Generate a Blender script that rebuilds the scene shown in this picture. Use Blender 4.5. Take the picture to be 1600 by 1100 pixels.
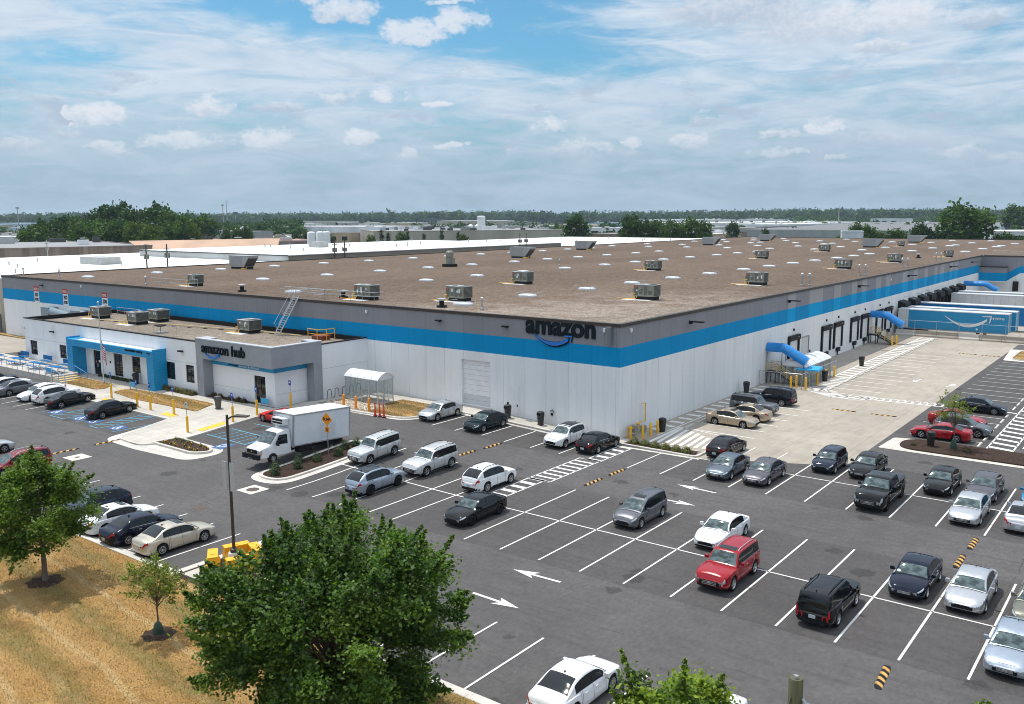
import bpy, bmesh, math, random
import numpy as np
from math import sin, cos, pi, radians, atan2, sqrt, hypot
from mathutils import Vector, Matrix
C = bpy.context.scene
for o in list(bpy.data.objects): bpy.data.objects.remove(o)
COL = C.collection
# ---------------------------------------------------------------- camera
YAW, PITCH, ROLL = 0.650943, 0.150463, -0.0043227
CAM = Vector((38.455, -65.6998, 19.1373))
fw = Vector((-sin(YAW)*cos(PITCH), cos(YAW)*cos(PITCH), -sin(PITCH)))
rt = Vector((cos(YAW), sin(YAW), 0)); up = rt.cross(fw)
r2 = rt*cos(ROLL)+up*sin(ROLL); u2 = -rt*sin(ROLL)+up*cos(ROLL)
cd = bpy.data.cameras.new('camera'); cam = bpy.data.objects.new('camera', cd); COL.objects.link(cam)
M = Matrix(((r2.x, u2.x, -fw.x, CAM.x), (r2.y, u2.y, -fw.y, CAM.y), (r2.z, u2.z, -fw.z, CAM.z), (0, 0, 0, 1)))
cam.matrix_world = M
cd.sensor_width = 36; cd.lens = 1400.757/1600*36; cd.clip_start = .5; cd.clip_end = 30000
C.camera = cam
C.cycles.filter_width = 1.0
# ---------------------------------------------------------------- light
SUN_EL, SUN_AZ = radians(70), radians(277)      # azimuth clockwise from +Y: the sun stands over -X
C.view_settings.view_transform = 'Standard'; C.view_settings.look = 'None'
C.view_settings.exposure = 0.0; C.view_settings.gamma = 1
sd = bpy.data.lights.new('sun', 'SUN'); sd.energy = 3.5; sd.angle = radians(.5); sd.color = (1, .955, .88)
sun = bpy.data.objects.new('sun', sd); COL.objects.link(sun)
sdir = Vector((sin(SUN_AZ)*cos(SUN_EL), cos(SUN_AZ)*cos(SUN_EL), sin(SUN_EL)))
sun.rotation_euler = sdir.to_track_quat('Z', 'Y').to_euler()
sun.location = (0, 0, 60)

class NT:
    """small node-tree writer"""
    def __init__(s, nt): s.nt = nt
    def n(s, t, **k):
        x = s.nt.nodes.new(t)
        for a, b in k.items(): setattr(x, a, b)
        return x
    def l(s, a, b): s.nt.links.new(a, b)
    def put(s, sock, v):
        if isinstance(v, bpy.types.NodeSocket): s.l(v, sock)
        elif v is not None: sock.default_value = v
    def m(s, op, a, b=None, c=None, clamp=False):
        x = s.n('ShaderNodeMath', operation=op); x.use_clamp = clamp
        s.put(x.inputs[0], a)
        if b is not None: s.put(x.inputs[1], b)
        if c is not None: s.put(x.inputs[2], c)
        return x.outputs[0]
    def mix(s, f, a, b, mode='MIX'):
        x = s.n('ShaderNodeMix', data_type='RGBA', blend_type=mode)
        s.put(x.inputs[0], f); s.put(x.inputs[6], a if isinstance(a, bpy.types.NodeSocket) else (*a[:3], 1)); s.put(x.inputs[7], b if isinstance(b, bpy.types.NodeSocket) else (*b[:3], 1))
        return x.outputs[2]
    def noise(s, vec, scale, detail=4, rough=.55, dist=0):
        x = s.n('ShaderNodeTexNoise'); s.put(x.inputs['Vector'], vec)
        x.inputs['Scale'].default_value = scale; x.inputs['Detail'].default_value = detail
        x.inputs['Roughness'].default_value = rough; x.inputs['Distortion'].default_value = dist
        return x.outputs['Fac']
    def ramp(s, f, lo, hi, a=0., b=1.):
        x = s.n('ShaderNodeMapRange'); x.interpolation_type = 'SMOOTHSTEP'
        s.put(x.inputs[0], f); x.inputs[1].default_value = lo; x.inputs[2].default_value = hi
        x.inputs[3].default_value = a; x.inputs[4].default_value = b
        return x.outputs[0]
    def sc(s, vec, v, loc=(0, 0, 0), rot=(0, 0, 0)):
        x = s.n('ShaderNodeMapping'); s.put(x.inputs[0], vec); x.inputs['Scale'].default_value = v
        x.inputs['Location'].default_value = loc; x.inputs['Rotation'].default_value = rot
        return x.outputs[0]

# ---------------------------------------------------------------- sky: Nishita with cirrus and cumulus by direction
w = bpy.data.worlds.new('World'); C.world = w; w.use_nodes = True
w.cycles.sampling_method = 'MANUAL'; w.cycles.sample_map_resolution = 512
N = NT(w.node_tree); w.node_tree.nodes.clear()
sky = N.n('ShaderNodeTexSky', sky_type='NISHITA'); sky.sun_disc = False
sky.sun_elevation = SUN_EL; sky.sun_rotation = SUN_AZ
sky.air_density = 1.0; sky.dust_density = 1.6; sky.ozone_density = 1.2
tc = N.n('ShaderNodeTexCoord'); sx = N.n('ShaderNodeSeparateXYZ'); N.l(tc.outputs['Generated'], sx.inputs[0])
DEG = 180/pi
az = N.m('MULTIPLY', N.m('ARCTAN2', N.m('MULTIPLY', sx.outputs[0], -1), sx.outputs[1]), -DEG)   # degrees clockwise from +Y
el = N.m('MULTIPLY', N.m('ARCSINE', sx.outputs[2]), DEG)
cmb = N.n('ShaderNodeCombineXYZ'); N.l(az, cmb.inputs[0]); N.l(el, cmb.inputs[1]); P = cmb.outputs[0]
# high thin cloud, streaky
c1 = N.noise(N.sc(P, (.055, .26, 1), (3.1, .4, 0), (0, 0, .05)), 1, 9, .62, .9)
c2 = N.noise(N.sc(P, (.16, .75, 1), (7.7, 3.3, 0), (0, 0, -.06)), 1, 8, .6, 1.1)
c3 = N.noise(N.sc(P, (.5, 1.6, 1), (1.7, 9.3, 0)), 1, 6, .65, .8)
cir = N.m('ADD', N.m('ADD', N.m('MULTIPLY', c1, .55), N.m('MULTIPLY', c2, .35)), N.m('MULTIPLY', c3, .14))
def gauss(a, e, ra, re):
    dx = N.m('DIVIDE', N.m('SUBTRACT', az, a), ra); dy = N.m('DIVIDE', N.m('SUBTRACT', el, e), re)
    d = N.m('ADD', N.m('MULTIPLY', dx, dx), N.m('MULTIPLY', dy, dy))
    return N.m('POWER', 2.718, N.m('MULTIPLY', d, -1))
def px(x, y):
    v = fw*1400.757 + r2*(x-800) - u2*(y-550); v.normalize()
    return math.degrees(atan2(v.x, v.y)), math.degrees(math.asin(v.z))
# open blue windows and a thicker veil
for (x, y, ra, re, s) in ((640, 10, 11, 2.6, -.24), (870, 60, 5.5, 2.0, -.15), (420, 5, 8, 1.0, -.10), (100, 82, 4, .8, -.16), (1050, 80, 8, 1.3, -.05), (60, 135, 5, .9, -.08),
                          (250, 70, 9, 1.7, .09), (600, 115, 12, 1.1, .08), (1000, 170, 12, 1.2, .05), (1300, 20, 9, 1.6, .05)):
    a, e = px(x, y); cir = N.m('ADD', cir, N.m('MULTIPLY', gauss(a, e, ra, re), s))
cirf = N.ramp(cir, .33, .60)
cirf = N.m('MULTIPLY', cirf, .97)
# haze towards the horizon
hz = N.ramp(el, -1, 10.5, .9, 0)
BASE = N.mix(hz, N.mix(1, sky.outputs[0], (.58, 1.10, 1.28), 'MULTIPLY'), (3.35, 4.75, 5.9))
veil = N.mix(N.ramp(c2, .3, .75), (5.4, 6.6, 7.9), (7.0, 7.9, 8.9))
veil = N.mix(N.ramp(el, 1, 9, .75, 0), veil, (3.9, 5.2, 6.5))
S1 = N.mix(cirf, BASE, veil)
# cumulus: lumps at given directions, broken up by noise
n1 = N.noise(N.sc(P, (.55, .85, 1)), 1, 8, .62, .3); n2 = N.noise(N.sc(P, (2.1, 3.0, 1)), 1, 6, .65, .2)
nb = N.m('ADD', N.m('MULTIPLY', N.m('SUBTRACT', n1, .5), 1.7), N.m('MULTIPLY', N.m('SUBTRACT', n2, .5), 1.5))
n4 = N.noise(N.sc(P, (.42, .6, 1), (5.5, 2.2, 0)), 1, 5, .6); n5 = N.noise(N.sc(P, (.5, .7, 1), (15.5, 12.2, 0)), 1, 5, .6)
azw = N.m('MULTIPLY_ADD', N.m('SUBTRACT', n4, .5), 5.0, az); elw = N.m('MULTIPLY_ADD', N.m('SUBTRACT', n5, .5), 1.5, el)
dens = None; shade = None
for (x, y, rx, ry, k) in ((655, 54, 62, 26, 1), (705, 38, 52, 26, 1), (535, 20, 58, 26, .8), (470, 6, 34, 10, .7), (700, 2, 50, 8, .9),
        (1400, 28, 75, 36, .9), (1290, 44, 120, 36, .7), (1160, 22, 120, 34, .4), (1370, 78, 40, 12, .6), (1540, 32, 26, 14, .2),
        (165, 183, 46, 19, .9), (325, 168, 40, 15, .8), (440, 172, 60, 12, .35), (535, 155, 28, 16, .6), (612, 153, 28, 19, .9), (682, 162, 14, 10, .95),
        (285, 222, 56, 17, .95), (180, 232, 24, 12, .8), (110, 210, 30, 12, .5), (418, 219, 46, 18, .95), (556, 218, 36, 15, .9), (708, 225, 24, 9, 1),
        (20, 228, 36, 12, .6), (860, 198, 32, 15, .8), (905, 236, 50, 20, .7), (985, 222, 22, 14, .95), (1075, 222, 34, 15, .7), (1100, 192, 36, 12, .3),
        (1285, 201, 27, 14, 1), (1220, 210, 30, 12, .7), (1210, 238, 38, 8, .8), (1455, 180, 36, 9, .12), (1390, 225, 90, 17, .35), (1500, 237, 36, 11, .85), (1310, 247, 16, 6, .8), (1570, 250, 30, 9, .6),
        (640, 243, 26, 10, .7), (170, 300, 60, 7, .5), (560, 302, 50, 5, .5), (900, 245, 120, 16, .3)):
    a, e = px(x, y); ra, re = rx/24.4*.95, ry/24.4
    dx = N.m('DIVIDE', N.m('SUBTRACT', azw, a), ra); dy = N.m('DIVIDE', N.m('SUBTRACT', elw, e), re)
    dyb = N.m('MULTIPLY', dy, N.m('MULTIPLY_ADD', N.m('LESS_THAN', dy, 0), .7, 1.))
    d = N.m('SUBTRACT', 1.0, N.m('MULTIPLY_ADD', dx, dx, N.m('MULTIPLY', dyb, dyb)))
    d = N.m('MAXIMUM', d, -1.5)
    sh = N.m('MULTIPLY_ADD', dy, .32, k*.75)
    wgt = N.m('MAXIMUM', N.m('ADD', d, .6), 0)
    dens = d if dens is None else N.m('MAXIMUM', dens, d)
    shade = (N.m('MULTIPLY', wgt, sh), wgt) if shade is None else (N.m('MULTIPLY_ADD', wgt, sh, shade[0]), N.m('ADD', shade[1], wgt))
nf = N.noise(N.sc(P, (.20, .52, 1), (2.2, 8.1, 0)), 1, 9, .62, .5)
field = N.m('MULTIPLY', N.m('MULTIPLY', N.m('SUBTRACT', nf, .53), 9), N.m('MULTIPLY', N.ramp(el, 1.2, 3, 0, 1), N.ramp(el, 7.5, 9.5, 1, 0)))
dens = N.m('MAXIMUM', dens, N.m('MULTIPLY_ADD', field, 1, -.35))
cum = N.ramp(N.m('ADD', dens, nb), -.25, .85)
shd = N.m('ADD', N.m('DIVIDE', shade[0], N.m('MAXIMUM', shade[1], .01)), N.m('MULTIPLY', N.m('SUBTRACT', n2, .5), .7))
cc = N.mix(N.ramp(shd, .15, .85), (4.6, 5.6, 6.9), (7.9, 8.3, 9.0))
cc = N.mix(N.ramp(el, 0, 6, .6, 0), cc, (4.3, 5.4, 6.6))
S2 = N.mix(N.m('MULTIPLY', cum, N.ramp(el, .5, 6, .3, .85)), S1, cc)
S2 = N.mix(N.ramp(el, 14, 38), S2, N.mix(.55, N.mix(1, S2, (1.5, 1.5, 1.5), 'MULTIPLY'), (11.0, 11.5, 12.5)))  # unseen sky overhead brightened with added cloud white, to lift the shaded walls
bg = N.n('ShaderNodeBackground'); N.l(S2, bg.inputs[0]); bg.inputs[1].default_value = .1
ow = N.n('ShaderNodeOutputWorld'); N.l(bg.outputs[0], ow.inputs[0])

# ---------------------------------------------------------------- materials
MATS = {}
def mat(name, color, rough=.8, metal=0., var=.0, scale=1., bump=0., bscale=40., coat=0., spec=.5, alpha=1, build=None, stretch=(1, 1, 1), var2=0., scale2=.1):
    if name in MATS: return MATS[name]
    m = bpy.data.materials.new(name); m.use_nodes = True; nt = m.node_tree; N = NT(nt)
    b = nt.nodes['Principled BSDF']; b.inputs['Roughness'].default_value = rough; b.inputs['Metallic'].default_value = metal
    b.inputs['Specular IOR Level'].default_value = .12 if name.startswith('wall_') else spec
    if coat: b.inputs['Coat Weight'].default_value = coat; b.inputs['Coat Roughness'].default_value = .05
    tc = N.n('ShaderNodeTexCoord').outputs['Object']
    if build: build(N, b, tc)
    elif var or var2:
        v = N.sc(tc, stretch)
        f = N.noise(v, scale, 6, .6)
        c = N.mix(N.ramp(f, .3, .7), tuple(x*(1-var) for x in color), tuple(min(1, x*(1+var)) for x in color))
        if var2:
            g = N.noise(tc, scale2, 3, .5); c = N.mix(N.ramp(g, .3, .7), c, N.mix(1, c, (1-var2,)*3, 'MULTIPLY'))
        N.l(c, b.inputs['Base Color'])
    else: b.inputs['Base Color'].default_value = (*color, 1)
    if bump:
        f = N.noise(N.sc(tc, stretch), bscale, 3, .6); bp = N.n('ShaderNodeBump'); bp.inputs['Strength'].default_value = bump; bp.inputs['Distance'].default_value = .05
        N.l(f, bp.inputs['Height']); N.l(bp.outputs[0], b.inputs['Normal'])
    MATS[name] = m; return m

def b_asphalt(base):
    def f(N, b, tc):
        big = N.noise(N.sc(tc, (1, .55, 1)), .09, 5, .6); mid = N.noise(tc, .8, 6, .65); fine = N.noise(tc, 22, 3, .7)
        c = N.mix(N.ramp(big, .35, .65), tuple(x*.86 for x in base), tuple(x*1.18 for x in base))
        c = N.mix(N.ramp(mid, .35, .7), c, N.mix(1, c, (.84, .84, .86), 'MULTIPLY'))
        c = N.mix(N.ramp(fine, .35, .65), N.mix(1, c, (.80, .80, .80), 'MULTIPLY'), N.mix(1, c, (1.22, 1.21, 1.2), 'MULTIPLY'))
        sp = N.noise(N.sc(tc, (1.4, .8, 1)), 3.2, 5, .75); c = N.mix(N.ramp(sp, .38, .62), N.mix(1, c, (.86, .86, .86), 'MULTIPLY'), N.mix(1, c, (1.12, 1.12, 1.12), 'MULTIPLY'))
        # paving joints along x and meandering sealed cracks
        s = N.n('ShaderNodeSeparateXYZ'); N.l(tc, s.inputs[0])
        wob = N.m('MULTIPLY', N.noise(tc, .35, 2), .5)
        for (ax, off, per) in ((1, 1.2, 6.7), (0, 2.0, 23.)):
            t = N.m('FRACT', N.m('DIVIDE', N.m('ADD', N.m('ADD', s.outputs[ax], off), wob), per))
            ln = N.m('LESS_THAN', N.m('ABSOLUTE', N.m('SUBTRACT', t, .5)), .035/per)
            brk = N.ramp(N.noise(tc, .5, 3), .45, .6)
            c = N.mix(N.m('MULTIPLY', N.m('MULTIPLY', ln, brk), .55), c, tuple(x*.35 for x in base))
        # tyre streaks, oil
        st = N.noise(N.sc(tc, (.12, 1.6, 1)), 1.2, 5, .6, .6)
        c = N.mix(N.ramp(st, .50, .70, 0, .42), c, tuple(x*.55 for x in base))
        dn = N.n('ShaderNodeTexNoise'); N.put(dn.inputs['Vector'], tc); dn.inputs['Scale'].default_value = 1.7
        va = N.n('ShaderNodeVectorMath', operation='MULTIPLY_ADD'); N.l(dn.outputs['Color'], va.inputs[0]); va.inputs[1].default_value = (.9, .9, 0); N.l(tc, va.inputs[2])
        vo = N.n('ShaderNodeTexVoronoi'); N.l(va.outputs[0], vo.inputs['Vector']); vo.inputs['Scale'].default_value = .42
        sc_ = N.n('ShaderNodeSeparateColor'); N.l(vo.outputs['Color'], sc_.inputs[0])
        rad_ = N.m('MULTIPLY', sc_.outputs[0], .27)
        spot = N.m('MULTIPLY', N.m('SUBTRACT', 1, N.ramp(N.m('SUBTRACT', vo.outputs['Distance'], rad_), -.03, .03)), N.ramp(N.noise(tc, 6, 3, .7), .28, .5))
        c = N.mix(N.m('MULTIPLY', N.m('MULTIPLY', spot, N.m('GREATER_THAN', sc_.outputs[1], .4)), .8), c, tuple(x*.38 for x in base))
        N.l(c, b.inputs['Base Color'])
        N.l(N.ramp(big, .3, .7, .78, .92), b.inputs['Roughness'])
        bp = N.n('ShaderNodeBump'); bp.inputs['Strength'].default_value = .25; bp.inputs['Distance'].default_value = .02
        N.l(N.noise(tc, 60, 2), bp.inputs['Height']); N.l(bp.outputs[0], b.inputs['Normal'])
    return f
def b_conc(base, slab=(4.6, 4.6), streak=.28):
    def f(N, b, tc):
        big = N.noise(tc, .16, 5, .6); mid = N.noise(N.sc(tc, (1, .5, 1)), 1.1, 6, .65); fine = N.noise(tc, 25, 2, .6)
        c = N.mix(N.ramp(big, .3, .7), tuple(x*.88 for x in base), tuple(x*1.08 for x in base))
        c = N.mix(N.ramp(mid, .4, .75, 0, .8), c, N.mix(1, c, (.80, .77, .73), 'MULTIPLY'))
        c = N.mix(N.ramp(fine, .3, .7), N.mix(1, c, (.94, .94, .94), 'MULTIPLY'), c)
        st = N.noise(N.sc(tc, (1.5, .1, 1)), 1., 5, .6, .5)
        c = N.mix(N.ramp(st, .52, .75, 0, streak), c, (base[0]*.45, base[1]*.42, base[2]*.4))
        oil = N.noise(tc, .8, 3, .5); c = N.mix(N.ramp(oil, .7, .78, 0, .5), c, (base[0]*.3, base[1]*.28, base[2]*.26))
        s = N.n('ShaderNodeSeparateXYZ'); N.l(tc, s.inputs[0])
        for ax in (0, 1):
            t = N.m('FRACT', N.m('DIVIDE', N.m('ADD', s.outputs[ax], 500.3), slab[ax]))
            ln = N.m('LESS_THAN', N.m('ABSOLUTE', N.m('SUBTRACT', t, .5)), .022/slab[ax])
            c = N.mix(N.m('MULTIPLY', ln, .6), c, tuple(x*.4 for x in base))
        N.l(c, b.inputs['Base Color'])
    return f
def b_wall(base, rib=9., dirt=.25):
    """painted precast panels: fine vertical ribs, panel joints every 2.45 m, runs of dirt"""
    def f(N, b, tc):
        s = N.n('ShaderNodeSeparateXYZ'); N.l(tc, s.inputs[0])
        run = N.m('ADD', s.outputs[0], s.outputs[1])
        pan = N.m('FLOOR', N.m('DIVIDE', N.m('ADD', run, 500.18), 2.45))
        wn = N.n('ShaderNodeTexWhiteNoise', noise_dimensions='1D'); N.l(pan, wn.inputs['W'])
        c = N.mix(wn.outputs['Value'], tuple(x*.95 for x in base), tuple(min(.85, x*1.03) for x in base))
        d = N.noise(N.sc(tc, (1.3, 1.3, .06)), 1.3, 6, .65); c = N.mix(N.ramp(d, .42, .75, 0, dirt), c, tuple(x*.55 for x in base))
        d2 = N.noise(N.sc(tc, (1, 1, .5)), .35, 5, .6); c = N.mix(N.ramp(d2, .45, .75, 0, .3), c, (base[0]*.74, base[1]*.76, base[2]*.76))
        g = N.noise(tc, 5.5, 4, .7); c = N.mix(N.ramp(g, .35, .7, 0, .3), c, tuple(x*.84 for x in base))
        t = N.m('FRACT', N.m('DIVIDE', N.m('ADD', run, 500.18), 2.45))
        ln = N.m('GREATER_THAN', N.m('ABSOLUTE', N.m('SUBTRACT', t, .5)), .489)
        c = N.mix(N.m('MULTIPLY', ln, .5), c, tuple(min(.9, x*.55) for x in base))
        N.l(c, b.inputs['Base Color'])
        wv = N.m('SINE', N.m('MULTIPLY', run, rib*2*pi/2.45*2)); bp = N.n('ShaderNodeBump'); bp.inputs['Strength'].default_value = .35; bp.inputs['Distance'].default_value = .012
        N.l(N.m('ADD', wv, N.m('MULTIPLY', N.noise(tc, 30, 2), 1.5)), bp.inputs['Height']); N.l(bp.outputs[0], b.inputs['Normal'])
    return f
def b_gravel(base, light):
    def f(N, b, tc):
        big = N.noise(N.sc(tc, (1, .35, 1)), .045, 4, .6); mid = N.noise(tc, .25, 5, .6); fine = N.noise(tc, 5, 4, .75); vf = N.n('ShaderNodeTexVoronoi'); N.put(vf.inputs['Vector'], tc); vf.inputs['Scale'].default_value = 5.
        s = N.n('ShaderNodeSeparateXYZ'); N.l(tc, s.inputs[0])
        # washed, lighter gravel near the corner over the lot, darker ponding marks farther in
        edge = N.m('ADD', N.m('ADD', N.m('MULTIPLY', s.outputs[0], .018), N.m('MULTIPLY', s.outputs[1], -.010)), N.m('MULTIPLY', N.m('SUBTRACT', mid, .5), 1.6))
        c = N.mix(N.ramp(edge, -.75, .1), base, light)
        c = N.mix(N.ramp(big, .38, .66, 0, .6), c, tuple(x*.66 for x in base))
        c = N.mix(N.ramp(mid, .55, .75, 0, .45), c, tuple(x*.6 for x in base))
        sp = N.noise(N.sc(tc, (1, .6, 1)), 1.5, 5, .8); c = N.mix(N.ramp(sp, .38, .62), N.mix(1, c, (.82, .80, .78), 'MULTIPLY'), N.mix(1, c, (1.16, 1.16, 1.16), 'MULTIPLY'))
        c = N.mix(N.ramp(fine, .35, .65), N.mix(1, c, (.68, .66, .64), 'MULTIPLY'), N.mix(1, c, (1.38, 1.36, 1.33), 'MULTIPLY'))
        c = N.mix(N.m('MULTIPLY', vf.outputs['Color'], .35), c, N.mix(1, c, (.6, .55, .5), 'MULTIPLY'))
        # felt laps: pale broken lines
        wob = N.m('MULTIPLY', N.noise(tc, .08, 2), 3.)
        t = N.m('FRACT', N.m('DIVIDE', N.m('ADD', N.m('ADD', s.outputs[1], wob), 4), 12.1)); ln = N.m('LESS_THAN', N.m('ABSOLUTE', N.m('SUBTRACT', t, .5)), .012)
        c = N.mix(N.m('MULTIPLY', N.m('MULTIPLY', ln, N.ramp(fine, .4, .6)), .35), c, tuple(x*1.9 for x in base))
        N.l(c, b.inputs['Base Color'])
        bp = N.n('ShaderNodeBump'); bp.inputs['Strength'].default_value = .5; bp.inputs['Distance'].default_value = .05
        N.l(N.noise(tc, 9, 2), bp.inputs['Height']); N.l(bp.outputs[0], b.inputs['Normal'])
    return f
def b_lawn(N, b, tc):
    s = N.n('ShaderNodeSeparateXYZ'); N.l(tc, s.inputs[0])
    ang = N.m('ADD', N.m('MULTIPLY', s.outputs[0], .10), s.outputs[1])
    wob = N.m('MULTIPLY', N.noise(tc, .25, 3), .9)
    t = N.m('SINE', N.m('MULTIPLY', N.m('ADD', ang, wob), 2*pi/1.7)); t2 = N.m('SINE', N.m('MULTIPLY', N.m('ADD', ang, wob), 2*pi/3.3))
    big = N.noise(tc, .22, 5, .6); mid = N.noise(tc, 1.3, 5, .7); fine = N.noise(N.sc(tc, (1, 2, 1)), 9, 4, .75)
    straw = N.mix(N.ramp(big, .35, .65), (.33, .195, .07), (.40, .26, .11))
    c = N.mix(N.ramp(t, .55, 1, 0, .5), straw, (.50, .38, .21))
    c = N.mix(N.ramp(N.m('ADD', N.m('MULTIPLY', t2, .25), N.m('ADD', big, N.m('MULTIPLY', mid, .6))), .78, 1.08, 0, .75), c, (.15, .125, .04))
    c = N.mix(N.ramp(mid, .48, .72, 0, .6), c, (.40, .235, .12)); pt_ = N.noise(N.sc(tc, (.5, 1, 1)), .55, 5, .7); c = N.mix(N.ramp(pt_, .52, .66, 0, .6), c, (.17, .105, .04))
    c = N.mix(N.ramp(fine, .25, .75), N.mix(1, c, (.50, .48, .42), 'MULTIPLY'), N.mix(1, c, (1.35, 1.3, 1.2), 'MULTIPLY'))
    N.l(c, b.inputs['Base Color'])
    bp = N.n('ShaderNodeBump'); bp.inputs['Strength'].default_value = .8; bp.inputs['Distance'].default_value = .08
    N.l(N.noise(tc, 12, 3), bp.inputs['Height']); N.l(bp.outputs[0], b.inputs['Normal'])
def b_mulch(base):
    def f(N, b, tc):
        fine = N.noise(N.sc(tc, (1, 2.2, 1)), 9, 4, .8); c = N.mix(N.ramp(fine, .3, .7), tuple(x*.4 for x in base), tuple(x*1.9 for x in base))
        N.l(c, b.inputs['Base Color'])
        bp = N.n('ShaderNodeBump'); bp.inputs['Strength'].default_value = 1; bp.inputs['Distance'].default_value = .08
        N.l(N.noise(tc, 16, 3), bp.inputs['Height']); N.l(bp.outputs[0], b.inputs['Normal'])
    return f
def b_paint(base, worn=.35):
    def f(N, b, tc):
        n = N.noise(tc, 7, 5, .75); m = N.noise(tc, .6, 3)
        c = N.mix(N.m('MULTIPLY', N.ramp(n, .52, .72), N.ramp(m, .3, .7, .15, worn*2)), base, (.16, .155, .15))
        N.l(c, b.inputs['Base Color'])
    return f
def b_farground(N, b, tc):
    a = N.noise(tc, .0035, 6, .6); d = N.noise(tc, .03, 5, .65)
    c = N.mix(N.ramp(a, .42, .56), (.05, .075, .03), (.17, .16, .13))
    c = N.mix(N.ramp(d, .45, .62, 0, .8), c, (.045, .065, .028)); N.l(c, b.inputs['Base Color'])

A = mat('asphalt', (0,)*3, build=b_asphalt((.087, .081, .0795)))
A2 = mat('asphalt_fresh', (0,)*3, build=b_asphalt((.069, .0635, .062)))
CONC = mat('yard_concrete', (0,)*3, .85, build=b_conc((.385, .34, .285)))
WALK = mat('walk_concrete', (0,)*3, .85, build=b_conc((.52, .485, .43), (1.8, 1.8), .12))
KERB = mat('kerb_concrete', (0,)*3, .85, build=b_conc((.60, .57, .52), (3.05, 3.05), .1))
LAWN = mat('dry_grass', (0,)*3, .95, build=b_lawn, spec=.1)
MULCH = mat('mulch', (0,)*3, .95, build=b_mulch((.055, .036, .028)), spec=.1)
ROCK = mat('river_rock', (0,)*3, .9, build=b_mulch((.30, .25, .18)))
FAR = mat('far_ground', (0,)*3, .95, build=b_farground, spec=.1)
PW = mat('line_white', (0,)*3, .7, build=b_paint((.72, .71, .68), .42))
PWS = mat('line_white_worn', (0,)*3, .7, build=b_paint((.74, .72, .68), .08))
PB = mat('line_blue', (0,)*3, .7, build=b_paint((.09, .33, .47), .5))
PBS = mat('sign_blue_paint', (0,)*3, .7, build=b_paint((.03, .10, .27), .5))
PY = mat('line_yellow', (0,)*3, .7, build=b_paint((.78, .46, .03), .3))
WW = mat('wall_white', (0,)*3, .75, build=b_wall((.80, .815, .82), dirt=.22))
WW2 = mat('wall_white_warm', (0,)*3, .75, build=b_wall((.84, .84, .83), dirt=.12))
WG = mat('wall_grey', (0,)*3, .75, build=b_wall((.265, .265, .285), dirt=.12))
WGL = mat('wall_grey_light', (0,)*3, .75, build=b_wall((.37, .36, .37), dirt=.12))
WBL = mat('wall_blue', (0,)*3, .7, build=b_wall((.0, .27, .56), dirt=.10))
WBLL = mat('wall_blue_light', (0,)*3, .7, build=b_wall((.0, .35, .68), dirt=.10))
GRAV = mat('roof_gravel', (0,)*3, .95, build=b_gravel((.165, .125, .098), (.31, .27, .235)), spec=.1)
GRAV2 = mat('annex_gravel', (0,)*3, .95, build=b_gravel((.27, .235, .20), (.33, .29, .25)), spec=.1)
COPE = mat('coping_bronze', (.055, .042, .036), .5, .3)
BLK = mat('black_rubber', (.012, .012, .013), .6, spec=.2, var=.3, scale=4)
STEEL = mat('galvanised', (.42, .43, .44), .45, .7, var=.15, scale=3)
ALU = mat('aluminium', (.62, .63, .64), .35, .8)
YEL = mat('safety_yellow', (.80, .43, .012), .45, var=.1, scale=5)
ORG = mat('post_orange', (.86, .26, .01), .45, var=.08, scale=5)
RED = mat('delineator_red', (.75, .055, .015), .45)
WHT = mat('white_metal', (.74, .75, .76), .4, var=.06, scale=2)
GRY = mat('hub_grey', (.28, .30, .325), .55, var=.08, scale=.6)
HUBW = mat('annex_white', (.80, .815, .83), .65, var=.04, scale=.5, stretch=(1, 1, .2), bump=.15, bscale=30)
AZUL = mat('portal_blue', (.0, .27, .54), .45, var=.08, scale=1.2)
DGL = mat('dark_glass', (.010, .012, .014), .05, spec=.5)
def b_tint(N, b, tc):
    b.inputs['Alpha'].default_value = .35; b.inputs['Base Color'].default_value = (.30, .40, .40, 1)
GLS = mat('shelter_glass', (.3, .4, .4), .05, build=b_tint)
UNIT = mat('unit_green_grey', (.25, .255, .215), .5, .2, var=.15, scale=2)
UNITL = mat('unit_light', (.42, .43, .42), .5, .3, var=.1, scale=1.5)
LOUV = mat('unit_louvre', (.05, .052, .048), .6)
DOME = mat('skylight_dome', (.52, .55, .58), .25, var=.08, scale=1.2)
WMEM = mat('white_membrane', (.80, .80, .78), .7, var=.05, scale=.3, var2=.06, scale2=.04)
BARK = mat('bark', (.14, .11, .085), .9, var=.35, scale=6, stretch=(1, 1, .2), bump=.6, bscale=20)
BLUEP = mat('furniture_blue', (.005, .13, .34), .6, spec=.2)
TBLUE = mat('tube_blue', (.003, .20, .55), .3, coat=.3, var=.12, scale=2)
BROWN = mat('brown_metal', (.055, .045, .038), .5, .3)

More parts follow.
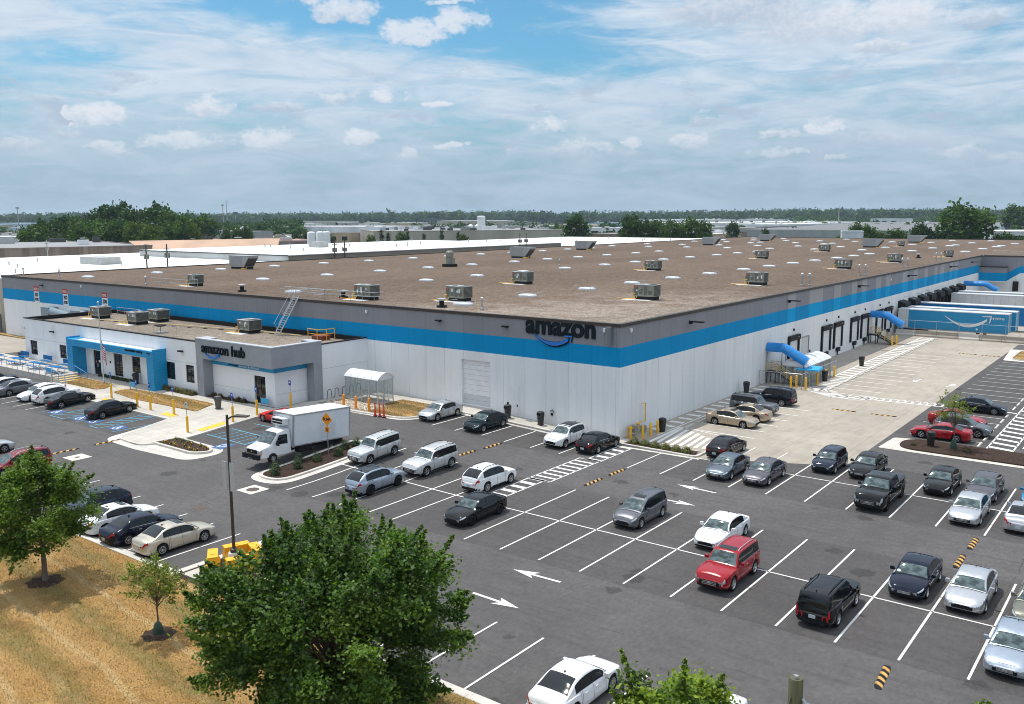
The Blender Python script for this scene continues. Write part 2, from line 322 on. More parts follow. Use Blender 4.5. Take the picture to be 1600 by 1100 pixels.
# ---------------------------------------------------------------- mesh helpers
def sm(t): t = min(1, max(0, t)); return t*t*(3-2*t)
def h(x, y):
    """ground height: the lot rises about 0.7 m towards the office wing"""
    return .72*sm(-x/18.)*(1-.5*sm((-x-75)/40.))*sm((y+26)/14.)
class MB:
    def __init__(s): s.v = []; s.f = []; s.mi = []
    def add(s, vs, fs, m=0):
        k = len(s.v); s.v += [tuple(p) for p in vs]; s.f += [tuple(i+k for i in f) for f in fs]; s.mi += [m]*len(fs); return s
    def quad(s, a, b, c, d, m=0): return s.add([a, b, c, d], [(0, 1, 2, 3)], m)
    def box(s, x0, y0, z0, x1, y1, z1, m=0):
        if x0 > x1: x0, x1 = x1, x0
        if y0 > y1: y0, y1 = y1, y0
        if z0 > z1: z0, z1 = z1, z0
        v = [(x0, y0, z0), (x1, y0, z0), (x1, y1, z0), (x0, y1, z0), (x0, y0, z1), (x1, y0, z1), (x1, y1, z1), (x0, y1, z1)]
        return s.add(v, [(0, 3, 2, 1), (4, 5, 6, 7), (0, 1, 5, 4), (1, 2, 6, 5), (2, 3, 7, 6), (3, 0, 4, 7)], m)
    def tube(s, p0, p1, r0, r1=None, n=10, m=0, caps=True):
        if r1 is None: r1 = r0
        p0 = Vector(p0); p1 = Vector(p1); d = (p1-p0).normalized(); a = d.orthogonal().normalized(); b = d.cross(a)
        v = [p0+(a*cos(2*pi*i/n)+b*sin(2*pi*i/n))*r0 for i in range(n)]+[p1+(a*cos(2*pi*i/n)+b*sin(2*pi*i/n))*r1 for i in range(n)]
        f = [(i, (i+1) % n, n+(i+1) % n, n+i) for i in range(n)]
        if caps: f += [tuple(range(n))[::-1], tuple(range(n, 2*n))]
        return s.add(v, f, m)
    def path(s, pts, r, n=6, m=0):
        pts = [Vector(p) for p in pts]; rings = []; rr = r if isinstance(r, (list, tuple)) else [r]*len(pts)
        ref = None; v = []; 
        for i, p in enumerate(pts):
            d = (pts[min(i+1, len(pts)-1)]-pts[max(i-1, 0)]).normalized()
            a = d.orthogonal().normalized() if ref is None else (ref-d*ref.dot(d)).normalized()
            ref = a; b = d.cross(a)
            v += [p+(a*cos(2*pi*j/n)+b*sin(2*pi*j/n))*rr[i] for j in range(n)]
        f = []
        for i in range(len(pts)-1):
            for j in range(n): f.append((i*n+j, i*n+(j+1) % n, (i+1)*n+(j+1) % n, (i+1)*n+j))
        f += [tuple(range(n))[::-1], tuple(range((len(pts)-1)*n, len(pts)*n))]
        return s.add(v, f, m)
    def lathe(s, prof, c=(0, 0, 0), n=20, m=0, axis='z'):
        v = []; f = []
        for (r, z) in prof:
            for i in range(n):
                a = 2*pi*i/n; p = (r*cos(a), r*sin(a), z) if axis == 'z' else (r*cos(a), z, r*sin(a))
                v.append((p[0]+c[0], p[1]+c[1], p[2]+c[2]))
        for k in range(len(prof)-1):
            for i in range(n): f.append((k*n+i, k*n+(i+1) % n, (k+1)*n+(i+1) % n, (k+1)*n+i))
        return s.add(v, f, m)
    def prism(s, poly, z0, z1, m=0, ax='z'):
        n = len(poly)
        def P(a, b, c): return (a, b, c) if ax == 'z' else ((a, c, b) if ax == 'y' else (c, a, b))
        v = [P(x, y, z0) for x, y in poly]+[P(x, y, z1) for x, y in poly]
        return s.add(v, [tuple(range(n))[::-1], tuple(range(n, 2*n))]+[(i, (i+1) % n, n+(i+1) % n, n+i) for i in range(n)], m)
    def mesh(s, name, mats, smooth=None):
        me = bpy.data.meshes.new(name); me.from_pydata(s.v, [], s.f)
        for m in mats: me.materials.append(m)
        me.polygons.foreach_set('material_index', s.mi)
        bm = bmesh.new(); bm.from_mesh(me); bmesh.ops.recalc_face_normals(bm, faces=bm.faces)
        if smooth:
            for f in bm.faces: f.smooth = True
            for e in bm.edges:
                if len(e.link_faces) == 2 and e.calc_face_angle(0) > radians(smooth): e.smooth = False
        bm.to_mesh(me); bm.free(); me.update(); return me
    def obj(s, name, mats, parent=None, smooth=None, loc=None):
        return link(name, s.mesh(name, mats if isinstance(mats, (list, tuple)) else [mats], smooth), parent, loc)
def link(name, me, parent=None, loc=None):
    o = bpy.data.objects.new(name, me); COL.objects.link(o)
    if parent is not None: o.parent = parent
    if loc is not None: o.location = loc
    return o
def thing(name, label, cat, loc=(0, 0, 0), rz=0., group=None):
    o = bpy.data.objects.new(name, None); COL.objects.link(o); o.location = loc; o.rotation_euler = (0, 0, rz); o.empty_display_size = .3
    return tag(o, label, cat, group)
ORDW = ['first', 'second', 'third', 'fourth', 'fifth', 'sixth', 'seventh', 'eighth', 'ninth', 'tenth', 'eleventh', 'twelfth', 'thirteenth', 'fourteenth', 'fifteenth', 'sixteenth', 'seventeenth', 'eighteenth', 'nineteenth', 'twentieth']
def tag(o, label, cat, group=None):
    if len(label.split()) > 16 or len(label.split()) < 4: print('LABEL', len(label.split()), label)
    o['label'] = label; o['category'] = cat
    if group: o['group'] = group
    return o
def struct(o, kind='structure'): o['kind'] = kind; return o
KIDS = {}
def dup(root, loc, rz=0, label=None, scale=None):
    r = root.copy(); COL.objects.link(r); r.location = loc; r.rotation_euler = (0, 0, rz)
    if label: r['label'] = label
    if scale: r.scale = scale
    for ch in list(root.children):
        c = ch.copy(); COL.objects.link(c); c.parent = r
        for g in list(ch.children):
            d = g.copy(); COL.objects.link(d); d.parent = c
    return r
def rounded(poly, r, n=5):
    out = []; L = len(poly); R = r if isinstance(r, (list, tuple)) else [r]*L
    for i in range(L):
        p = Vector(poly[i]); a = Vector(poly[i-1]); b = Vector(poly[(i+1) % L]); rr = R[i]
        if rr <= 0: out.append(tuple(p)); continue
        u = (a-p); v = (b-p); k = min(rr, u.length*.49, v.length*.49); A_ = p+u.normalized()*k; B_ = p+v.normalized()*k
        for j in range(n+1):
            t = j/n; out.append(tuple(A_*(1-t)**2+p*2*t*(1-t)+B_*t*t))
    return out
def slab(name, poly, top, m, bottom=None, step=1.5, parent=None, mats=None):
    """flat sheet (or raised slab with sides) laid over the ground heights"""
    bm = bmesh.new(); vs = [bm.verts.new((x, y, 0)) for x, y in poly]; f = bm.faces.new(vs)
    xs = [p[0] for p in poly]; ys = [p[1] for p in poly]
    if min(xs) < 0 and max(ys) > -26:
        for ax, lo, hi in ((0, max(min(xs), -125), min(max(xs), 0)), (1, max(min(ys), -26), min(max(ys), -11))):
            k = lo+step*.5
            while k < hi:
                no = (1, 0, 0) if ax == 0 else (0, 1, 0); co = (k, 0, 0) if ax == 0 else (0, k, 0)
                bmesh.ops.bisect_plane(bm, geom=bm.verts[:]+bm.edges[:]+bm.faces[:], plane_co=co, plane_no=no); k += step
    for q in bm.faces: q.normal_update()
    bmesh.ops.triangulate(bm, faces=[f for f in bm.faces if len(f.verts) > 4])
    for v in bm.verts: v.co.z = h(v.co.x, v.co.y)+top
    bmesh.ops.triangulate(bm, faces=[f for f in bm.faces if len(f.verts) > 4])
    bmesh.ops.recalc_face_normals(bm, faces=bm.faces)
    if sum(f.normal.z for f in bm.faces) < 0: bmesh.ops.reverse_faces(bm, faces=bm.faces)
    if bottom is not None:
        be = [e for e in bm.edges if len(e.link_faces) == 1]
        r = bmesh.ops.extrude_edge_only(bm, edges=be)
        for v in [g for g in r['geom'] if isinstance(g, bmesh.types.BMVert)]: v.co.z += bottom-top
    me = bpy.data.meshes.new(name); bm.to_mesh(me); bm.free(); me.materials.append(m)
    return link(name, me, parent)
class Lines:
    """painted lines collected per marking"""
    def __init__(s): s.mb = MB()
    def seg(s, x0, y0, x1, y1, w=.11, z=.024):
        L = hypot(x1-x0, y1-y0); n = max(1, int(L/1.2)) if (min(x0, x1) < 0 and max(y0, y1) > -26) else 1
        nx, ny = -(y1-y0)/L*w/2, (x1-x0)/L*w/2
        for i in range(n):
            a, b = i/n, (i+1)/n; p = [(x0+(x1-x0)*t, y0+(y1-y0)*t) for t in (a, b)]
            q = [(p[0][0]+nx, p[0][1]+ny), (p[0][0]-nx, p[0][1]-ny), (p[1][0]-nx, p[1][1]-ny), (p[1][0]+nx, p[1][1]+ny)]
            s.mb.quad(*[(x, y, h(x, y)+z) for x, y in q])
        return s
    def poly(s, pts, z=.020):
        s.mb.add([(x, y, h(x, y)+z) for x, y in pts], [tuple(range(len(pts)))]); return s
    def make(s, name, m, label=None, cat=None): return struct(s.mb.obj(name, m))
# ================================================================ setting: ground, lot, paths
def plane(name, x0, y0, x1, y1, z, m):
    return struct(MB().quad((x0, y0, z), (x1, y0, z), (x1, y1, z), (x0, y1, z)).obj(name, m))
plane('ground', -14000, -6000, 9000, 16000, -.12, FAR)
struct(slab('parking_lot', [(-150, -40), (90, -40), (90, 30), (60, 130), (-.3, 130), (-.3, -.1), (-150, -.1)], 0, A, step=1.2))
# darker re-laid bays
for p in ([(-13.4, -26.8), (46, -26.8), (46, -14.2), (-13.4, -14.2)], [(7.9, -7.6), (46, -7.6), (46, 4.3), (7.9, 4.3)], [(-17.4, -7.6), (-.6, -7.6), (-.6, -2.4), (-17.4, -2.4)],
          [(-64, -25.1), (-37.0, -25.1), (-37, -19.6), (-64, -19.6)], [(18.4, 16.6), (60, 16.6), (60, 70), (18.4, 70)], [(-30.2, -22.2), (-23.6, -22.2), (-23.6, -12.2), (-30.2, -12.2)]):
    struct(slab('parking_bays', p, .006, A2, step=1.2))
struct(slab('concrete_yard', [(0, -1.2), (8.05, -1.2), (8.05, -1.75), (18.35, 3.0), (18.5, 56), (18.55, 84), (-.2, 84), (-.2, 0)], .010, CONC)); struct(slab('concrete_yard', [(-.2, 84), (60, 84), (60, 160), (-.2, 160)], .010, CONC))
struct(slab('side_driveway', [(-150, -14.5), (-92, -14.5), (-92, -1.2), (-118.5, -1.2), (-118.5, 3.5), (-150, 3.5)], .02, CONC))
lawn = slab('lawn', [(-140, -90), (110, -90), (110, -40.3), (.7, -40.3), (-4.0, -40.3), (-140, -40.3)], .12, LAWN, -.3); struct(lawn)
struct(slab('far_lawn', [(-124, -1.0), (-92, -1.0), (-92, .5), (-124, .5)], .10, LAWN, -.2))
def kerb(name, pts, closed=False, w=.3, top=.15, m=KERB):
    """raised kerb strip following a polyline (centre line)"""
    P = [Vector(p) for p in pts]; mb = MB(); n = len(P)
    Q = []
    for i in range(n if closed else n-1):
        a = P[i]; b = P[(i+1) % n]; k = max(1, int((b-a).length/1.3)); Q += [a+(b-a)*j/k for j in range(k)]
    if not closed: Q.append(P[-1])
    n = len(Q); L = []
    for i, p in enumerate(Q):
        a = Q[i-1] if (closed or i > 0) else p; b = Q[(i+1) % n] if (closed or i < n-1) else p
        d = (b-a).normalized(); nn = Vector((-d.y, d.x))*w/2; L.append((p+nn, p-nn))
    v = []
    for a, b in L:
        hz = h((a.x+b.x)/2, (a.y+b.y)/2); v += [(a.x, a.y, hz-.1), (a.x, a.y, hz+top-.02), (a.x*.9+b.x*.1, a.y*.9+b.y*.1, hz+top), (b.x*.9+a.x*.1, b.y*.9+a.y*.1, hz+top), (b.x, b.y, hz+top-.02), (b.x, b.y, hz-.1)]
    f = []
    for i in range(n if closed else n-1):
        j = (i+1) % n
        for k in range(5): f.append((i*6+k, j*6+k, j*6+k+1, i*6+k+1))
    if not closed: f += [tuple(range(6)), tuple(range(n*6-6, n*6))[::-1]]
    mb.add(v, f); return struct(mb.obj(name, m))
def gutter(name, poly, m=KERB): return struct(slab(name, poly, .016, m))
kerb('kerb', [(-140, -40.12), (-4.0, -40.12)]); gutter('gutter', [(-140, -39.97), (-4.1, -39.97), (-4.1, -39.62), (-140, -39.62)])
kerb('kerb', [(.6, -40.2), (100, -40.2)]); gutter('gutter', [(.7, -40.05), (100, -40.05), (100, -39.7), (.7, -39.7)])
# lamp island in the lower lot
struct(slab('lamp_island_bed', [(-4.0, -40.28), (.6, -40.28), (.6, -33.4), (-4.0, -33.4)], .1, MULCH, -.2))
kerb('kerb', rounded([(-4.0, -40.1), (-4.0, -33.2), (.6, -33.2), (.6, -40.1)], [0, 2.2, 2.2, 0], 6)); gutter('gutter', [(-4.6, -40), (-4.16, -40), (-4.16, -33.6), (-4.6, -33.6)])
struct(slab('utility_pad', [(-3.6, -39.9), (-2.2, -39.9), (-2.2, -38.5), (-3.6, -38.5)], .16, WALK, .0))
# island beside the box truck
isl = rounded([(-16.3, -25.7), (-13.5, -25.7), (-13.4, -15.6), (-16.3, -15.6)], [1.5, 1.5, 1.2, 1.2], 6)
isl_o = rounded([(-16.8, -26.5), (-12.7, -26.5), (-12.7, -15.0), (-16.8, -15.0)], [2.0, 2.0, 1.4, 1.4], 6)
struct(slab('island_gutter', isl_o, .02, KERB)); struct(slab('island_bed', isl, .12, MULCH, -.1)); kerb('kerb', isl, True, .26)
# office-side walk, tip island with flowers
walk = rounded([(-64.8, -19.4), (-37.3, -19.6), (-35.6, -25.6), (-31.4, -25.9), (-30.2, -22.4), (-30.2, -12.2), (-29.0, -8.1), (-24.0, -8.1), (-18.3, -7.6), (-17.6, -5.8), (-17.4, -2.4),
        (1.2, -1.45), (1.2, -.0), (-.2, .0), (-.2, .2), (-31.3, .2), (-31.3, -13), (-31.3, -12.0), (-82, -12.0), (-90, -12.0), (-90, -15), (-82, -15.6), (-66.4, -17.2), (-64.8, -17.3)],
        [0, 0, 1.2, 1.2, .3, .5, .6, .3, 1.6, .6, .2, 0, 0, 0, 0, 0, 0, 0, 0, 0, 0, 0, 0, 0], 4)
struct(slab('pavement', walk, .13, WALK, -.1))
kerb('kerb', rounded([(-64.8, -19.5), (-37.2, -19.7), (-35.7, -25.7), (-31.3, -26.0), (-30.1, -22.5), (-30.1, -12.1), (-28.9, -8.2), (-24.0, -8.2), (-18.2, -7.7), (-17.5, -5.8), (-17.3, -2.5), (1.2, -1.5), (8.0, -1.6), (8.0, .6)],
        [0, 0, 1.2, 1.2, .3, .5, .6, .3, 1.7, .6, .2, 0, .5, 0], 5), w=.24, top=.15)
gutter('gutter', rounded([(-37.6, -20.0), (-36.5, -26.6), (-31.0, -26.9), (-24.0, -26.4), (-23.6, -23.6), (-24.4, -22.6), (-29.9, -22.5), (-36.8, -20.2)], [0, 1.5, .8, 1.3, 1, .6, 0, 0], 5))
fb = rounded([(-30.6, -22.8), (-31.2, -24.9), (-25.4, -25.0), (-24.4, -23.9), (-25.4, -23.2)], [.1, .1, 1.0, .7, .7], 5)
struct(slab('flower_bed', fb, .16, MULCH, -.1)); kerb('kerb', fb, True, .24, .2)
gutter('gutter', rounded([(-29.6, -8.5), (-23.6, -8.5), (-17.9, -8.2), (-16.9, -6), (-16.9, -5.4), (-17.3, -5.4), (-18.4, -7.7), (-24, -8.2), (-29.6, -8.2)], [0, .3, 1.8, .6, 0, 0, 1.5, 0, 0], 5))
struct(slab('river_rock', [(-30.0, -7.8), (-23.2, -7.9), (-23.0, -5.2), (-24.4, -4.7), (-29.4, -4.6)], .15, ROCK))
struct(slab('grass_patch', rounded([(-23.0, -7.9), (-18.4, -7.4), (-17.8, -5.8), (-17.7, -1.9), (-24.2, -1.7), (-24.2, -4.8), (-22.9, -5.1)], [0, 1.4, .4, .2, 0, 0, 0], 5), .152, LAWN))
struct(slab('grass_patch', rounded([(-64.2, -14.5), (-62, -16.9), (-56.0, -16.9), (-55.0, -16.2), (-56.6, -14.4)], .4, 3), .19, LAWN, .05))
struct(slab('grass_patch', rounded([(-52.8, -16.5), (-52.4, -14.8), (-42, -14.2), (-38.0, -14.2), (-37.0, -16.9), (-48, -17.2)], .4, 3), .19, LAWN, .05))
struct(slab('planting_bed', [(-50.9, -13.1), (-43.2, -13.3), (-43.2, -12.4), (-50.9, -12.4)], .16, MULCH))
struct(slab('planting_bed', [(-62.8, -12.9), (-54.8, -12.9), (-54.8, -12.42), (-62.8, -12.42)], .16, MULCH))
struct(slab('planting_bed', [(-42.0, -12.6), (-35.4, -12.3), (-34.6, -11.5), (-42.0, -11.6)], .16, MULCH))
kerb('yellow_kerb', [(-54.0, -15.4), (-51.5, -15.2)], w=.2, m=PY)
for p in ([(-51.0, -18.9), (-49.7, -18.9), (-49.7, -18.3), (-51, -18.3)], [(-39.5, -19.2), (-37.4, -19.2), (-37.4, -18.5), (-39.5, -18.5)], [(-31.4, -20.6), (-30.5, -20.6), (-30.5, -17.9), (-31.4, -17.9)]):
    struct(slab('tactile_strip', p, .142, PY))
# corner planter and right-hand island
struct(slab('planting_bed', [(1.3, -1.35), (7.7, -1.4), (7.5, -.1), (1.4, -.35)], .12, MULCH)); kerb('kerb', [(1.25, -.25), (7.85, .1)], w=.16, top=.14)
gutter('gutter', [(-17.2, -2.95), (8.5, -2.0), (8.2, -1.65), (-17.2, -2.6)])
isR = rounded([(19.9, 11.0), (60, 10.9), (60, 14.8), (19.9, 14.8)], [1.8, 0, 0, 1.8], 6)
struct(slab('island_gutter', rounded([(18.7, 10.3), (60, 10.2), (60, 15.2), (20.2, 15.0), (18.9, 14.6)], [.3, 0, 0, 1.5, .3], 6), .02, KERB))
struct(slab('island_bed', isR, .13, MULCH, -.1)); kerb('kerb', isR[:-0], True, .26)
isF = rounded([(20.0, 67.6), (30, 67.3), (30, 77), (20.0, 77)], [1.5, 0, 0, 1.5], 5)
struct(slab('island_gutter', rounded([(19.2, 66.6), (30, 66.6), (30, 78.2), (18.4, 78.2)], .5, 3), .02, KERB)); struct(slab('island_bed', isF, .15, LAWN, -.1)); kerb('kerb', isF, True, .26)

# ================================================================ painted markings
L = Lines()
S_ = 2.743
for k in range(-6, 17):
    x = 4.98+S_*k
    if k in (-1, -2) : continue
    L.seg(x, -26.6, x, -14.4)
L.seg(-1.0, -26.6, -1.0, -14.4)
L.seg(-13.3, -20.2, .6, -20.4); L.seg(2.1, -20.45, 48.9, -20.6)
for x in [10.62+2.73*k for k in range(14)]: L.seg(x, -7.45, x, 4.2 if x < 48 else -1.7)
L.seg(8.1, -1.65, 46, -1.85)
for x in (5.1, 7.88): L.seg(x, -7.4, x+.06, -2.1)
for x, y in ((-14.72, -7.8), (-12.09, -7.7), (-9.45, -7.2), (-6.9, -7.3), (-4.25, -7.2), (-1.44, -7.1)): L.seg(x, y, x, -2.8)
for x in (-54.3, -56.9, -59.45, -61.9, -64.5): L.seg(x, -25.0, x+.2, -19.8)
for k in range(7): L.seg(-24.45+2.975*k, -33.3-.04*k*3, -24.45+2.975*k, -39.6)
for x in (-27.4, -30.4, -33.4, -36.45, -39.5, -42.5, -45.5, -48.5): L.seg(x, -33.0, x, -39.6)
for x in (2.5, 5.2, 7.95, 10.7, 13.42, 16.14, 18.88, 21.6, 24.3, 27.05, 29.8, 32.5): L.seg(x, -34.1, x, -39.7)
for y in (17.0, 19.8, 22.53, 25.32, 28.0, 37.08, 39.76, 42.62, 45.43, 48.34, 50.95, 53.6, 56.37, 59.0, 61.76, 64.6):
    L.seg(19.45, y, 25.3, y, .1); L.seg(28.6, y, 34.5, y, .1)
L.make('bay_lines', PW)
L = Lines()
for k in range(13): L.seg(7.65, 31.6+2.78*k, 12.65, 31.6+2.78*k, .17)
for y in (7.1, 9.85, 12.6, 15.3, 18.0, 20.8): L.seg(3.1, y, 9.3, y, .15)
L.make('yard_bay_lines', PWS)
# crossings
L = Lines()
for (y0, y1, xa, xb, n, bw) in ((-19.6, -14.0, .6, 1.95, 5, .45), (-14.0, -7.1, .6, 2.45, 8, .28), (-7.0, -2.2, 1.25, 2.5, 4, .45)):
    L.seg(xa, y0, xa, y1, .12); L.seg(xb, y0, xb, y1, .12)
    for i in range(n+1):
        y = y0+(y1-y0)*(i+.02)/n; L.seg(xa, y, xb, y, bw)
L.seg(.5, -14.0, 2.5, -14.0, .16); L.seg(.5, -7.05, 2.6, -7.05, .16)
L.make('crossing', PW)
L = Lines()
for i in range(15): L.seg(.35, 5.2+1.8*i, 1.75, 5.2+1.8*i, .62)
L.seg(2.0, 3.2, 2.0, 30.6, .14)
for i in range(9):                                       # wide fan of bars at the corner
    a = i*.95; L.seg(2.3+max(0, a-.6)*.75, 7.2-a*.35-(0 if i < 5 else .2), 2.6+a*.7, .5+a*.12, .34) if i < 8 else None
L.seg(2.2, 7.3, 8.3, 5.9, .14); L.seg(8.3, 5.9, 8.3, .6, .14)
for i in range(10): 
    y = 31.8+1.0*i; L.seg(5.25, y, 7.0-0*i, y-.2, .34)
L.seg(5.45, 31.2, 8.9, 28.9, .14)
for i in range(6): L.seg(5.5+.55*i, 31.2-.36*i, 7.2+.6*i, 33.4-.9*i+.3*i, .3)
for i in range(5): L.seg(8.8+.75*i, 28.8+.1*i, 9.6+.75*i, 31.0, .3)
L.seg(8.9, 28.9, 12.6, 28.8, .12)
for i in range(26): L.seg(5.2, 41.8+1.68*i, 6.75, 41.6+1.68*i, .58)
for x in (5.1, 6.85): L.seg(x, 41.2, x, 84.4, .22)
L.seg(7.1, 31.5, 7.1, 42, .12)
L.seg(11.6, 31.2, 19.6, 32.0, .22); L.seg(11.5, 29.9, 19.8, 30.55, .22)
for i in range(12): L.seg(11.6+.7*i, 29.95+.06*i, 11.6+.7*i, 31.2+.08*i, .2)
for x in (26.0, 27.9): L.seg(x, 15.2, x, 66, .13)
for i in range(30): L.seg(26.0, 16.0+1.7*i, 27.9, 15.5+1.7*i, .55)
L.seg(24.9, 31.6, 36, 28.9, .3)
L.make('crossing', PW)
def arrow(x0, y0, x1, y1):
    d = Vector((x1-x0, y1-y0)); Ln = d.length; d.normalize(); n = Vector((-d.y, d.x)); T = Vector((x1, y1)); B = Vector((x0, y0))
    P = [T, T-d*Ln*.50+n*.42, T-d*Ln*.40+n*.09, B+n*.09, B-n*.09, T-d*Ln*.40-n*.09, T-d*Ln*.50-n*.42]
    return struct(Lines().poly([P[0], P[1], P[2], P[5], P[6]]).poly([P[2], P[3], P[4], P[5]]).mb.obj('arrow_marking', PW))
for a in ((13.2, -28.4, 10.15, -28.5), (10.35, -32.2, 13.35, -32.27), (13.23, -9.2, 10.15, -9.0), (10.4, -12.6, 13.3, -12.6), (13.95, 45.6, 13.6, 43.3), (17.3, 42.4, 17.9, 44.6), (-36.4, 60, -36, 62)):
    if a[0] > -30: arrow(*a)
# accessible bays
L = Lines()
L.seg(-51.87, -24.85, -51.6, -19.8); L.seg(-38.1, -24.9, -36.97, -19.7); L.seg(-44.75, -24.8, -44.4, -19.8)
for (a, b) in ((-49.5, -47.1), (-42.1, -40.5)):
    L.seg(a, -24.8, a+.9, -19.7); L.seg(b, -24.8, b+.9, -19.7); L.seg(a, -24.8, b, -24.8)
    for i in range(5): L.seg(a+.15+.18*i, -24.2+.95*i, b+.1+.18*i, -23.3+.95*i*.9, .1)
q = [(-29.6, -20.75), (-23.8, -20.95), (-23.75, -18.7), (-29.1, -18.55)]
for i in (0, 1, 2): L.seg(*q[i], *q[(i+1) % 4])
for i in range(6): L.seg(-28.9+.95*i, -20.8, -28.4+.95*i, -18.6, .09)
L.seg(-28.5, -16.55, -23.5, -16.5); L.seg(-28.7, -13.4, -22.3, -13.3)
L.make('accessible_bay_lines', PB)
def access_symbol(x, y, rz):
    c, s_ = cos(rz), sin(rz); T = lambda a, b: (x+a*c-b*s_, y+a*s_+b*c)
    struct(Lines().poly([T(-.75, -.65), T(.75, -.65), T(.75, .65), T(-.75, .65)]).mb.obj('access_symbol_ground', PBS))
    L = Lines(); Z = .028
    for i in range(12):
        t0 = pi*.75+i*pi*1.35/12; t1 = t0+pi*1.35/12
        p = [T(.34*cos(t)-.02, .34*sin(t)-.12) for t in (t0, t1)]; L.seg(*p[0], *p[1], .09, Z)
    for a in ((-.12, .42, -.08, 0), (-.08, 0, .25, -.02), (.25, -.02, .38, -.36), (-.1, .2, .2, .2), (.36, -.36, .5, -.3)): L.seg(*T(a[0], a[1]), *T(a[2], a[3]), .1, Z)
    L.poly([T(-.12+.1*cos(t), .5+.1*sin(t)) for t in [i*pi/4 for i in range(8)]], Z)
    struct(L.mb.obj('access_symbol', PW))
for x, y, rz in ((-50.5, -23.7, 0), (-45.8, -23.7, 0), (-43.4, -23.6, 0), (-39.1, -23.7, 0), (-25.2, -22.15, -pi/2), (-24.6, -17.7, -pi/2)): access_symbol(x, y, rz)
# drains and covers
for x, y, r in ((-13.5, -27.95, .45), (-12.98, -32.55, .42), (-32.2, -31.0, .2)):
    if r != .42: struct(slab('cover_apron', [(x-.85, y-.8), (x+.85, y-.8), (x+.85, y+.8), (x-.85, y+.8)], .014, KERB))
    tag(MB().lathe([(0, .03), (r*.8, .03), (r*.85, .022), (r, .022), (r+.03, 0)], (x, y, h(x, y)), 24).obj('manhole_cover', mat('cast_iron', (.10, .07, .06), .7, .3, var=.3, scale=9)),
        {.45: 'rusty round manhole cover in a pale concrete square near the truck island', .42: 'rusty round manhole cover set flush in the dark asphalt', .2: 'small round cover in a pale square beyond the left tree'}[r], 'manhole cover')
# litter and scuffs
# ================================================================ text and the arrow-smile
def text_mesh(s, width, height, extrude, fatten=0., shear=0., font_h=None):
    cu = bpy.data.curves.new('t', 'FONT'); cu.body = s; cu.extrude = extrude; cu.offset = fatten; cu.shear = shear; cu.resolution_u = 5
    o = bpy.data.objects.new('t', cu); COL.objects.link(o); bpy.context.view_layer.update()
    me = bpy.data.meshes.new_from_object(o.evaluated_get(bpy.context.evaluated_depsgraph_get())); bpy.data.objects.remove(o); bpy.data.curves.remove(cu)
    v = np.zeros(len(me.vertices)*3); me.vertices.foreach_get('co', v); v = v.reshape(-1, 3)
    mn = v.min(0); mx = v.max(0); v[:, 0] = (v[:, 0]-mn[0])/(mx[0]-mn[0])*width; v[:, 1] = (v[:, 1]-mn[1])/(mx[1]-mn[1])*height; v[:, 2] -= mn[2]
    me.vertices.foreach_set('co', v.ravel()); me.update(); return me
def stand(me, mats):
    """turn a text mesh (x right, y up) into a wall sign facing -Y: x right, z up, depth towards -Y"""
    v = np.zeros(len(me.vertices)*3); me.vertices.foreach_get('co', v); v = v.reshape(-1, 3)
    me.vertices.foreach_set('co', np.stack([v[:, 0], -v[:, 2], v[:, 1]], 1).ravel())
    me.materials.clear()
    for m in mats: me.materials.append(m)
    me.update(); return me
def smile(width, depth, thick, ext, head=.16):
    """curved arrow: x right, z up, thickness towards -Y"""
    n = 26; up_, lo = [], []
    for i in range(n+1):
        t = i/n; x = width*t*.90; sag = -depth*(1-(2*t-1.06)**2)*.95
        w_ = thick*(.12+1.0*sin(pi*min(1, t*.62+.04))**1.1)
        up_.append((x, sag+w_*.35)); lo.append((x, sag-w_*.65))
    mb = MB()
    for i in range(n): mb.prism([lo[i], lo[i+1], up_[i+1], up_[i]], 0, -ext, 0, 'y')
    X = width; q = thick*.42                                # open arrow head: one stroke back, one stroke down
    mb.prism([(X*.80, depth*.20), (X*.80, depth*.20+q*.75), (X, depth*.34+q*.3), (X-q*.55, depth*.30-q*.45)], 0, -ext*1.1, 0, 'y')
    mb.prism([(X, depth*.34+q*.3), (X-q*.55, depth*.30-q*.45), (X*.935, -depth*.50), (X*.965, -depth*.55)], 0, -ext*1.1, 0, 'y')
    return mb
# ================================================================ the warehouse
wh = thing('warehouse', 'huge flat-roofed warehouse with grey, blue and white walls and a gravel roof', 'warehouse', (0, 0, 0))
HW, SB, ST = 10.03, 6.27, 7.98
y_end = 159.3
XW, YN = -115.6, 300.
def banded(mb, p0, p1, n, z0=-.6, bands=None):
    """vertical wall strip from p0 to p1 in three paint bands; materials 0 white 1 blue 2 grey 3 light blue 4 light grey 5 warm white"""
    for (a, b, mi) in ((z0, SB, n[0]), (SB, ST, n[1]), (ST, HW-.28, n[2])):
        mb.quad((*p0, a), (*p1, a), (*p1, b), (*p0, b), mi)
WM = [WW, WBL, WG, WBLL, WGL, WW2]
mb = MB()
banded(mb, (XW, 0), (-17.8, 0), (0, 1, 2)); banded(mb, (-14.2, 0), (0, 0), (0, 1, 2))
for (a, b, mi) in ((-.6, .95, 0), (5.4, SB, 0), (SB, ST, 1), (ST, HW-.28, 2)): mb.quad((-17.8, 0, a), (-14.2, 0, a), (-14.2, 0, b), (-17.8, 0, b), mi)
light = [(39.4, 41.9), (46.8, 51.8), (56.4, 59.2), (64.2, 66.5), (69.0, 71.3), (76.2, 78.8), (81.5, 84.1), (91.5, 95.2), (98.8, 101.5), (106.4, 108.8), (113.8, 116.1), (118.8, 121.9), (126.8, 129.4), (131.3, 134.4)]
y = 0
for a, b in light:
    banded(mb, (0, y), (0, a), (0, 1, 2)); banded(mb, (0, a), (0, b), (5, 3, 4)); y = b
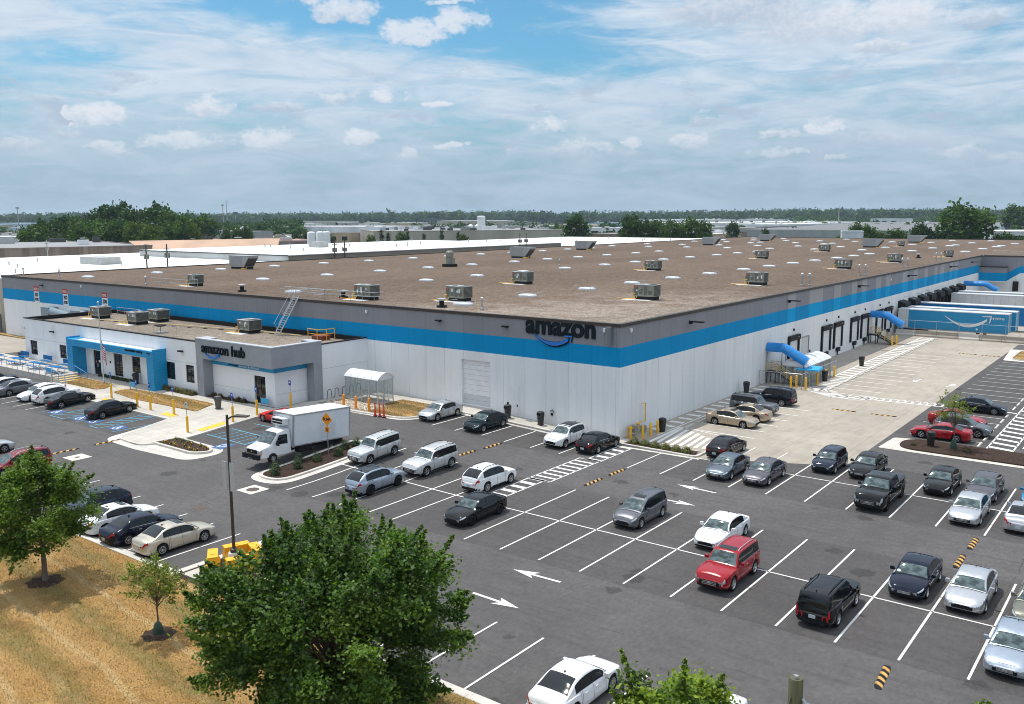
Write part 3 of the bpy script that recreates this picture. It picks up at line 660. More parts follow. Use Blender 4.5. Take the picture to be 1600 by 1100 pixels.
banded(mb, (0, y), (0, 156.0), (0, 1, 2))
# last bay: the painted stripe drops towards the loading canopy
zz = [(156.0, SB, ST), (y_end, 4.6, 6.3)]
mb.quad((0, 156, -.6), (0, y_end, -.6), (0, y_end, 4.6), (0, 156, SB), 0); mb.quad((0, 156, SB), (0, y_end, 4.6), (0, y_end, 6.3), (0, 156, ST), 1); mb.quad((0, 156, ST), (0, y_end, 6.3), (0, y_end, HW-.28), (0, 156, HW-.28), 2)
def wl(x0, x1, z0a, z0b, z1a, z1b, mi): mb.quad((x0, y_end, z0a), (x1, y_end, z0b), (x1, y_end, z1b), (x0, y_end, z1a), mi)
for (x0, x1, s0, s1, t0, t1) in ((0, 5.3, 4.5, 4.5, 6.3, 6.3), (5.3, 7.8, 4.5, SB, 6.3, ST-.2), (7.8, 70, SB, SB, ST-.2, ST-.2)):
    wl(x0, x1, -.6, -.6, s0, s1, 0); wl(x0, x1, s0, s1, t0, t1, 1); wl(x0, x1, t0, t1, HW-.28, HW-.28, 2)
mb.quad((XW, 0, -.6), (XW, YN, -.6), (XW, YN, HW-.28), (XW, 0, HW-.28), 0); mb.quad((XW, YN, -.6), (70, YN, -.6), (70, YN, HW-.28), (XW, YN, HW-.28), 2); mb.quad((70, YN, -.6), (70, y_end, -.6), (70, y_end, HW-.28), (70, YN, HW-.28), 2)
# reveal of the big dock opening in the front wall
mb.quad((-17.8, 0, .95), (-17.8, .35, .95), (-17.8, .35, 5.4), (-17.8, 0, 5.4)); mb.quad((-14.2, 0, .95), (-14.2, .35, .95), (-14.2, .35, 5.4), (-14.2, 0, 5.4))
mb.quad((-17.8, 0, 5.4), (-14.2, 0, 5.4), (-14.2, .35, 5.4), (-17.8, .35, 5.4)); mb.quad((-17.8, 0, .95), (-14.2, 0, .95), (-14.2, .35, .95), (-17.8, .35, .95))
mb.obj('wall', WM, wh)
rf = MB()
outl = [(XW, 0), (0, 0), (0, y_end), (70, y_end), (70, YN), (XW, YN)]
rf.quad((XW+.3, .3, 9.86), (-.3, .3, 9.86), (-.3, YN-.3, 9.86), (XW+.3, YN-.3, 9.86)); rf.quad((-.3, y_end+.3, 9.86), (69.7, y_end+.3, 9.86), (69.7, YN-.3, 9.86), (-.3, YN-.3, 9.86))
roof = rf.obj('roof', GRAV, wh)
cp = MB()
for i in range(6):
    a = Vector(outl[i]); b = Vector(outl[(i+1) % 6]); d = (b-a).normalized(); nn = Vector((d.y, -d.x))
    o1 = a+nn*.09-d*.09*(1 if i != 3 else 1); o2 = b+nn*.09+d*.09
    if i == 2: o1 = a+nn*.09; 
    q = [(a+nn*.09), (b+nn*.09), (b-nn*.35), (a-nn*.35)]
    # extend outer corners, butt inner ones
    if i in (0, 4): q[0] -= d*.09; q[1] += d*.09; q[2] += d*.09; q[3] -= d*.09
    if i == 2: q[0] += d*.36; q[3] += d*.36
    if i == 1: q[0] += d*.351; q[3] += d*.351; q[1] += d*.35; q[2] += d*.35
    if i in (3, 5): q[0] += d*.351; q[3] += d*.351; q[1] -= d*.351; q[2] -= d*.351
    cp.prism([tuple(p) for p in q], HW-.28, HW)
cp.obj('coping', COPE, wh)
seam = MB()
for i in range(40): seam.box(-.093-2.9*i-1, -.105, HW-.27, -.093-2.9*i-.97, -.085, HW+.004)
# dock doors
dd = MB()
for i in range(9): dd.box(-17.8, .27, .95+i*.494, -14.2, .31, .95+i*.494+.478, 0 if i > 1 else 1)
dd.obj('dock_door', [WHT, mat('door_white_grey', (.55, .57, .58), .5)], wh)
MB().box(-18.0, -.06, .25, -14.0, -.001, .93).obj('dock_sill', KERB, wh)
pd = MB().box(-11.9, -.05, .55, -10.8, -.004, 3.4).obj('personnel_door', WHT, wh)
MB().box(-11.0, -.09, 1.5, -10.9, -.05, 1.7).obj('door_handle', BLK, pd); MB().box(-12.15, -.08, 1.6, -12.0, -.004, 1.8).obj('card_reader', BLK, wh)
MB().lathe([(0, 8.2), (.24, 8.2), (.24, 9.75), (0, 9.75)], (-.95, -.28, 0), 12).obj('downpipe', mat('pipe_grey', (.16, .18, .19), .5), wh)
# wall lights, cameras
def wall_light(x, y, z, d, par, long=.0):
    mb = MB()
    if d == 'y': mb.box(x-.32, y-.45-long, z-.02, x+.32, y-.12, z+.12).box(x-.08, y-.14, z-.1, x+.08, y-.003, z+.1)
    else: mb.box(x+.35, y-.25, z-.02, x+1.5, y+.25, z+.10).box(x+.003, y-.06, z-.22, x+.36, y+.06, z+.1)
    return mb.obj('wall_light', BLK, par)
for x in (-20.5, -12.2, -101.8): wall_light(x, 0, 8.95, 'y', wh)
for yy in (13.0, 39.2, 67.1, 94.5, 126.5, 147.6): wall_light(0, yy, 9.0, 'x', wh)
def cam_dome(x, y, z, par): return MB().box(x-.1, y-.1, z, x+.1, y+.1, z+.22).lathe([(0, -.18), (.1, -.14), (.13, -.04), (.13, 0), (0, 0)], (x, y, z), 10).obj('security_camera', WHT, par)
for p in ((-30.8, -.12, 9.2), (-1.5, -.12, 9.35), (.12, 1.6, 9.3), (-90, -.12, 9.3), (.12, 84, 8.9)): cam_dome(*p, wh)
# skylights: domes on the structural grid
sky_me = None
def dome_mesh(sx, sy, guard):
    mb = MB(); n = 16; rings = [(1.0, 0), (1.0, .14), (.95, .22), (.80, .29), (.5, .34), (0.0, .36)]; v = []
    for r, z in rings:
        for i in range(n):
            a = 2*pi*i/n; c_, s_ = cos(a), sin(a); e = 3.2
            k = (abs(c_)**e+abs(s_)**e)**(-1/e); v.append((sx/2*r*k*c_, sy/2*r*k*s_, z))
    f = [(k*n+i, k*n+(i+1) % n, (k+1)*n+(i+1) % n, (k+1)*n+i) for k in range(5) for i in range(n)]
    mb.add(v, f)
    return mb.mesh('skylight', [DOME], 50)
skm = dome_mesh(2.35, 1.4, 0)
cnt = 0
for x in (-23, -50.6, -72, -100.2):
    for k in range(13):
        if (x == -72 and k in (0, 12)) : continue
        if cnt >= 99: break
        yy = 6.2+12.1*k+(1.2 if k > 5 else 0)+(1.5 if k > 9 else 0)
        o = link('skylight', skm, roof, (x+random.Random(k).uniform(-.3, .3), yy, 9.86)); cnt += 1
for r_, yy in enumerate((172, 194, 220, 228, 252, 279)):
    for k in range(9):
        x = -7-12.1*k
        if r_ in (2,) and k in (2, 3, 5, 8): continue
        if r_ == 5 and k in (0, 3, 4, 6): continue
        if cnt >= 99: break
        link('skylight', skm, roof, (x+(0 if r_ < 5 else 1), yy+(k*-.8 if r_ < 2 else 0)+(6 if r_ < 2 else 0), 9.86)); cnt += 1
rails = MB()
for x, y in ((-23, 6.2), (-23, 18.3), (-23, 30.4), (-23, 42.5), (-23, 54.6), (-23, 66.7), (-50.6, 6.2), (-23, 92)):
    for sx_ in (-1.3, 1.3): rails.path([(x+sx_, y-.8, 9.9), (x+sx_, y-.8, 10.35), (x+sx_*1.0, y+.8, 10.35), (x+sx_, y+.8, 9.9)], .025, 5)
rails.obj('skylight_guard', ALU, roof)
# loading canopy box at the far inner corner
MB().box(-.0+.003, y_end-2.6, 4.5, 5.3, y_end-.003, 6.3, 1).box(.003, y_end-2.6, 6.303, 5.3, y_end-.003, 7.5, 2).box(-.0+.003, y_end-2.72, 7.503, 5.4, y_end-.003, 7.62, 3).box(.003, y_end-2.63, 4.35, 5.33, y_end-.003, 4.497, 0).obj('loading_canopy', [WHT, WBL, WG, BLK], wh)
MB().box(6.5, y_end-.4, 2.3, 7.6, y_end-.01, 4.4).obj('dock_seal', BLK, wh)
# dock seals on the long right-hand wall
def dock(yc, w=1.85, z0=1.0, z1=4.3, leg=True, panel=True):
    mb = MB(); hw = w; x = .004
    mb.box(x, yc-hw, z0, .22, yc-hw+.42, z1).box(x, yc+hw-.42, z0, .22, yc+hw, z1).box(x, yc-hw, z1+.003, .34, yc+hw, z1+.62)
    if leg: mb.box(x, yc-.45, z0-.55, .3, yc+.75, z0-.05); mb.box(.05, yc+.1, .0, .15, yc+.25, z0-.5)
    s = mb.obj('dock_seal', BLK, wh)
    p = MB()
    for i in range(6): p.box(.02, yc-hw+.43, z0+i*(z1-z0)/6, .06, yc+hw-.43, z0+(i+.96)*(z1-z0)/6)
    p.obj('dock_panel', WHT, s)
    MB().box(.345, yc+hw-.9, z1+.3, .36, yc+hw-.7, z1+.42).obj('dock_number', PW, s)
    MB().box(.003, yc-.1, z1+1.15, .16, yc+.12, z1+1.42).obj('dock_lamp', BLK, wh)
for yc in (41.5, 53.6, 58.6, 66.0, 71.0, 78.7, 83.7): dock(yc, z1=4.0, z0=1.1)
rd = MB().box(.004, 44.7, -.1, .03, 47.0, 3.9).obj('roller_door', mat('door_pale', (.60, .60, .59), .5), wh)
MB().box(.04, 47.3, 1.5, .15, 47.6, 2.1).obj('door_control_box', BLK, wh)
MB().box(.004, 46.9, -.1, .12, 47.05, 3.95).box(.004, 44.6, 3.95, .12, 47.05, 4.05).obj('door_frame', mat('frame_grey', (.3, .3, .3), .5), wh)
for yc in (91.2, 97.8, 104.0, 109.6, 116.4, 122.4, 129.0, 135.5):
    mb = MB(); mb.box(.004, yc-1.7, .9, 1.1, yc-1.2, 3.9).box(.004, yc+1.2, .9, 1.1, yc+1.7, 3.9)
    mb.add([(0.004, yc-1.75, 3.9), (1.25, yc-1.75, 3.9), (1.25, yc+1.75, 3.9), (0.004, yc+1.75, 3.9), (.004, yc-1.75, 5.1), (1.15, yc-1.75, 4.75), (1.15, yc+1.75, 4.75), (.004, yc+1.75, 5.1)], [(0, 3, 2, 1), (4, 5, 6, 7), (0, 1, 5, 4), (1, 2, 6, 5), (2, 3, 7, 6), (3, 0, 4, 7)])
    mb.box(.003, yc-1.2, .9, .05, yc+1.2, 3.9)
    mb.obj('dock_seal', BLK, wh)
for yc in (93, 101, 108, 119): MB().path([(.01, yc, 5.55), (.9, yc+.1, 5.5), (1.6, yc+.2, 5.35)], .03, 5).box(1.4, yc+.05, 5.2, 1.75, yc+.35, 5.4).obj('dock_arm_light', STEEL, wh)
# rooms' vent grilles and junk on the wall
MB().box(-7.1, -.15, 1.2, -6.9, -.01, 1.4).path([(-7.2, -.08, 1.55), (-6.9, -.15, 1.75), (-6.7, -.15, 1.5)], .04, 5).obj('fire_department_connection', BLK, wh)
# ---------------------------------------------------------------- wall lettering
SG = mat('sign_charcoal', (.006, .012, .017), .6, spec=.12); SGB = mat('sign_blue', (.01, .17, .58), .35)
sg = thing('wall_sign', 'large dark letters with a blue arrow underneath, high on the front wall by the corner', 'sign', (-9.95, -.02, 8.52))
o = link('lettering', stand(text_mesh('amazon', 7.5, 1.27, .05, .034), [SG]), sg, (0, 0, 0))
smile(4.1, .62, .30, .16).obj('arrow', SGB, sg, loc=(1.05, 0, -.10)); smile(4.22, .65, .44, .10).obj('arrow_backing', SG, sg, loc=(1.0, .0, -.10))
# ================================================================ office annex
ax = thing('office_annex', 'low white office wing with a gravel roof, blue entrance frame and grey corner portal', 'office building', (0, 0, 0))
T0 = 6.5; x0, x1, yf = -81.3, -31., -12.4; ym = -.004
def wallrect(mb, xa, xb, za, zb, y, holes, m=0):
    """front wall facing -Y with rectangular holes (x0,x1,z0,z1)"""
    xs = sorted({xa, xb, *[q for hh in holes for q in hh[:2]]})
    for i in range(len(xs)-1):
        a, b = xs[i], xs[i+1]; hs = [q for q in holes if q[0] <= a+1e-6 and q[1] >= b-1e-6]; z = za
        for q in sorted(hs, key=lambda q: q[2]): mb.quad((a, y, z), (b, y, z), (b, y, q[2]), (a, y, q[2]), m); z = q[3]
        mb.quad((a, y, z), (b, y, z), (b, y, zb), (a, y, zb), m)
    for q in holes:
        for (p, r) in (((q[0], q[2]), (q[0], q[3])), ((q[1], q[2]), (q[1], q[3])), ((q[0], q[3]), (q[1], q[3])), ((q[0], q[2]), (q[1], q[2]))):
            mb.quad((p[0], y, p[1]), (r[0], y, r[1]), (r[0], y+.18, r[1]), (p[0], y+.18, p[1]), m)
wins = [(-80.0, -78.15, 1.85, 3.68), (-72.4, -70.7, 2.05, 3.72), (-64.3, -62.7, .86, 3.74), (-59.75, -57.9, 1.15, 3.76), (-55.9, -54.2, 1.95, 3.78), (-49.2, -47.4, 1.96, 3.83), (-45.4, -43.9, 1.96, 3.83)]
mb = MB(); wallrect(mb, x0, -42.9, 0, T0-.1, yf, wins)
mb.quad((x0, yf, 0), (x0, ym, 0), (x0, ym, T0-.1), (x0, yf, T0-.1)); mb.quad((x1, -6.6, 0), (x1, ym, 0), (x1, ym, T0-.1), (x1, -6.6, T0-.1))
# recessed walls of the corner portal
yi, xi = -11.45, -31.9
wallrect(mb, -42.0, xi, 0, 4.15, yi, [(-35.1, -33.35, .86, 3.62)])
mb.quad((xi, yi, 0), (xi, -6.9, 0), (xi, -6.9, 4.15), (xi, yi, 4.15))
mb.obj('wall', HUBW, ax)
JG = mat('joint_grey', (.42, .44, .46), .7)                # fine panel joints, proud strips
for bb in [(x-.012, yf-.004, .8, x+.012, yf-.0005, T0-.12) for x in (-76.2, -68.5, -52.9)]+[(x0+.02, yf-.0045, 3.95, -68.6, yf-.0006, 3.98), (-49.9, yf-.0045, 4.05, -43.3, yf-.0006, 4.08), (x1+.0006, -6.5, 3.9, x1+.0045, -.05, 3.93), (-42, yi-.0045, 1.95, -35.3, yi-.0006, 1.98), (xi+.0006, -11.4, 1.95, xi+.0045, -7, 1.98)]: MB().box(*bb).obj('panel_joint', JG, ax)
af = MB().quad((x0+.3, yf+.3, 6.0), (x1-.3, yf+.3, 6.0), (x1-.3, ym, 6.0), (x0+.3, ym, 6.0)); aroof = af.obj('roof', GRAV2, ax)
par = MB()
par.box(x0-.05, yf-.05, T0-.098, -43.0, yf+.28, T0); par.box(x0-.05, yf+.283, T0-.098, x0+.28, ym, T0); par.box(x1-.28, -6.55, T0-.098, x1+.05, ym-.302, T0); par.box(x0+.283, ym-.30, 5.58, x1-.283, ym, T0).box(x1-.28, ym-.30, T0-.098, x1+.05, ym, T0)
par.quad((x0+.27, yf+.3, 5.9), (x0+.27, ym, 5.9), (x0+.27, ym, T0-.1), (x0+.27, yf+.3, T0-.1)); par.quad((x1-.27, yf+.3, 5.9), (x1-.27, ym, 5.9), (x1-.27, ym, T0-.1), (x1-.27, yf+.3, T0-.1)); par.quad((x0+.3, yf+.27, 5.9), (-43, yf+.27, 5.9), (-43, yf+.27, T0-.1), (x0+.3, yf+.27, T0-.1))
par.obj('parapet', BLK, ax)
fr = mat('window_frame_black', (.02, .02, .022), .4)
for i, (a, b, c, d) in enumerate(wins+[(-35.1, -33.35, .86, 3.62)]):
    y = (yf if i < len(wins) else yi)+.14
    door = i in (2, 7)
    f = MB(); t = .06; f.box(a, y-.04, c, a+t, y+.04, d).box(b-t, y-.04, c, b, y+.04, d).box(a+t, y-.04, d-t, b-t, y+.04, d).box(a+t, y-.04, c, b-t, y+.04, c+t)
    f.box((a+b)/2-.035, y-.038, c+t, (a+b)/2+.035, y+.038, d-t)
    for zz in ((c+(d-c)*.70,) if door else (c+(d-c)*.36, c+(d-c)*.68)): f.box(a+t, y-.036, zz-.03, (a+b)/2-.036, y+.036, zz+.03).box((a+b)/2+.036, y-.036, zz-.03, b-t, y+.036, zz+.03)
    fo = f.obj('entrance_door' if door else 'window', fr, ax)
    MB().quad((a, y, c), (b, y, c), (b, y, d), (a, y, d)).obj('pane', DGL, fo)
    if door: MB().box((a+b)/2-.1, y-.12, c+.9, (a+b)/2-.07, y-.05, c+1.4).obj('handle', ALU, fo); MB().box((a+b)/2+.07, y-.12, c+.9, (a+b)/2+.1, y-.05, c+1.4).obj('handle', ALU, fo)
    if i == 2: MB().lathe([(0, 0), (.12, 0), (.12, .01)], (0, 0, 0), 12, axis='y').obj('notice_sticker', mat('sticker', (.7, .2, .2), .5), fo, loc=(a+.45, y-.06, c+1.55)); MB().box((a+b)/2+.2, y-.06, c+1.5, b-.15, y-.05, c+1.75).obj('notice_sticker', WHT, fo)
# blue entrance frame
ef = MB(); ya, yb_ = -14.0, yf-.003
ef.box(-67.3, ya, .55, -66.0, yb_, 5.05).box(-66.0+.003, ya, 4.3, -50.15-.003, ya+.35, 5.05).box(-50.15, ya, .55, -48.9, yb_, 5.05).box(-66.0+.003, ya+.353, 4.85, -50.15-.003, yb_, 5.0, 1)
for x in (-67.3, -48.95): ef.box(x, ya, 5.053, x+.08, yb_, 5.25)
for k in range(14): ef.box(-67.32, ya-.012, .85+k*.3, -66.0+.02, ya-.001, .865+k*.3, 2).box(-50.17, ya-.012, .85+k*.3, -48.88, ya-.001, .865+k*.3, 2)
for k in range(14): ef.box(-48.898, ya+.02, .85+k*.3, -48.888, yb_, .865+k*.3, 2)
for k in range(14): ef.box(-65.999, ya+.02, .85+k*.25, -65.989, yb_, .865+k*.25, 2)
ef.obj('entrance_frame', [AZUL, WHT, mat('groove_blue', (.008, .13, .33), .6)], ax)
link('lettering', stand(text_mesh('associates entry', 3.5, .36, .02, .012), [SG]), ax, (-54.3, ya-.02, 4.62))
MB().box(-49.9, -14.12, 4.75, -49.4, -14.0-.003, 4.85).obj('wall_light', BLK, ax)
# grey corner portal
pt = MB(); px0, px1, py0, py1, zt = -43.1, -30.75, -12.6, -6.4, 6.88
pt.box(px0, py0, .4, -41.95, yi, 4.78); pt.box(px1-1.0, -7.5, .4, px1, py1, 4.78)
pt.box(px0, py0, 4.783, px1, py0+.55, zt-.1); pt.box(px1-.55, py0+.553, 4.783, px1, py1, zt-.1)
pt.box(px0, py0+.553, 5.5, px0+1.7, py0+1.4, zt-.1); pt.box(px1-2.0, py1-.9, 5.5, px1-.553, py1, zt-.1)
pt.box(px0-.04, py0-.04, zt-.097, px1+.04, py0+.58, zt, 1); pt.box(px1-.58, py0+.583, zt-.097, px1+.04, py1+.04, zt, 1)
pt.box(px0-.04, py0+.583, zt-.097, px0+1.75, py0+1.45, zt, 1); pt.box(px1-2.05, py1-.95, zt-.097, px1-.583, py1+.04, zt, 1)
pt.quad((px0+.02, py0+.1, 4.79), (px1-.02, py0+.1, 4.79), (px1-.02, -6.5, 4.79), (px0+.02, -6.5, 4.79))
pt.obj('corner_portal', [GRY, mat('portal_cap', (.42, .44, .47), .5)], ax)
MB().box(-41.94, yi-.12, 4.153, xi+.12, yi+.1, 4.777).box(xi-.1, yi+.103, 4.153, xi+.12, -7.503, 4.777).obj('fascia_band', AZUL, ax)
link('lettering', stand(text_mesh('package', 1.55, .22, .01, .02), [SG]), ax, (-39.0, yi-.135, 4.24))
link('lettering', stand(text_mesh('pickup', 1.3, .24, .01, .006), [PW]), ax, (-37.25, yi-.135, 4.22)); link('lettering', stand(text_mesh('&', .2, .2, .01, .006), [PW]), ax, (-35.82, yi-.135, 4.26)); link('lettering', stand(text_mesh('returns', 1.4, .19, .01, .006), [PW]), ax, (-35.5, yi-.135, 4.26))
s2 = thing('wall_sign', 'dark letters with a small blue arrow on the grey corner portal of the office wing', 'sign', (-41.95, -12.62, 5.45))
link('lettering', stand(text_mesh('amazon hub', 7.2, 1.06, .05, .022), [SG]), s2, (0, 0, .02))
smile(2.45, .36, .2, .12).obj('arrow', SGB, s2, loc=(.65, 0, -.06))
for x in (-73.5, -45.8): wall_light(x, yf, 5.2, 'y', ax)
cam_dome(-81.2, yf-.12, 5.2, ax)
MB().box(-60.6, yf-.08, 2.55, -60.4, yf-.003, 2.75).obj('door_control_box', BLK, ax)
# ================================================================ roof equipment
def hvac(name, x, y, z, label, sx=2.3, sy=1.6, hh=1.25, group='rooftop air units', cat='air unit', light=False, rz=0.):
    t = thing(name, label, cat, (x, y, z), rz, group)
    MB().box(-sx/2+.12, -sy/2+.1, 0, sx/2-.12, sy/2-.1, .38).obj('kerb_base', BLK, t)
    mb = MB().box(-sx/2, -sy/2, .383, sx/2, sy/2, .383+hh).box(-sx/2-.05, -sy/2-.05, .386+hh, sx/2+.05, sy/2+.05, .44+hh, 1)
    mb.box(-sx/2-.28, -sy/2+.25, .55, -sx/2-.003, sy/2-.5, 1.15)
    mb.obj('casing', [UNIT, UNITL], t)
    p = MB(); rng = random.Random(int(x*7+y))
    for i in range(4):                                     # panels facing the lot
        a = -sx/2+.08+i*(sx-.16)/4
        p.box(a, -sy/2-.02, .5+.1*(i % 2), a+(sx-.3)/4*.8, -sy/2-.004, .5+hh*(.45 if i % 2 else .8), 0)
    for i in range(3): a = -sx/2+.2+rng.uniform(0, sx-.6); p.box(a, -sy/2-.03, .8+rng.uniform(0, .4), a+.2, -sy/2-.021, 1.1+rng.uniform(0, .4), 1)
    p.box(-sx/2+.15, -sy/2-.03, 1.35, -sx/2+.4, -sy/2-.021, 1.5, 2)
    p.obj('access_panel', [UNITL if light else mat('panel_olive', (.13, .135, .11), .5, .2), WHT, RED], t)
    lv = MB()
    for i in range(9): lv.box(sx/2+.003, -sy/2+.08, .5+i*hh*.1, sx/2+.02, sy/2-.08, .5+i*hh*.1+.07)
    for i in range(8): lv.box(sx/2-.9, -sy/2+.12+i*(sy-.24)/8, .444+hh, sx/2-.1, -sy/2+.12+(i+.6)*(sy-.24)/8, .455+hh)
    lv.obj('louvre', LOUV, t)
    MB().lathe([(.30, .445+hh), (.33, .5+hh), (.30, .5+hh), (.28, .46+hh), (0, .46+hh)], (-sx/4, 0, 0), 16).obj('fan_guard', UNITL, t)
    MB().path([(-sx/2-.1, -sy/2-.15, .02), (-sx/2-.1, -sy/2-.15, .7), (-sx/2+.25, -sy/2-.12, .7)], .045, 6).path([(-sx/2-2.0, -sy/2-.3, .08), (-sx/2+.4, -sy/2-.25, .08), (-sx/2+.45, -sy/2-.08, .4)], .045, 6).obj('gas_pipe', YEL, t)
    MB().box(-sx/2-1.1, -sy/2-1.0, .005, sx/2-.2, -sy/2+.2, .03).obj('roof_pad', WHT, t)
    return t
U = [(-70.5, 5.0, 'small air unit inside a guard rail above the left end of the front roof edge'), (-36.1, 4.2, 'air unit behind a white guard rail near the top of the wall ladder'), (-26.2, 8.7, 'air unit beside a skylight, standing left of the large wall letters'),
     (-35.6, 33.2, 'air unit in the middle of the roof, third in the column behind the front edge'), (-35.4, 70.3, 'air unit in the centre of the roof beyond the middle one, with yellow pipe'), (-10.1, 22.1, 'air unit nearest the roof corner, straight above the large wall letters'),
     (-36.0, 119.9, 'distant air unit far down the middle column of the roof'), (-8.4, 49.4, 'air unit second from the roof corner along the loading side edge'), (-37.5, 165.2, 'dark far air unit at the back of the middle column'),
     (-10.2, 92.2, 'air unit above the loading docks, third along the loading side edge'), (-8.6, 119.0, 'air unit above the docks, fourth along the loading side edge'), (-4.9, 148.2, 'small dark air unit near the inner roof corner at the far loading end'), (-31.2, 213.9, 'small pale box unit far back on the roof')]
for i, (x, y, lb) in enumerate(U): hvac('rooftop_air_unit', x, y+.9, 9.86, lb, *( (1.7, 1.4, 1.1) if i in (11, 12, 0) else (2.5, 1.6, 1.25)))
AU = [(-76.6, -4.6, 'leftmost air unit on the office wing roof, behind the flagpole'), (-66.2, -5.4, 'air unit second from left on the office wing roof'), (-66.6, -2.3, 'air unit third from left on the office wing roof, close to the warehouse wall'), (-47.6, -2.5, 'air unit alone behind the grey corner portal on the office wing roof')]
for x, y, lb in AU: hvac('rooftop_air_unit', x, y, 6.0, lb, 2.1, 1.8, 1.1)
def ahu(x, y, lb, s=1.):
    t = thing('air_handler', lb, 'air handler', (x, y, 9.86), 0, 'long rooftop air handlers')
    MB().box(-2.4*s, -1.0, 0, 1.4*s, 1.0, .35).obj('kerb_base', BLK, t)
    mb = MB(); pr = [(-2.8*s, .353), (1.4*s, .353), (2.9*s, 2.1), (2.9*s, 2.35), (-2.8*s, 2.35)]
    mb.prism(pr, -1.1, 1.1, 0, 'y'); mb.box(-2.85*s, -1.15, 2.353, 2.95*s, 1.15, 2.42, 1)
    mb.obj('casing', [UNITL, STEEL], t)
    lv = MB()
    for i in range(8):
        a = .12+i*.1; lv.add([((1.45+1.45*a)*s, -1.0, .36+1.72*a), ((1.45+1.45*(a+.06))*s, -1.0, .36+1.72*(a+.06)), ((1.45+1.45*(a+.06))*s, 1.0, .36+1.72*(a+.06)), ((1.45+1.45*a)*s, 1.0, .36+1.72*a)], [(0, 1, 2, 3)])
    for v in range(len(lv.v)): lv.v[v] = (lv.v[v][0]+.03, lv.v[v][1], lv.v[v][2]-.03)
    lv.obj('louvre', LOUV, t)
    d = MB()
    for i in range(4): d.box((-2.5+i*.9)*s, -1.12, .5, (-2.5+i*.9+.82)*s, -1.103, 2.2)
    d.obj('access_panel', mat('panel_pale', (.36, .37, .36), .5, .3), t)
    MB().path([(1.2*s, -1.5, .1), (2.6*s, -1.5, .1), (2.9*s, -1.4, .5)], .06, 6).obj('gas_pipe', YEL, t)
AH = [(-99.8, 34.0, 'large slanted air handler at the left part of the roof, nearest of its kind'), (-82.2, 95.6, 'slanted air handler in the upper middle of the roof'), (-96.0, 143.3, 'slanted air handler just in front of the white neighbouring roof'), (-83.8, 197.6, 'slanted air handler in front of the low brown building'), (-85.5, 248.4, 'slanted air handler near the back edge beside the grey warehouse'), (-35.5, 200.4, 'long slanted air handler on the right back part of the roof'), (-36.1, 253.2, 'farthest slanted air handler, in front of the green bushes')]
for x, y, lb in AH: ahu(x, y+1.2, lb)
t = thing('cooling_tower', 'tall grey cylindrical exhaust stack unit standing on the roof', 'exhaust unit', (-72.4, 60.8, 9.86))
MB().box(-1.0, -1, 0, 1.0, 1, .5).obj('kerb_base', BLK, t); MB().lathe([(0, .5), (.72, .5), (.72, 1.7), (.6, 1.75), (.6, 1.8), (.74, 1.85), (.74, 2.7), (.5, 2.85), (.5, 3.0), (0, 3.0)], n=18).box(.65, -.35, .5, 1.05, .35, 1.6).obj('casing', UNIT, t)
def pipe_vent(x, y, lb, grp, hh=1.2, r=.16, cap=True, cat='roof vent'):
    t = thing('roof_vent', lb, cat, (x, y, 9.86), 0, grp)
    MB().lathe([(0, 0), (r*1.5, 0), (r*1.5, .2), (r*.7, .25), (r*.7, hh*.8)], n=10).obj('stem', BLK if r > .25 else STEEL, t)
    MB().lathe([(0, hh*.75), (r*1.3, hh*.75), (r*1.3, hh*.95), (r*.5, hh), (0, hh)], n=10).obj('cap', ALU, t)
ordn = ['nearest', 'second', 'third', 'fourth']
for k, (x, y) in enumerate(((-2.8, 51.8), (-2.8, 76.8), (-3.0, 102.8), (-3.0, 128.5))):
    pipe_vent(x, y, 'left one of the %s pair of roof vents above the loading docks' % ordn[k], 'paired vents along the loading side', 1.7)
    pipe_vent(x+.8, y+.5, 'right one of the %s pair of roof vents above the loading docks' % ordn[k], 'paired vents along the loading side', 1.7)
for x, y, lb in ((-57.1, 3.6, 'short black and silver vent left of the wall ladder on the front roof edge'), (-39.6, 4.7, 'short dark vent inside the long guard rail near the ladder top'), (-23.2, 3.3, 'low dark vent in front of a skylight near the front roof edge'), (-9.2, 141.0, 'thick short vent far along the loading side of the roof')): pipe_vent(x, y, lb, None, .95, .36)
for x, y, lb in ((-115.0, 3.2, 'thin vent pipe at the far left corner of the roof'), (-102.5, 3.0, 'thin vent pipe left of the first skylight on the front edge'), (-77.6, 2.7, 'thin vent pipe left of the railed air unit on the front edge'), (-56.9, 74.3, 'thin dark vent pipe in the middle of the roof'), (-18, 3.5, 'thin small vent pipe right of the front skylight')): pipe_vent(x, y, lb, None, 1.3, .12)
def rail(name, lb, pts, hh=1.05, m=ALU, z=9.86, step=2.0, cat='guard rail', r=.03, par=None):
    mb = MB()
    for i in range(len(pts)-1):
        a = Vector((*pts[i], z)); b = Vector((*pts[i+1], z)); n = max(1, round((b-a).length/step))
        for j in range(n+1): p = a+(b-a)*j/n; mb.tube(p, p+Vector((0, 0, hh)), r, n=5)
        for q in (hh, hh*.55): mb.tube(a+Vector((0, 0, q)), b+Vector((0, 0, q)), r, n=5)
    o = mb.obj(name, m, par)
    if par is None: tag(o, lb, cat)
    return o
rail('guard_rail', 'white guard rail around the small air unit at the left front edge', [(-76.6, 3.0), (-68.0, 3.0), (-68, 4.5)])
rail('guard_rail', 'long pale guard rail on the front roof edge right of the ladder', [(-44.4, 3.2), (-33.0, 3.2), (-33, 4.6)])
rail('guard_rail', 'pale guard rail behind the ladder top on the roof edge', [(-48.3, 3.3), (-42.6, 3.3), (-40.4, 2.6), (-40.4, .6)])
rail('guard_rail', 'pale guard rail at the far inner corner of the roof', [(1.5, 163), (7.5, 163), (7.5, 165)])
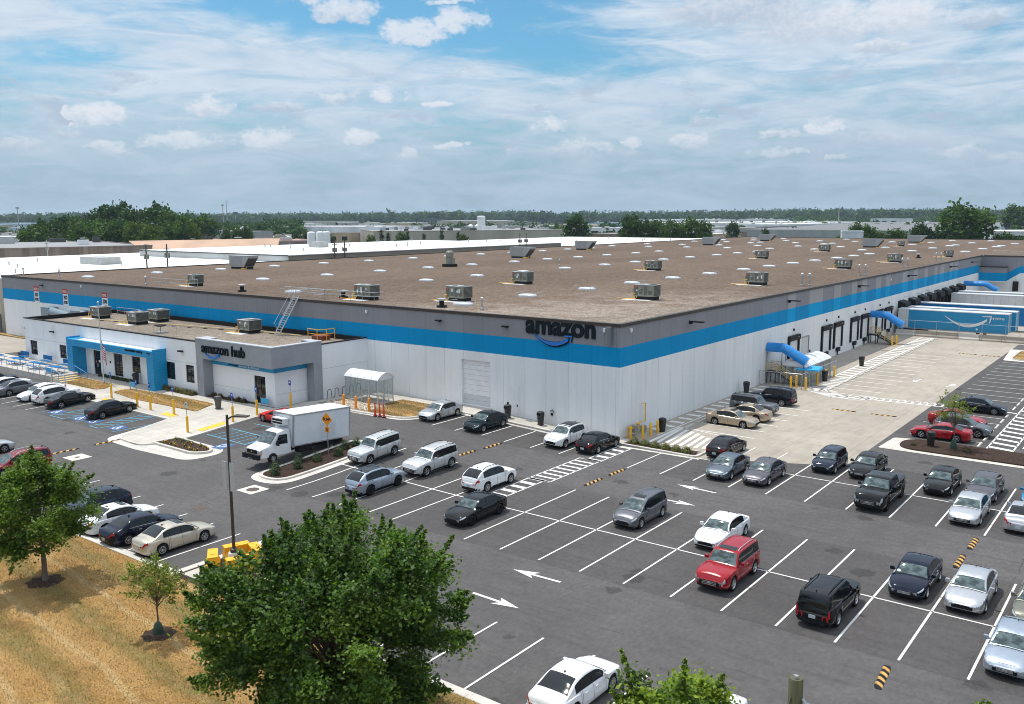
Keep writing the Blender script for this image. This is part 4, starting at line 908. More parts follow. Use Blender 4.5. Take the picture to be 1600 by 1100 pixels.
rail('guard_rail', 'white railing at the left end of the office wing roof', [(-78.6, -1.2), (-72.9, -1.2)], z=6.0)
t = thing('wall_ladder', 'aluminium stair ladder leaning from the office wing roof up the warehouse wall', 'ladder', (0, 0, 0))
a0, a1 = Vector((-43.6, -2.2, 6.0)), Vector((-42.4, -.1, 10.3)); wv = Vector((.8, 0, 0))
MB().tube(a0, a1, .06, n=6).obj('stringer', ALU, t); MB().tube(a0+wv, a1+wv, .06, n=6).obj('stringer', ALU, t)
mb = MB()
for i in range(17): p = a0+(a1-a0)*(i+.5)/17; mb.box(p.x+.06, p.y-.1, p.z-.02, p.x+.74, p.y+.1, p.z+.02)
mb.obj('tread', ALU, t)
mb = MB()
for s_ in (0, 1): 
    q = wv*s_+Vector((0, -.35, .75)); mb.tube(a0+q+(a1-a0)*.12, a1+q, .03, n=5)
    for i in (2, 8, 14): p = a0+(a1-a0)*(i+.5)/17+wv*s_; mb.tube(p, p+Vector((0, -.35, .75)), .025, n=5)
    mb.path([a1+q, a1+wv*s_+Vector((.2, .6, .75)), a1+wv*s_+Vector((.3, 1.6, .75)), a1+wv*s_+Vector((.3, 1.6, -.3))], .03, 5)
mb.obj('handrail', ALU, t)
t = thing('roof_hatch', 'dark red roof hatch inside a yellow guard frame on the office wing roof', 'roof hatch', (-36.4, -1.6, 6.0))
MB().box(-.8, -.6, 0, .8, .6, .35).obj('hatch_base', mat('hatch_red', (.25, .06, .03), .6, var=.2, scale=3), t); MB().box(-.9, -.7, .353, .9, .7, .48).obj('lid', mat('hatch_red', (.3, .07, .04), .5), t)
mb = MB()
for x, y in ((-1.15, -.8), (.5, -.95), (1.15, -.2), (1.15, .95)): mb.tube((x, y, 0), (x, y, 1.25), .04, n=6)
for q in (1.2, .7): mb.path([(-1.15, -.8, q), (.5, -.95, q), (1.15, -.2, q), (1.15, .95, q)], .04, 6)
mb.obj('guard_frame', YEL, t)
t = thing('satellite_dish', 'dark round dish on a ballast frame on the office wing roof', 'satellite dish', (-56.0, -8.6, 6.0))
MB().lathe([(0, 0), (.35, .03), (.6, .12), (.72, .2), (.70, .22), (.4, .08), (0, .05)], (0, 0, .7), 18).obj('dish', BLK, t); MB().tube((0, 0, .05), (0, 0, .75), .05, n=6).box(-.8, -.5, 0, .8, .5, .08).tube((-2.2, .5, .75), (2.2, .7, .75), .025, n=5).tube((-2.2, .5, 0), (-2.2, .5, .75), .025, n=5).tube((2.2, .7, 0), (2.2, .7, .75), .025, n=5).obj('mount', STEEL, t)
gp = MB().path([(-74, -6.4, 6.12), (-62, -3.9, 6.12), (-50, -2.0, 6.12), (-40, -1.3, 6.12)], .06, 6)
for i in range(12): gp.box(-73.5+i*2.6, -6.5+i*.42, 6.0, -73.1+i*2.6, -6.1+i*.42, 6.08, 1)
tag(gp.obj('gas_line', [mat('gas_tan', (.55, .42, .2), .6), BROWN]), 'tan gas pipe on small brown blocks running along the office wing roof', 'gas pipe')
# big grey ducts and dock levellers behind the annex on the left
for x, lb in ((-97.5, 'left grey round duct on the warehouse wall behind the office wing'), (-88.7, 'right grey round duct on the warehouse wall behind the office wing')):
    t = thing('wall_duct', lb, 'duct', (x, -.004, 4.4), 0, 'grey round ducts on the front wall')
    DG = mat('duct_grey', (.22, .28, .32), .45, .2)
    MB().box(-2.2, -1.6, 0, 0, -.0, 1.5).obj('duct_box', DG, t); MB().tube((0, -1.0, .9), (5.2, -1.0, .45), .62, n=18).obj('duct_tube', DG, t); MB().box(.5, -1.4, -3.6, .8, -.3, .0).box(4.6, -1.4, -3.6, 4.9, -.3, -.2).obj('support', BLK, t)
for x, lb in ((-104, 'left red and white dock notice high on the blue band'), (-95.0, 'middle red and white dock notice high on the blue band'), (-83.8, 'red and white dock notice behind the flagpole top')):
    t = thing('dock_notice', lb, 'notice board', (x, -.05, 5.6), 0, 'red and white notices on the blue band')
    zz_ = {-104: 6.2, -95.0: 6.2, -83.8: 6.2}[x]; t.location.z = zz_
    MB().box(-.75, 0, 0, .75, .04, 2.3).obj('panel', WHT, t); MB().box(-.75, -.012, 1.75, .75, -.003, 2.5).obj('header', mat('notice_red', (.45, .015, .02), .5), t)
    link('lettering', stand(text_mesh('DOCK', 1.2, .35, .01, .02), [PW]), t, (-.6, -.02, 1.95)); link('lettering', stand(text_mesh('200', 1.1, .6, .01, .02), [SG]), t, (-.55, -.008, .95)); link('lettering', stand(text_mesh('DOORS', 1.1, .45, .01, .02), [SG]), t, (-.55, -.008, .3))
# ================================================================ street furniture
def bin_(x, y, lb, m=None, lid=None, top='dome', s=1.):
    t = thing('trash_can', lb, 'trash can', (x, y, h(x, y)+(.13 if x < 1.3 or x > 20 else .012)), 0, 'trash cans'); t.scale = (.92, .92, .84); m = m or mat('bin_black', (.018, .016, .016), .45, var=.2, scale=5)
    MB().prism([(-.26, -.26), (.26, -.26), (.26, .26), (-.26, .26)], 0, .05).lathe([(0, .05), (.28, .05), (.36, .95), (.38, 1.0), (.36, 1.04), (0, 1.04)], n=16).obj('bin_body', m, t, 40)
    MB().lathe([(.38, 1.045), (.39, 1.3), (.36, 1.42), (.2, 1.5), (0, 1.52)], n=16).box(-.2, -.41, 1.12, .2, -.36, 1.34, 1).obj('lid', [lid or m, DGL], t, 40)
for x, y, lb in ((-11.2, -1.2, 'black trash can against the front wall beside the white door'), (-7.6, -1.0, 'black trash can by the front wall, right of the one by the door'), (1.7, 4.7, 'black trash can behind the four yellow bollards at the building corner'), (.9, 25.4, 'black trash can by the wall behind the dark parked vehicles'), (5.2, 38.0, 'black trash can beside a yellow bollard outside the fenced stair'),
        (5.5, 51.3, 'black trash can alone beside the striped crossing in the yard'), (-36.0, -15.1, 'grey trash can with dark lid on the walk by the grey portal'), (-32.0, -5.6, 'black round trash can left of the wave bike rack'), (-54.35, -12.95, 'black trash can at the right end of the entrance frame'), (-66.9, -13.5, 'black trash can left of the blue entrance frame by the benches'), (-81.7, -12.9, 'black trash can at the far left of the picnic terrace'), (22.2, 12.9, 'black trash can on the mulch island before the red coupe')):
    bin_(x, y, lb, m=mat('bin_grey', (.08, .075, .075), .5) if 'grey trash' in lb else None)
def bollard(x, y, lb, m=YEL, hh=1.1, r=.11, grp='yellow bollards', cat='bollard', sign=False, z=.13):
    t = thing('bollard', lb, cat, (x, y, h(x, y)+z), 0, grp)
    MB().lathe([(0, 0), (r, 0), (r, hh-.06), (r*.8, hh-.01), (0, hh+.02)], n=12).obj('post', m, t, 50)
    if sign:
        MB().tube((0, 0, hh), (0, 0, hh+1.0), .03, n=6).obj('sign_post', STEEL, t)
        s_ = MB().box(-.17, -.035, hh+.75, .17, -.02, hh+1.25, 0 if sign != 2 else 1).obj('sign_plate', [mat('sign_blue_plate', (.015, .07, .42), .4), mat('sign_pale_blue', (.45, .60, .66), .4)], t)
        MB().lathe([(0, 0), (.08, 0), (.08, .005), (0, .005)], (0, -.045, hh+1.05), 10, axis='y').obj('emblem', PW if sign != 2 else mat('sign_blue_plate', ()), s_)
        s_.parent = t
for i, (x, y) in enumerate(((-50.4, -18.0), (-44.35, -18.65), (-41.9, -18.7), (-38.2, -18.5), (-31.5, -21.4), (-30.6, -17.3), (-30.5, -14.7), (-30.3, -10.9))):
    bollard(x, y, 'yellow bollard with a %s accessible parking sign, %s from the left before the office' % ('pale' if i == 4 else 'blue', ['first', 'second', 'third', 'fourth', 'fifth', 'sixth', 'seventh', 'last'][i]), sign=2 if i == 4 else 1, hh=1.45, r=.11, grp='yellow bollards with parking signs')
for i, (x, y) in enumerate(((-26.4, -7.6), (-24.7, -7.6), (-23.0, -7.5))): bollard(x, y, 'orange bollard before the glass shelter, %s of three' % ['left', 'middle', 'right'][i], ORG, 1.25, .13, 'orange bollards before the shelter')
for i, (x, y) in enumerate(((-21.3, -8.35), (-20.75, -8.3), (-20.2, -8.3))):
    t = thing('delineator_post', 'slim red plastic post at the kerb by the grass, %s of three' % ['left', 'middle', 'right'][i], 'delineator', (x, y, h(x, y)+.02), 0, 'red delineator posts')
    MB().lathe([(0, 0), (.2, 0), (.2, .05), (0, .07)], n=10).obj('foot', BLK, t); MB().lathe([(0, .07), (.11, .07), (.11, .3), (.085, .34), (.085, .6), (.1, .62), (.07, .7), (.06, 1.2), (.03, 1.35), (0, 1.36)], n=10).obj('post', RED, t)
for i, (x, y) in enumerate(((.75, .7), (1.55, 1.4), (1.6, 2.7), (1.6, 4.0))): bollard(x, y, 'yellow bollard guarding the gas meter at the building corner, %s of four' % ['first', 'second', 'third', 'last'][i], hh=1.15, r=.11, grp='yellow bollards at the gas meter', z=.01)
for x, y, lb in ((3.77, 30.9, 'yellow bollard at the foot of the fenced blue-roofed stair'), (5.3, 31.3, 'yellow bollard at the near corner of the fence'), (5.35, 34.9, 'yellow bollard in the middle of the fence line'), (5.3, 38.0, 'yellow bollard beside the trash can by the fence'), (5.36, 40.9, 'yellow bollard at the far end of the fence'), (4.0, 32.0, 'dull yellow bollard inside the fence, left'), (3.9, 33.9, 'dull yellow bollard inside the fence, right'), (3.9, 71.8, 'yellow bollard left of the second stair foot'), (4.1, 73.4, 'yellow bollard right of the second stair foot')): bollard(x, y, lb, hh=1.4, r=.12, grp='yellow bollards in the yard', z=.01)
t = thing('gas_meter', 'yellow gas meter piping at the foot of the building corner', 'gas meter', (.5, 2.0, .02))
MB().path([(-.1, -1.2, 0), (-.1, -1.2, .9), (-.1, -.2, .9), (-.1, -.2, .5), (-.1, .8, .5), (-.1, .8, 1.0), (-.1, 1.9, 1.0), (-.1, 1.9, 2.6), (-.1, 1.2, 2.65)], .055, 8).path([(.1, -.9, .1), (.1, -.9, .8), (.1, .1, .8)], .05, 8).obj('pipework', YEL, t)
MB().box(-.3, -.5, .35, .2, .1, .95).box(-.25, 1.3, .1, .15, 1.7, .6).obj('meter_box', mat('meter_grey', (.25, .25, .22), .5), t); MB().lathe([(0, 0), (.16, 0), (.2, .06), (.16, .12), (0, .12)], (-.05, .5, .9), 12).obj('regulator', YEL, t)
# speed bumps 
def bump(x0, y0, x1, y1, lb):
    L_ = hypot(x1-x0, y1-y0); t = thing('speed_bump', lb, 'speed bump', ((x0+x1)/2, (y0+y1)/2, h((x0+x1)/2, (y0+y1)/2)+.012), atan2(y1-y0, x1-x0), 'black and yellow speed bumps')
    mb = MB(); n = 18; pr = [(-.17, 0), (-.13, .035), (-.06, .055), (.06, .055), (.13, .035), (.17, 0)]
    xs = [-L_/2+L_*i/n for i in range(n+1)]
    for i in range(n):
        e0 = .55 if i == 0 else 1; e1 = .55 if i == n-1 else 1; m_ = 1 if (i % 4 in (2, 3) and 1 < i < n-1) else 0
        for k in range(5):
            y0_, z0_ = pr[k]; y1_, z1_ = pr[k+1]; sk = .12 if True else 0
            mb.quad((xs[i]+(y0_*.8 if 0 < i else 0), y0_*e0, z0_*e0), (xs[i+1]+(y0_*.8 if i < n-1 else 0), y0_*e1, z0_*e1), (xs[i+1]+(y1_*.8 if i < n-1 else 0), y1_*e1, z1_*e1), (xs[i]+(y1_*.8 if 0 < i else 0), y1_*e0, z1_*e0), m_)
    mb.obj('hump', [BLK, mat('bump_yellow', (.50, .27, .06), .7, var=.4, scale=6)], t)
for a in ((-34.95, -28.2, -34.95, -25.85, 'speed bump across the aisle left of the flower bed, upper of two'), (-34.85, -31.9, -34.85, -29.5, 'speed bump beside the left tree top, lower of two'), (-6.9, -10.1, -6.8, -7.8, 'speed bump near the front wall row, upper of two'), (-7.1, -13.2, -7.0, -11.0, 'speed bump behind the silver parked estate vehicles, lower of two'),
        (4.95, -13.2, 5.0, -10.9, 'speed bump right of the striped crossing, lower of two'), (5.0, -9.95, 5.1, -7.75, 'speed bump right of the striped crossing, upper of two'), (29.6, -29.6, 29.45, -27.4, 'speed bump in the bottom right aisle by itself'), (29.4, -13.9, 29.4, -11.6, 'speed bump above the silver sedan on the right, lower of two'), (29.45, -10.4, 29.45, -8.2, 'speed bump above the silver sedan on the right, upper of two'),
        (10.85, 23.07, 13.1, 23.13, 'speed bump on the concrete yard, left of two in the near line'), (14.6, 23.08, 16.9, 23.15, 'speed bump on the concrete yard, right of two in the near line'), (13.3, 69.8, 15.5, 69.8, 'speed bump far down the yard, left of two'), (16.2, 69.7, 18.4, 69.6, 'speed bump far down the yard, right of two')): bump(*a)
def wstop(x, y, lb, along='y', L_=1.8):
    mb = MB(); pr = [(-.1, 0), (-.07, .12), (.07, .12), (.1, 0)]
    if along == 'y': mb.prism(pr, -L_/2, L_/2, 0, 'y')
    else: mb.prism(pr, -L_/2, L_/2, 0, 'x')
    me = mb.mesh('wheel_stop', [KERB]); return me
wm = wstop(0, 0, '')
def ws(x, y, lb, grp): tag(link('wheel_stop', wm, None, (x, y, h(x, y)+.012)), lb, 'wheel stop', grp)
for k in range(19): ws(7.45, 33.2+2.78*k, 'pale wheel stop in the long yard row, %s from the near end' % ORDW[k], 'wheel stops along the yard crossing')
for k, y in enumerate((7.9, 10.6, 13.4)): ws(2.75, y, 'pale wheel stop by the gold sedans, %s from the near end' % ORDW[k], 'wheel stops along the loading wall')
for k, y in enumerate((15.9, 18.4, 21.2, 23.9, 26.6, 29.4, 33.5, 36, 38.5, 41.1, 44, 46.8, 49.6, 52.3, 55)): ws(25.35, y, 'white wheel stop in the row left of the right-hand crossing, %s from the near end' % ORDW[k], 'wheel stops along the right crossing')
for k, y in enumerate((17.2, 20.0, 22.7, 25.4)): ws(28.5, y, 'white wheel stop at the right picture edge beyond the crossing, %s from the near end' % ORDW[k], 'wheel stops beyond the right crossing')
# lamp post with water-filled barriers
lx, ly = -2.45, -37.4
t = thing('lamp_post', 'tall dark parking lot lamp post with a single flat head standing among yellow barriers', 'lamp post', (lx, ly, .1))
MB().lathe([(0, 0), (.33, 0), (.33, .72), (.3, .76), (0, .76)], n=20).obj('concrete_foot', KERB, t, 50)
MB().lathe([(0, .765), (.2, .765), (.2, .95), (.09, 1.0), (.07, 8.5), (0, 8.52)], n=12).obj('pole', BROWN, t, 50)
hd = MB().path([(0, 0, 8.25), (.25, .12, 8.42), (.5, .24, 8.46)], .045, 6)
hd.add([(.42, .02, 8.42), (1.2, .37, 8.44), (1.05, .72, 8.44), (.3, .4, 8.42), (.42, .02, 8.5), (1.2, .37, 8.5), (1.05, .72, 8.5), (.3, .4, 8.52)], [(0, 3, 2, 1), (4, 5, 6, 7), (0, 1, 5, 4), (1, 2, 6, 5), (2, 3, 7, 6), (3, 0, 4, 7)])
hd.obj('lamp_head', BROWN, t)
for s_, nm in ((-.33, 'sign_panel'), (.33, 'sign_panel')): MB().box(s_-.19, -.12, 4.3, s_+.19, -.09, 5.9).obj('sign_panel', mat('sign_back', (.5, .55, .6), .4, .3), t)
def barrier_(x, y, rz, lb):
    t = thing('water_barrier', lb, 'plastic barrier', (x, y, .12), rz, 'yellow barriers round the lamp post'); m = mat('barrier_yellow', (.85, .42, .01), .5, var=.12, scale=4)
    mb = MB(); prof = [(-.42, 0), (-.42, .3), (-.24, .48), (-.3, .85), (.3, .85), (.24, .48), (.42, .3), (.42, 0)]
    mb.prism(prof, -.78, .78, 0, 'y'); mb.obj('shell', m, t); t.scale = (.88, .9, .85)
    MB().box(-.31, -.79, .853, .31, .79, .92).box(-.15, -.3, .923, .15, .1, .95).obj('rim', m, t); MB().box(-.44, -.3, .05, -.425, .3, .5).obj('recess', mat('barrier_dark', (.5, .22, .01), .6), t)
for a in ((lx-.75, ly-.85, .95, 'yellow water barrier in front left of the lamp post'), (lx-.85, ly+.75, -.35, 'yellow water barrier behind left of the lamp post'), (lx+.95, ly-.35, -.4, 'yellow water barrier right of the lamp post, half hidden by leaves'), (lx+.3, ly+1.2, 1.2, 'yellow water barrier behind the lamp post')): barrier_(*a)
# bump warning sign
t = thing('bump_sign', 'orange diamond warning sign with a speed plate on the mulch island beside the box truck', 'road sign', (-15.35, -19.3, h(-15.3, -19.3)+.1), radians(8))
MB().tube((0, 0, 0), (0, 0, 3.2), .035, n=6).obj('post', STEEL, t)
OR_ = mat('sign_orange', (.85, .30, .01), .45)
MB().prism([(-.55, 2.85), (0, 2.3), (.55, 2.85), (0, 3.4)], -.06, -.04, 0, 'y').obj('diamond_plate', OR_, t); MB().box(-.22, -.06, 1.8, .22, -.04, 2.26).obj('speed_plate', OR_, t)
link('lettering', stand(text_mesh('BUMP', .72, .24, .004, .02), [SG]), t, (-.36, -.064, 2.74)); link('lettering', stand(text_mesh('5', .16, .28, .004, .02), [SG]), t, (-.08, -.064, 1.88))
# flagpole
t = thing('flagpole', 'tall thin white flagpole with the flag at half staff before the office entrance', 'flagpole', (-58.1, -14.65, .75))
MB().lathe([(0, 0), (.12, 0), (.1, .3), (.075, .35), (.05, 9.0), (0, 9.02)], n=10).obj('pole', ALU, t, 50); MB().lathe([(0, 9.0), (.1, 9.06), (.13, 9.13), (.1, 9.2), (0, 9.25)], n=10).obj('ball', ALU, t, 60)
fl = MB(); n, k = 12, 13
for i in range(n):
    for j in range(k):
        def P_(i, j):
            u, v = i/n, j/k; fold = .16*sin(u*9+v*2)*u; dx = .10+u*1.05*(.35+.65*v); return (dx+.05*sin(v*5), fold, 4.95-v*1.9-u*.85*(1.0)-.1*u*u)
        mi_ = 2 if (i < 5 and j < 7) else (0 if j % 2 == 0 else 1)
        fl.quad(P_(i, j), P_(i+1, j), P_(i+1, j+1), P_(i, j+1), mi_)
tag(fl.obj('flag', [mat('flag_red', (.45, .02, .03), .8), mat('flag_white', (.7, .7, .72), .8), mat('flag_blue', (.02, .03, .14), .8)], None, 60, (-58.1, -14.65, .75)), 'drooping red, white and blue striped flag hanging half way up the pole', 'flag')
# picnic terrace
TZ = 1.2
deck = thing('terrace', 'raised concrete picnic terrace with yellow-edged steps left of the entrance', 'terrace', (0, 0, 0))
MB().prism([(-92, -17.4), (-64.6, -17.3), (-64.6, -14.2), (-68.6, -12.41), (-92, -12.41)], .0, TZ-.003).obj('deck', WALK, deck)
mb = MB()
for i in range(4): mb.box(-64.59+i*.7, -17.2+.0, 0, -63.89+i*.7, -14.6, TZ-.14-i*.13, 0).box(-64.12+i*.7, -17.19, TZ-.14-i*.13+.002, -63.88+i*.7, -14.61, TZ-.14-i*.13+.012, 1)
mb.obj('step', [WALK, PY], deck)
RB = mat('rail_blue', (.12, .30, .62), .4)
mb = MB()
for i in range(20): x = -91+i*1.38; mb.tube((x, -17.25, TZ), (x, -17.25, TZ+.95), .03, n=5)
mb.tube((-91.5, -17.25, TZ+.95), (-64.7, -17.25, TZ+.95), .03, n=5).tube((-91.5, -17.25, TZ+.5), (-64.7, -17.25, TZ+.5), .02, n=5)
for y in (-17.2, -14.6):
    mb.path([(-64.6, y, TZ), (-64.6, y, TZ+.95), (-62.0, y, TZ+.35), (-61.7, y, TZ+.35), (-61.7, y, .6)], .035, 5).tube((-63.2, y, TZ-.4), (-63.2, y, TZ+.6), .03, n=5)
mb.obj('railing', RB, deck)
def table(x, y, lb):
    t = thing('picnic_table', lb, 'picnic table', (x, y, TZ), .05, 'blue picnic tables')
    MB().box(-1.2, -.42, .72, 1.2, .42, .77).obj('table_top', BLUEP, t)
    for s_ in (-1, 1): MB().box(-1.15, s_*.72-.15, .42, 1.15, s_*.72+.15, .46).obj('seat', BLUEP, t)
    for s_ in (-.75, .75): MB().path([(s_, -.75, .42), (s_, -.55, .03), (s_, .55, .03), (s_, .75, .42)], .03, 5).tube((s_, 0, .03), (s_, 0, .72), .04, n=5).obj('leg', STEEL, t)
for a in ((-77.2, -15.4, 'leftmost blue picnic table on the terrace'), (-71.7, -15.6, 'middle blue picnic table on the terrace'), (-66.9, -15.7, 'right blue picnic table on the terrace near the steps'), (-83.0, -15.4, 'blue picnic table cut by the left edge of the terrace')): table(*a)
def bench(x, y, lb):
    t = thing('park_bench', lb, 'bench', (x, y, TZ), 0, 'blue benches against the office wall')
    MB().box(-1.1, -.25, .42, 1.1, .22, .47).obj('seat', BLUEP, t)
    mb = MB()
    for i in range(5): mb.box(-1.1+i*.45, .2, .55, -1.1+i*.45+.38, .26, 1.0)
    mb.box(-1.12, .22, 1.0, 1.12, .3, 1.06).obj('backrest', BLUEP, t)
    for s_ in (-.85, .85): MB().path([(s_, -.25, .0), (s_, -.2, .42), (s_, .25, .42), (s_, .3, 1.0)], .03, 5).obj('leg', STEEL, t)
for a in ((-80.2, -13.3, 'blue bench at the left end of the wall'), (-74.2, -13.3, 'blue bench between the two left windows'), (-69.0, -13.4, 'blue bench near the trash can left of the entrance frame')): bench(*a)
def stand_sign(x, y, z, lb):
    t = thing('ground_sign', lb, 'small sign', (x, y, z)); MB().box(-.5, -.03, .35, .5, .03, .85).obj('panel', mat('sign_sky', (.03, .38, .68), .4), t); MB().tube((-.55, 0, 0), (-.55, 0, .95), .04, n=5).tube((.55, 0, 0), (.55, 0, .95), .04, n=5).obj('leg', STEEL, t)
stand_sign(-65.8, -17.0, TZ, 'light blue panel on the terrace rail beside the steps'); stand_sign(-51.4, -15.0, .82, 'small light blue sign standing in the brown grass behind the sign bollards'); stand_sign(-33.0, -11.9, .75, 'small folding stand with a blue panel at the white corner wall')
# shelter
def shelter(name, x, y, z, rz, lx_, ly_, lb, hh=2.3, fine=True):
    t = thing(name, lb, 'shelter', (x, y, z), rz)
    mb = MB(); xs = [-lx_/2, -lx_/2+.9, -lx_/2+1.7, 0, lx_/2-1.25, lx_/2]
    for a in (-lx_/2, -lx_/2+lx_*.27, 0.02, lx_/2-lx_*.27, lx_/2):
        for b in (-ly_/2, ly_/2): mb.box(a-.04, b-.04, 0, a+.04, b+.04, hh)
    for b in (-ly_/6, ly_/6):
        for a in (-lx_/2, lx_/2): mb.box(a-.03, b-.03, 0, a+.03, b+.03, hh)
    mb.box(-lx_/2-.08, -ly_/2-.08, hh, lx_/2+.08, -ly_/2+.06, hh+.1).box(-lx_/2-.08, ly_/2-.06, hh, lx_/2+.08, ly_/2+.08, hh+.1)
    mb.box(-lx_/2-.08, -ly_/2+.063, hh, -lx_/2+.06, ly_/2-.063, hh+.1).box(lx_/2-.06, -ly_/2+.063, hh, lx_/2+.08, ly_/2-.063, hh+.1); mb.obj('frame', ALU, t)
    gl = MB(); gl.quad((-lx_/2+.05, ly_/2, .25), (lx_/2-.05, ly_/2, .25), (lx_/2-.05, ly_/2, hh), (-lx_/2+.05, ly_/2, hh))
    for a in (-lx_/2, lx_/2): gl.quad((a, -ly_/2+.05, .25), (a, ly_/2-.05, .25), (a, ly_/2-.05, hh), (a, -ly_/2+.05, hh))
    gl.quad((-lx_/2+.05, -ly_/2, .25), (0, -ly_/2, .25), (0, -ly_/2, hh), (-lx_/2+.05, -ly_/2, hh))
    gl.obj('glass_panel', GLS, t)
    mb = MB(); n = 12; L2 = lx_/2+.12
    arc = [(-(ly_/2+.1)+(ly_+.2)*i/n, hh+.1+.62*sin(pi*i/n)**.8) for i in range(n+1)]
    for i in range(n):
        (y0, z0), (y1, z1) = arc[i], arc[i+1]; mb.quad((-L2, y0, z0), (L2, y0, z0), (L2, y1, z1), (-L2, y1, z1)).quad((-L2, y0, z0-.04), (L2, y0, z0-.04), (L2, y1, z1-.04), (-L2, y1, z1-.04))
        for s_ in (-1, 1): mb.quad((s_*L2, y0, z0-.04), (s_*L2, y1, z1-.04), (s_*L2, y1, z1), (s_*L2, y0, z0)).quad((s_*(L2-.1), y0, hh+.1), (s_*(L2-.1), y1, hh+.1), (s_*(L2-.1), y1, z1-.04), (s_*(L2-.1), y0, z0-.04))
    mb.obj('roof', mat('shelter_roof', (.72, .73, .76), .3), t, 60)
    rb = MB()
    for a in [-L2+2*L2*i/5 for i in range(1, 5)]:
        rb.path([(a, y_, z_+.02) for y_, z_ in arc], .02, 4)
    rb.obj('roof_rib', ALU, t)
    MB().box(-lx_/2+1.2, ly_/2-.75, .42, lx_/2-.6, ly_/2-.35, .47).box(-lx_/2+1.4, ly_/2-.6, 0, -lx_/2+1.5, ly_/2-.5, .42).box(lx_/2-.9, ly_/2-.6, 0, lx_/2-.8, ly_/2-.5, .42).obj('seat', WHT, t)
shelter('glass_shelter', -26.75, -3.85, .86, 0, 4.6, 2.1, 'glass bus-stop style shelter with a white barrel roof beside the brown grass')
# bike rack
t = thing('bike_rack', 'wave-shaped dark bike rack against the white wall behind the shelter', 'bike rack', (-30.45, -6.1, .85)); pts = []
for k in range(9):
    y0 = k*.5
    for j in range(7):
        a = pi*j/6; top_ = (k % 2 == 0); pts.append((0, y0+.25-.25*cos(a), (.75+.25*sin(a)) if top_ else (.35-.25*sin(a))))
pts = [(0, 0, 0)]+pts+[(0, 4.5, 0)]
MB().path(pts, .035, 6).obj('wave_tube', mat('rack_grey', (.1, .11, .12), .4, .5), t, 60)
# fenced stair with blue tube awning
def stair(name, x, y, n, lb, zt=1.35, run=3.0):
    t = thing(name, lb, 'staircase', (x, y, .01))
    MB().box(0, -.6, zt-.12, 1.3, .9, zt).box(.1, -.5, 0, .2, -.4, zt-.121).box(1.1, -.5, 0, 1.2, -.4, zt-.121).box(1.1, .7, 0, 1.2, .8, zt-.121).box(.1, .7, 0, .2, .8, zt-.121).obj('landing', BLK, t)
    mb = MB()
    for i in range(8): z = zt-(i+1)*zt/8.6; mb.box(1.3+i*.3, -.5, z-.04, 1.62+i*.3, .8, z)
    mb.obj('tread', BROWN, t)
    for yy in (-.55, .85): mb = MB(); mb.add([(1.3, yy, zt-.15), (1.3, yy, zt+.05), (3.75, yy, .12), (3.75, yy, -.0), (1.3, yy+.04, zt-.15), (1.3, yy+.04, zt+.05), (3.75, yy+.04, .12), (3.75, yy+.04, 0)], [(0, 1, 2, 3), (7, 6, 5, 4), (0, 4, 5, 1), (1, 5, 6, 2), (2, 6, 7, 3), (3, 7, 4, 0)]); mb.obj('stringer', BLK, t)
    mb = MB(); TAN = mat('rail_tan', (.60, .42, .16), .5)
    for yy in (-.57, .88):
        for q in (.25, .45, .65, .85, 1.05): mb.path([(.05, yy, zt+q), (1.35, yy, zt+q), (3.75, yy, q)], .032, 4)
        for px_ in ((.1, zt), (1.3, zt), (2.5, zt/2), (3.7, 0)): mb.tube((px_[0], yy, px_[1]), (px_[0], yy, px_[1]+1.05), .035, n=5)
    mb.obj('railing', TAN, t)
    return t
def tube(name, pts, r, lb, m=TBLUE, flare=True):
    mb = MB(); rr = []; P = []
    pts = [Vector(p) for p in pts]
    for i in range(len(pts)-1):
        k = max(2, int((pts[i+1]-pts[i]).length/.22))
        for j in range(k): P.append(pts[i]+(pts[i+1]-pts[i])*j/k); rr.append(r*(1+.035*((len(P)) % 4 == 0)))
    P.append(pts[-1]); rr.append(r)
    # half-round awning
    n = 12; v = []; ref = Vector((0, 1, 0))
    for i, p in enumerate(P):
        d = (P[min(i+1, len(P)-1)]-P[max(0, i-1)]).normalized(); side = d.cross(Vector((0, 0, 1))).normalized(); u_ = side.cross(d).normalized()
        for j in range(n+1): a = -.35+(pi+.7)*j/n; v.append(p+side*cos(a)*rr[i]+u_*sin(a)*rr[i])
    f = [(i*(n+1)+j, i*(n+1)+j+1, (i+1)*(n+1)+j+1, (i+1)*(n+1)+j) for i in range(len(P)-1) for j in range(n)]
    f.append(tuple(range((len(P)-1)*(n+1), len(P)*(n+1))))
    mb.add(v, f); return tag(mb.obj(name, m, None, 50), lb, 'awning')
stair('stair', .05, 33.4, 8, 'steel stair with tan railings beneath the near blue awning inside the fence')
aps = tube('awning', [(.02, 33.4, 3.95), (1.9, 33.5, 3.95), (4.4, 33.8, 2.55)], .72, 'blue half-round awning over the fenced stair, nearest of three')
aw = MB(); aw.add([(3.6, 32.8, 1.9), (6.0, 33.2, 1.85), (5.9, 35.2, 1.95), (3.6, 35.0, 1.95), (3.6, 32.8, 2.05), (5.9, 33.2, 2.0), (5.8, 35.1, 2.15), (3.6, 35.0, 2.2)], [(0, 3, 2, 1), (4, 5, 6, 7), (0, 1, 5, 4), (1, 2, 6, 5), (2, 3, 7, 6), (3, 0, 4, 7)])
tag(aw.obj('canvas_flap', mat('canvas_cyan', (.02, .36, .70), .5)), 'light blue loose canvas hanging below the near awning', 'canvas')
for p in ((.15, 32.9), (1.9, 32.9), (1.9, 34.1), (4.3, 33.2), (4.3, 34.5)): MB().tube((0, 0, 0), (0, 0, 3.6 if p[0] < 3 else 2.3), .04, n=6).obj('post', BROWN, aps, loc=(*p, 0))
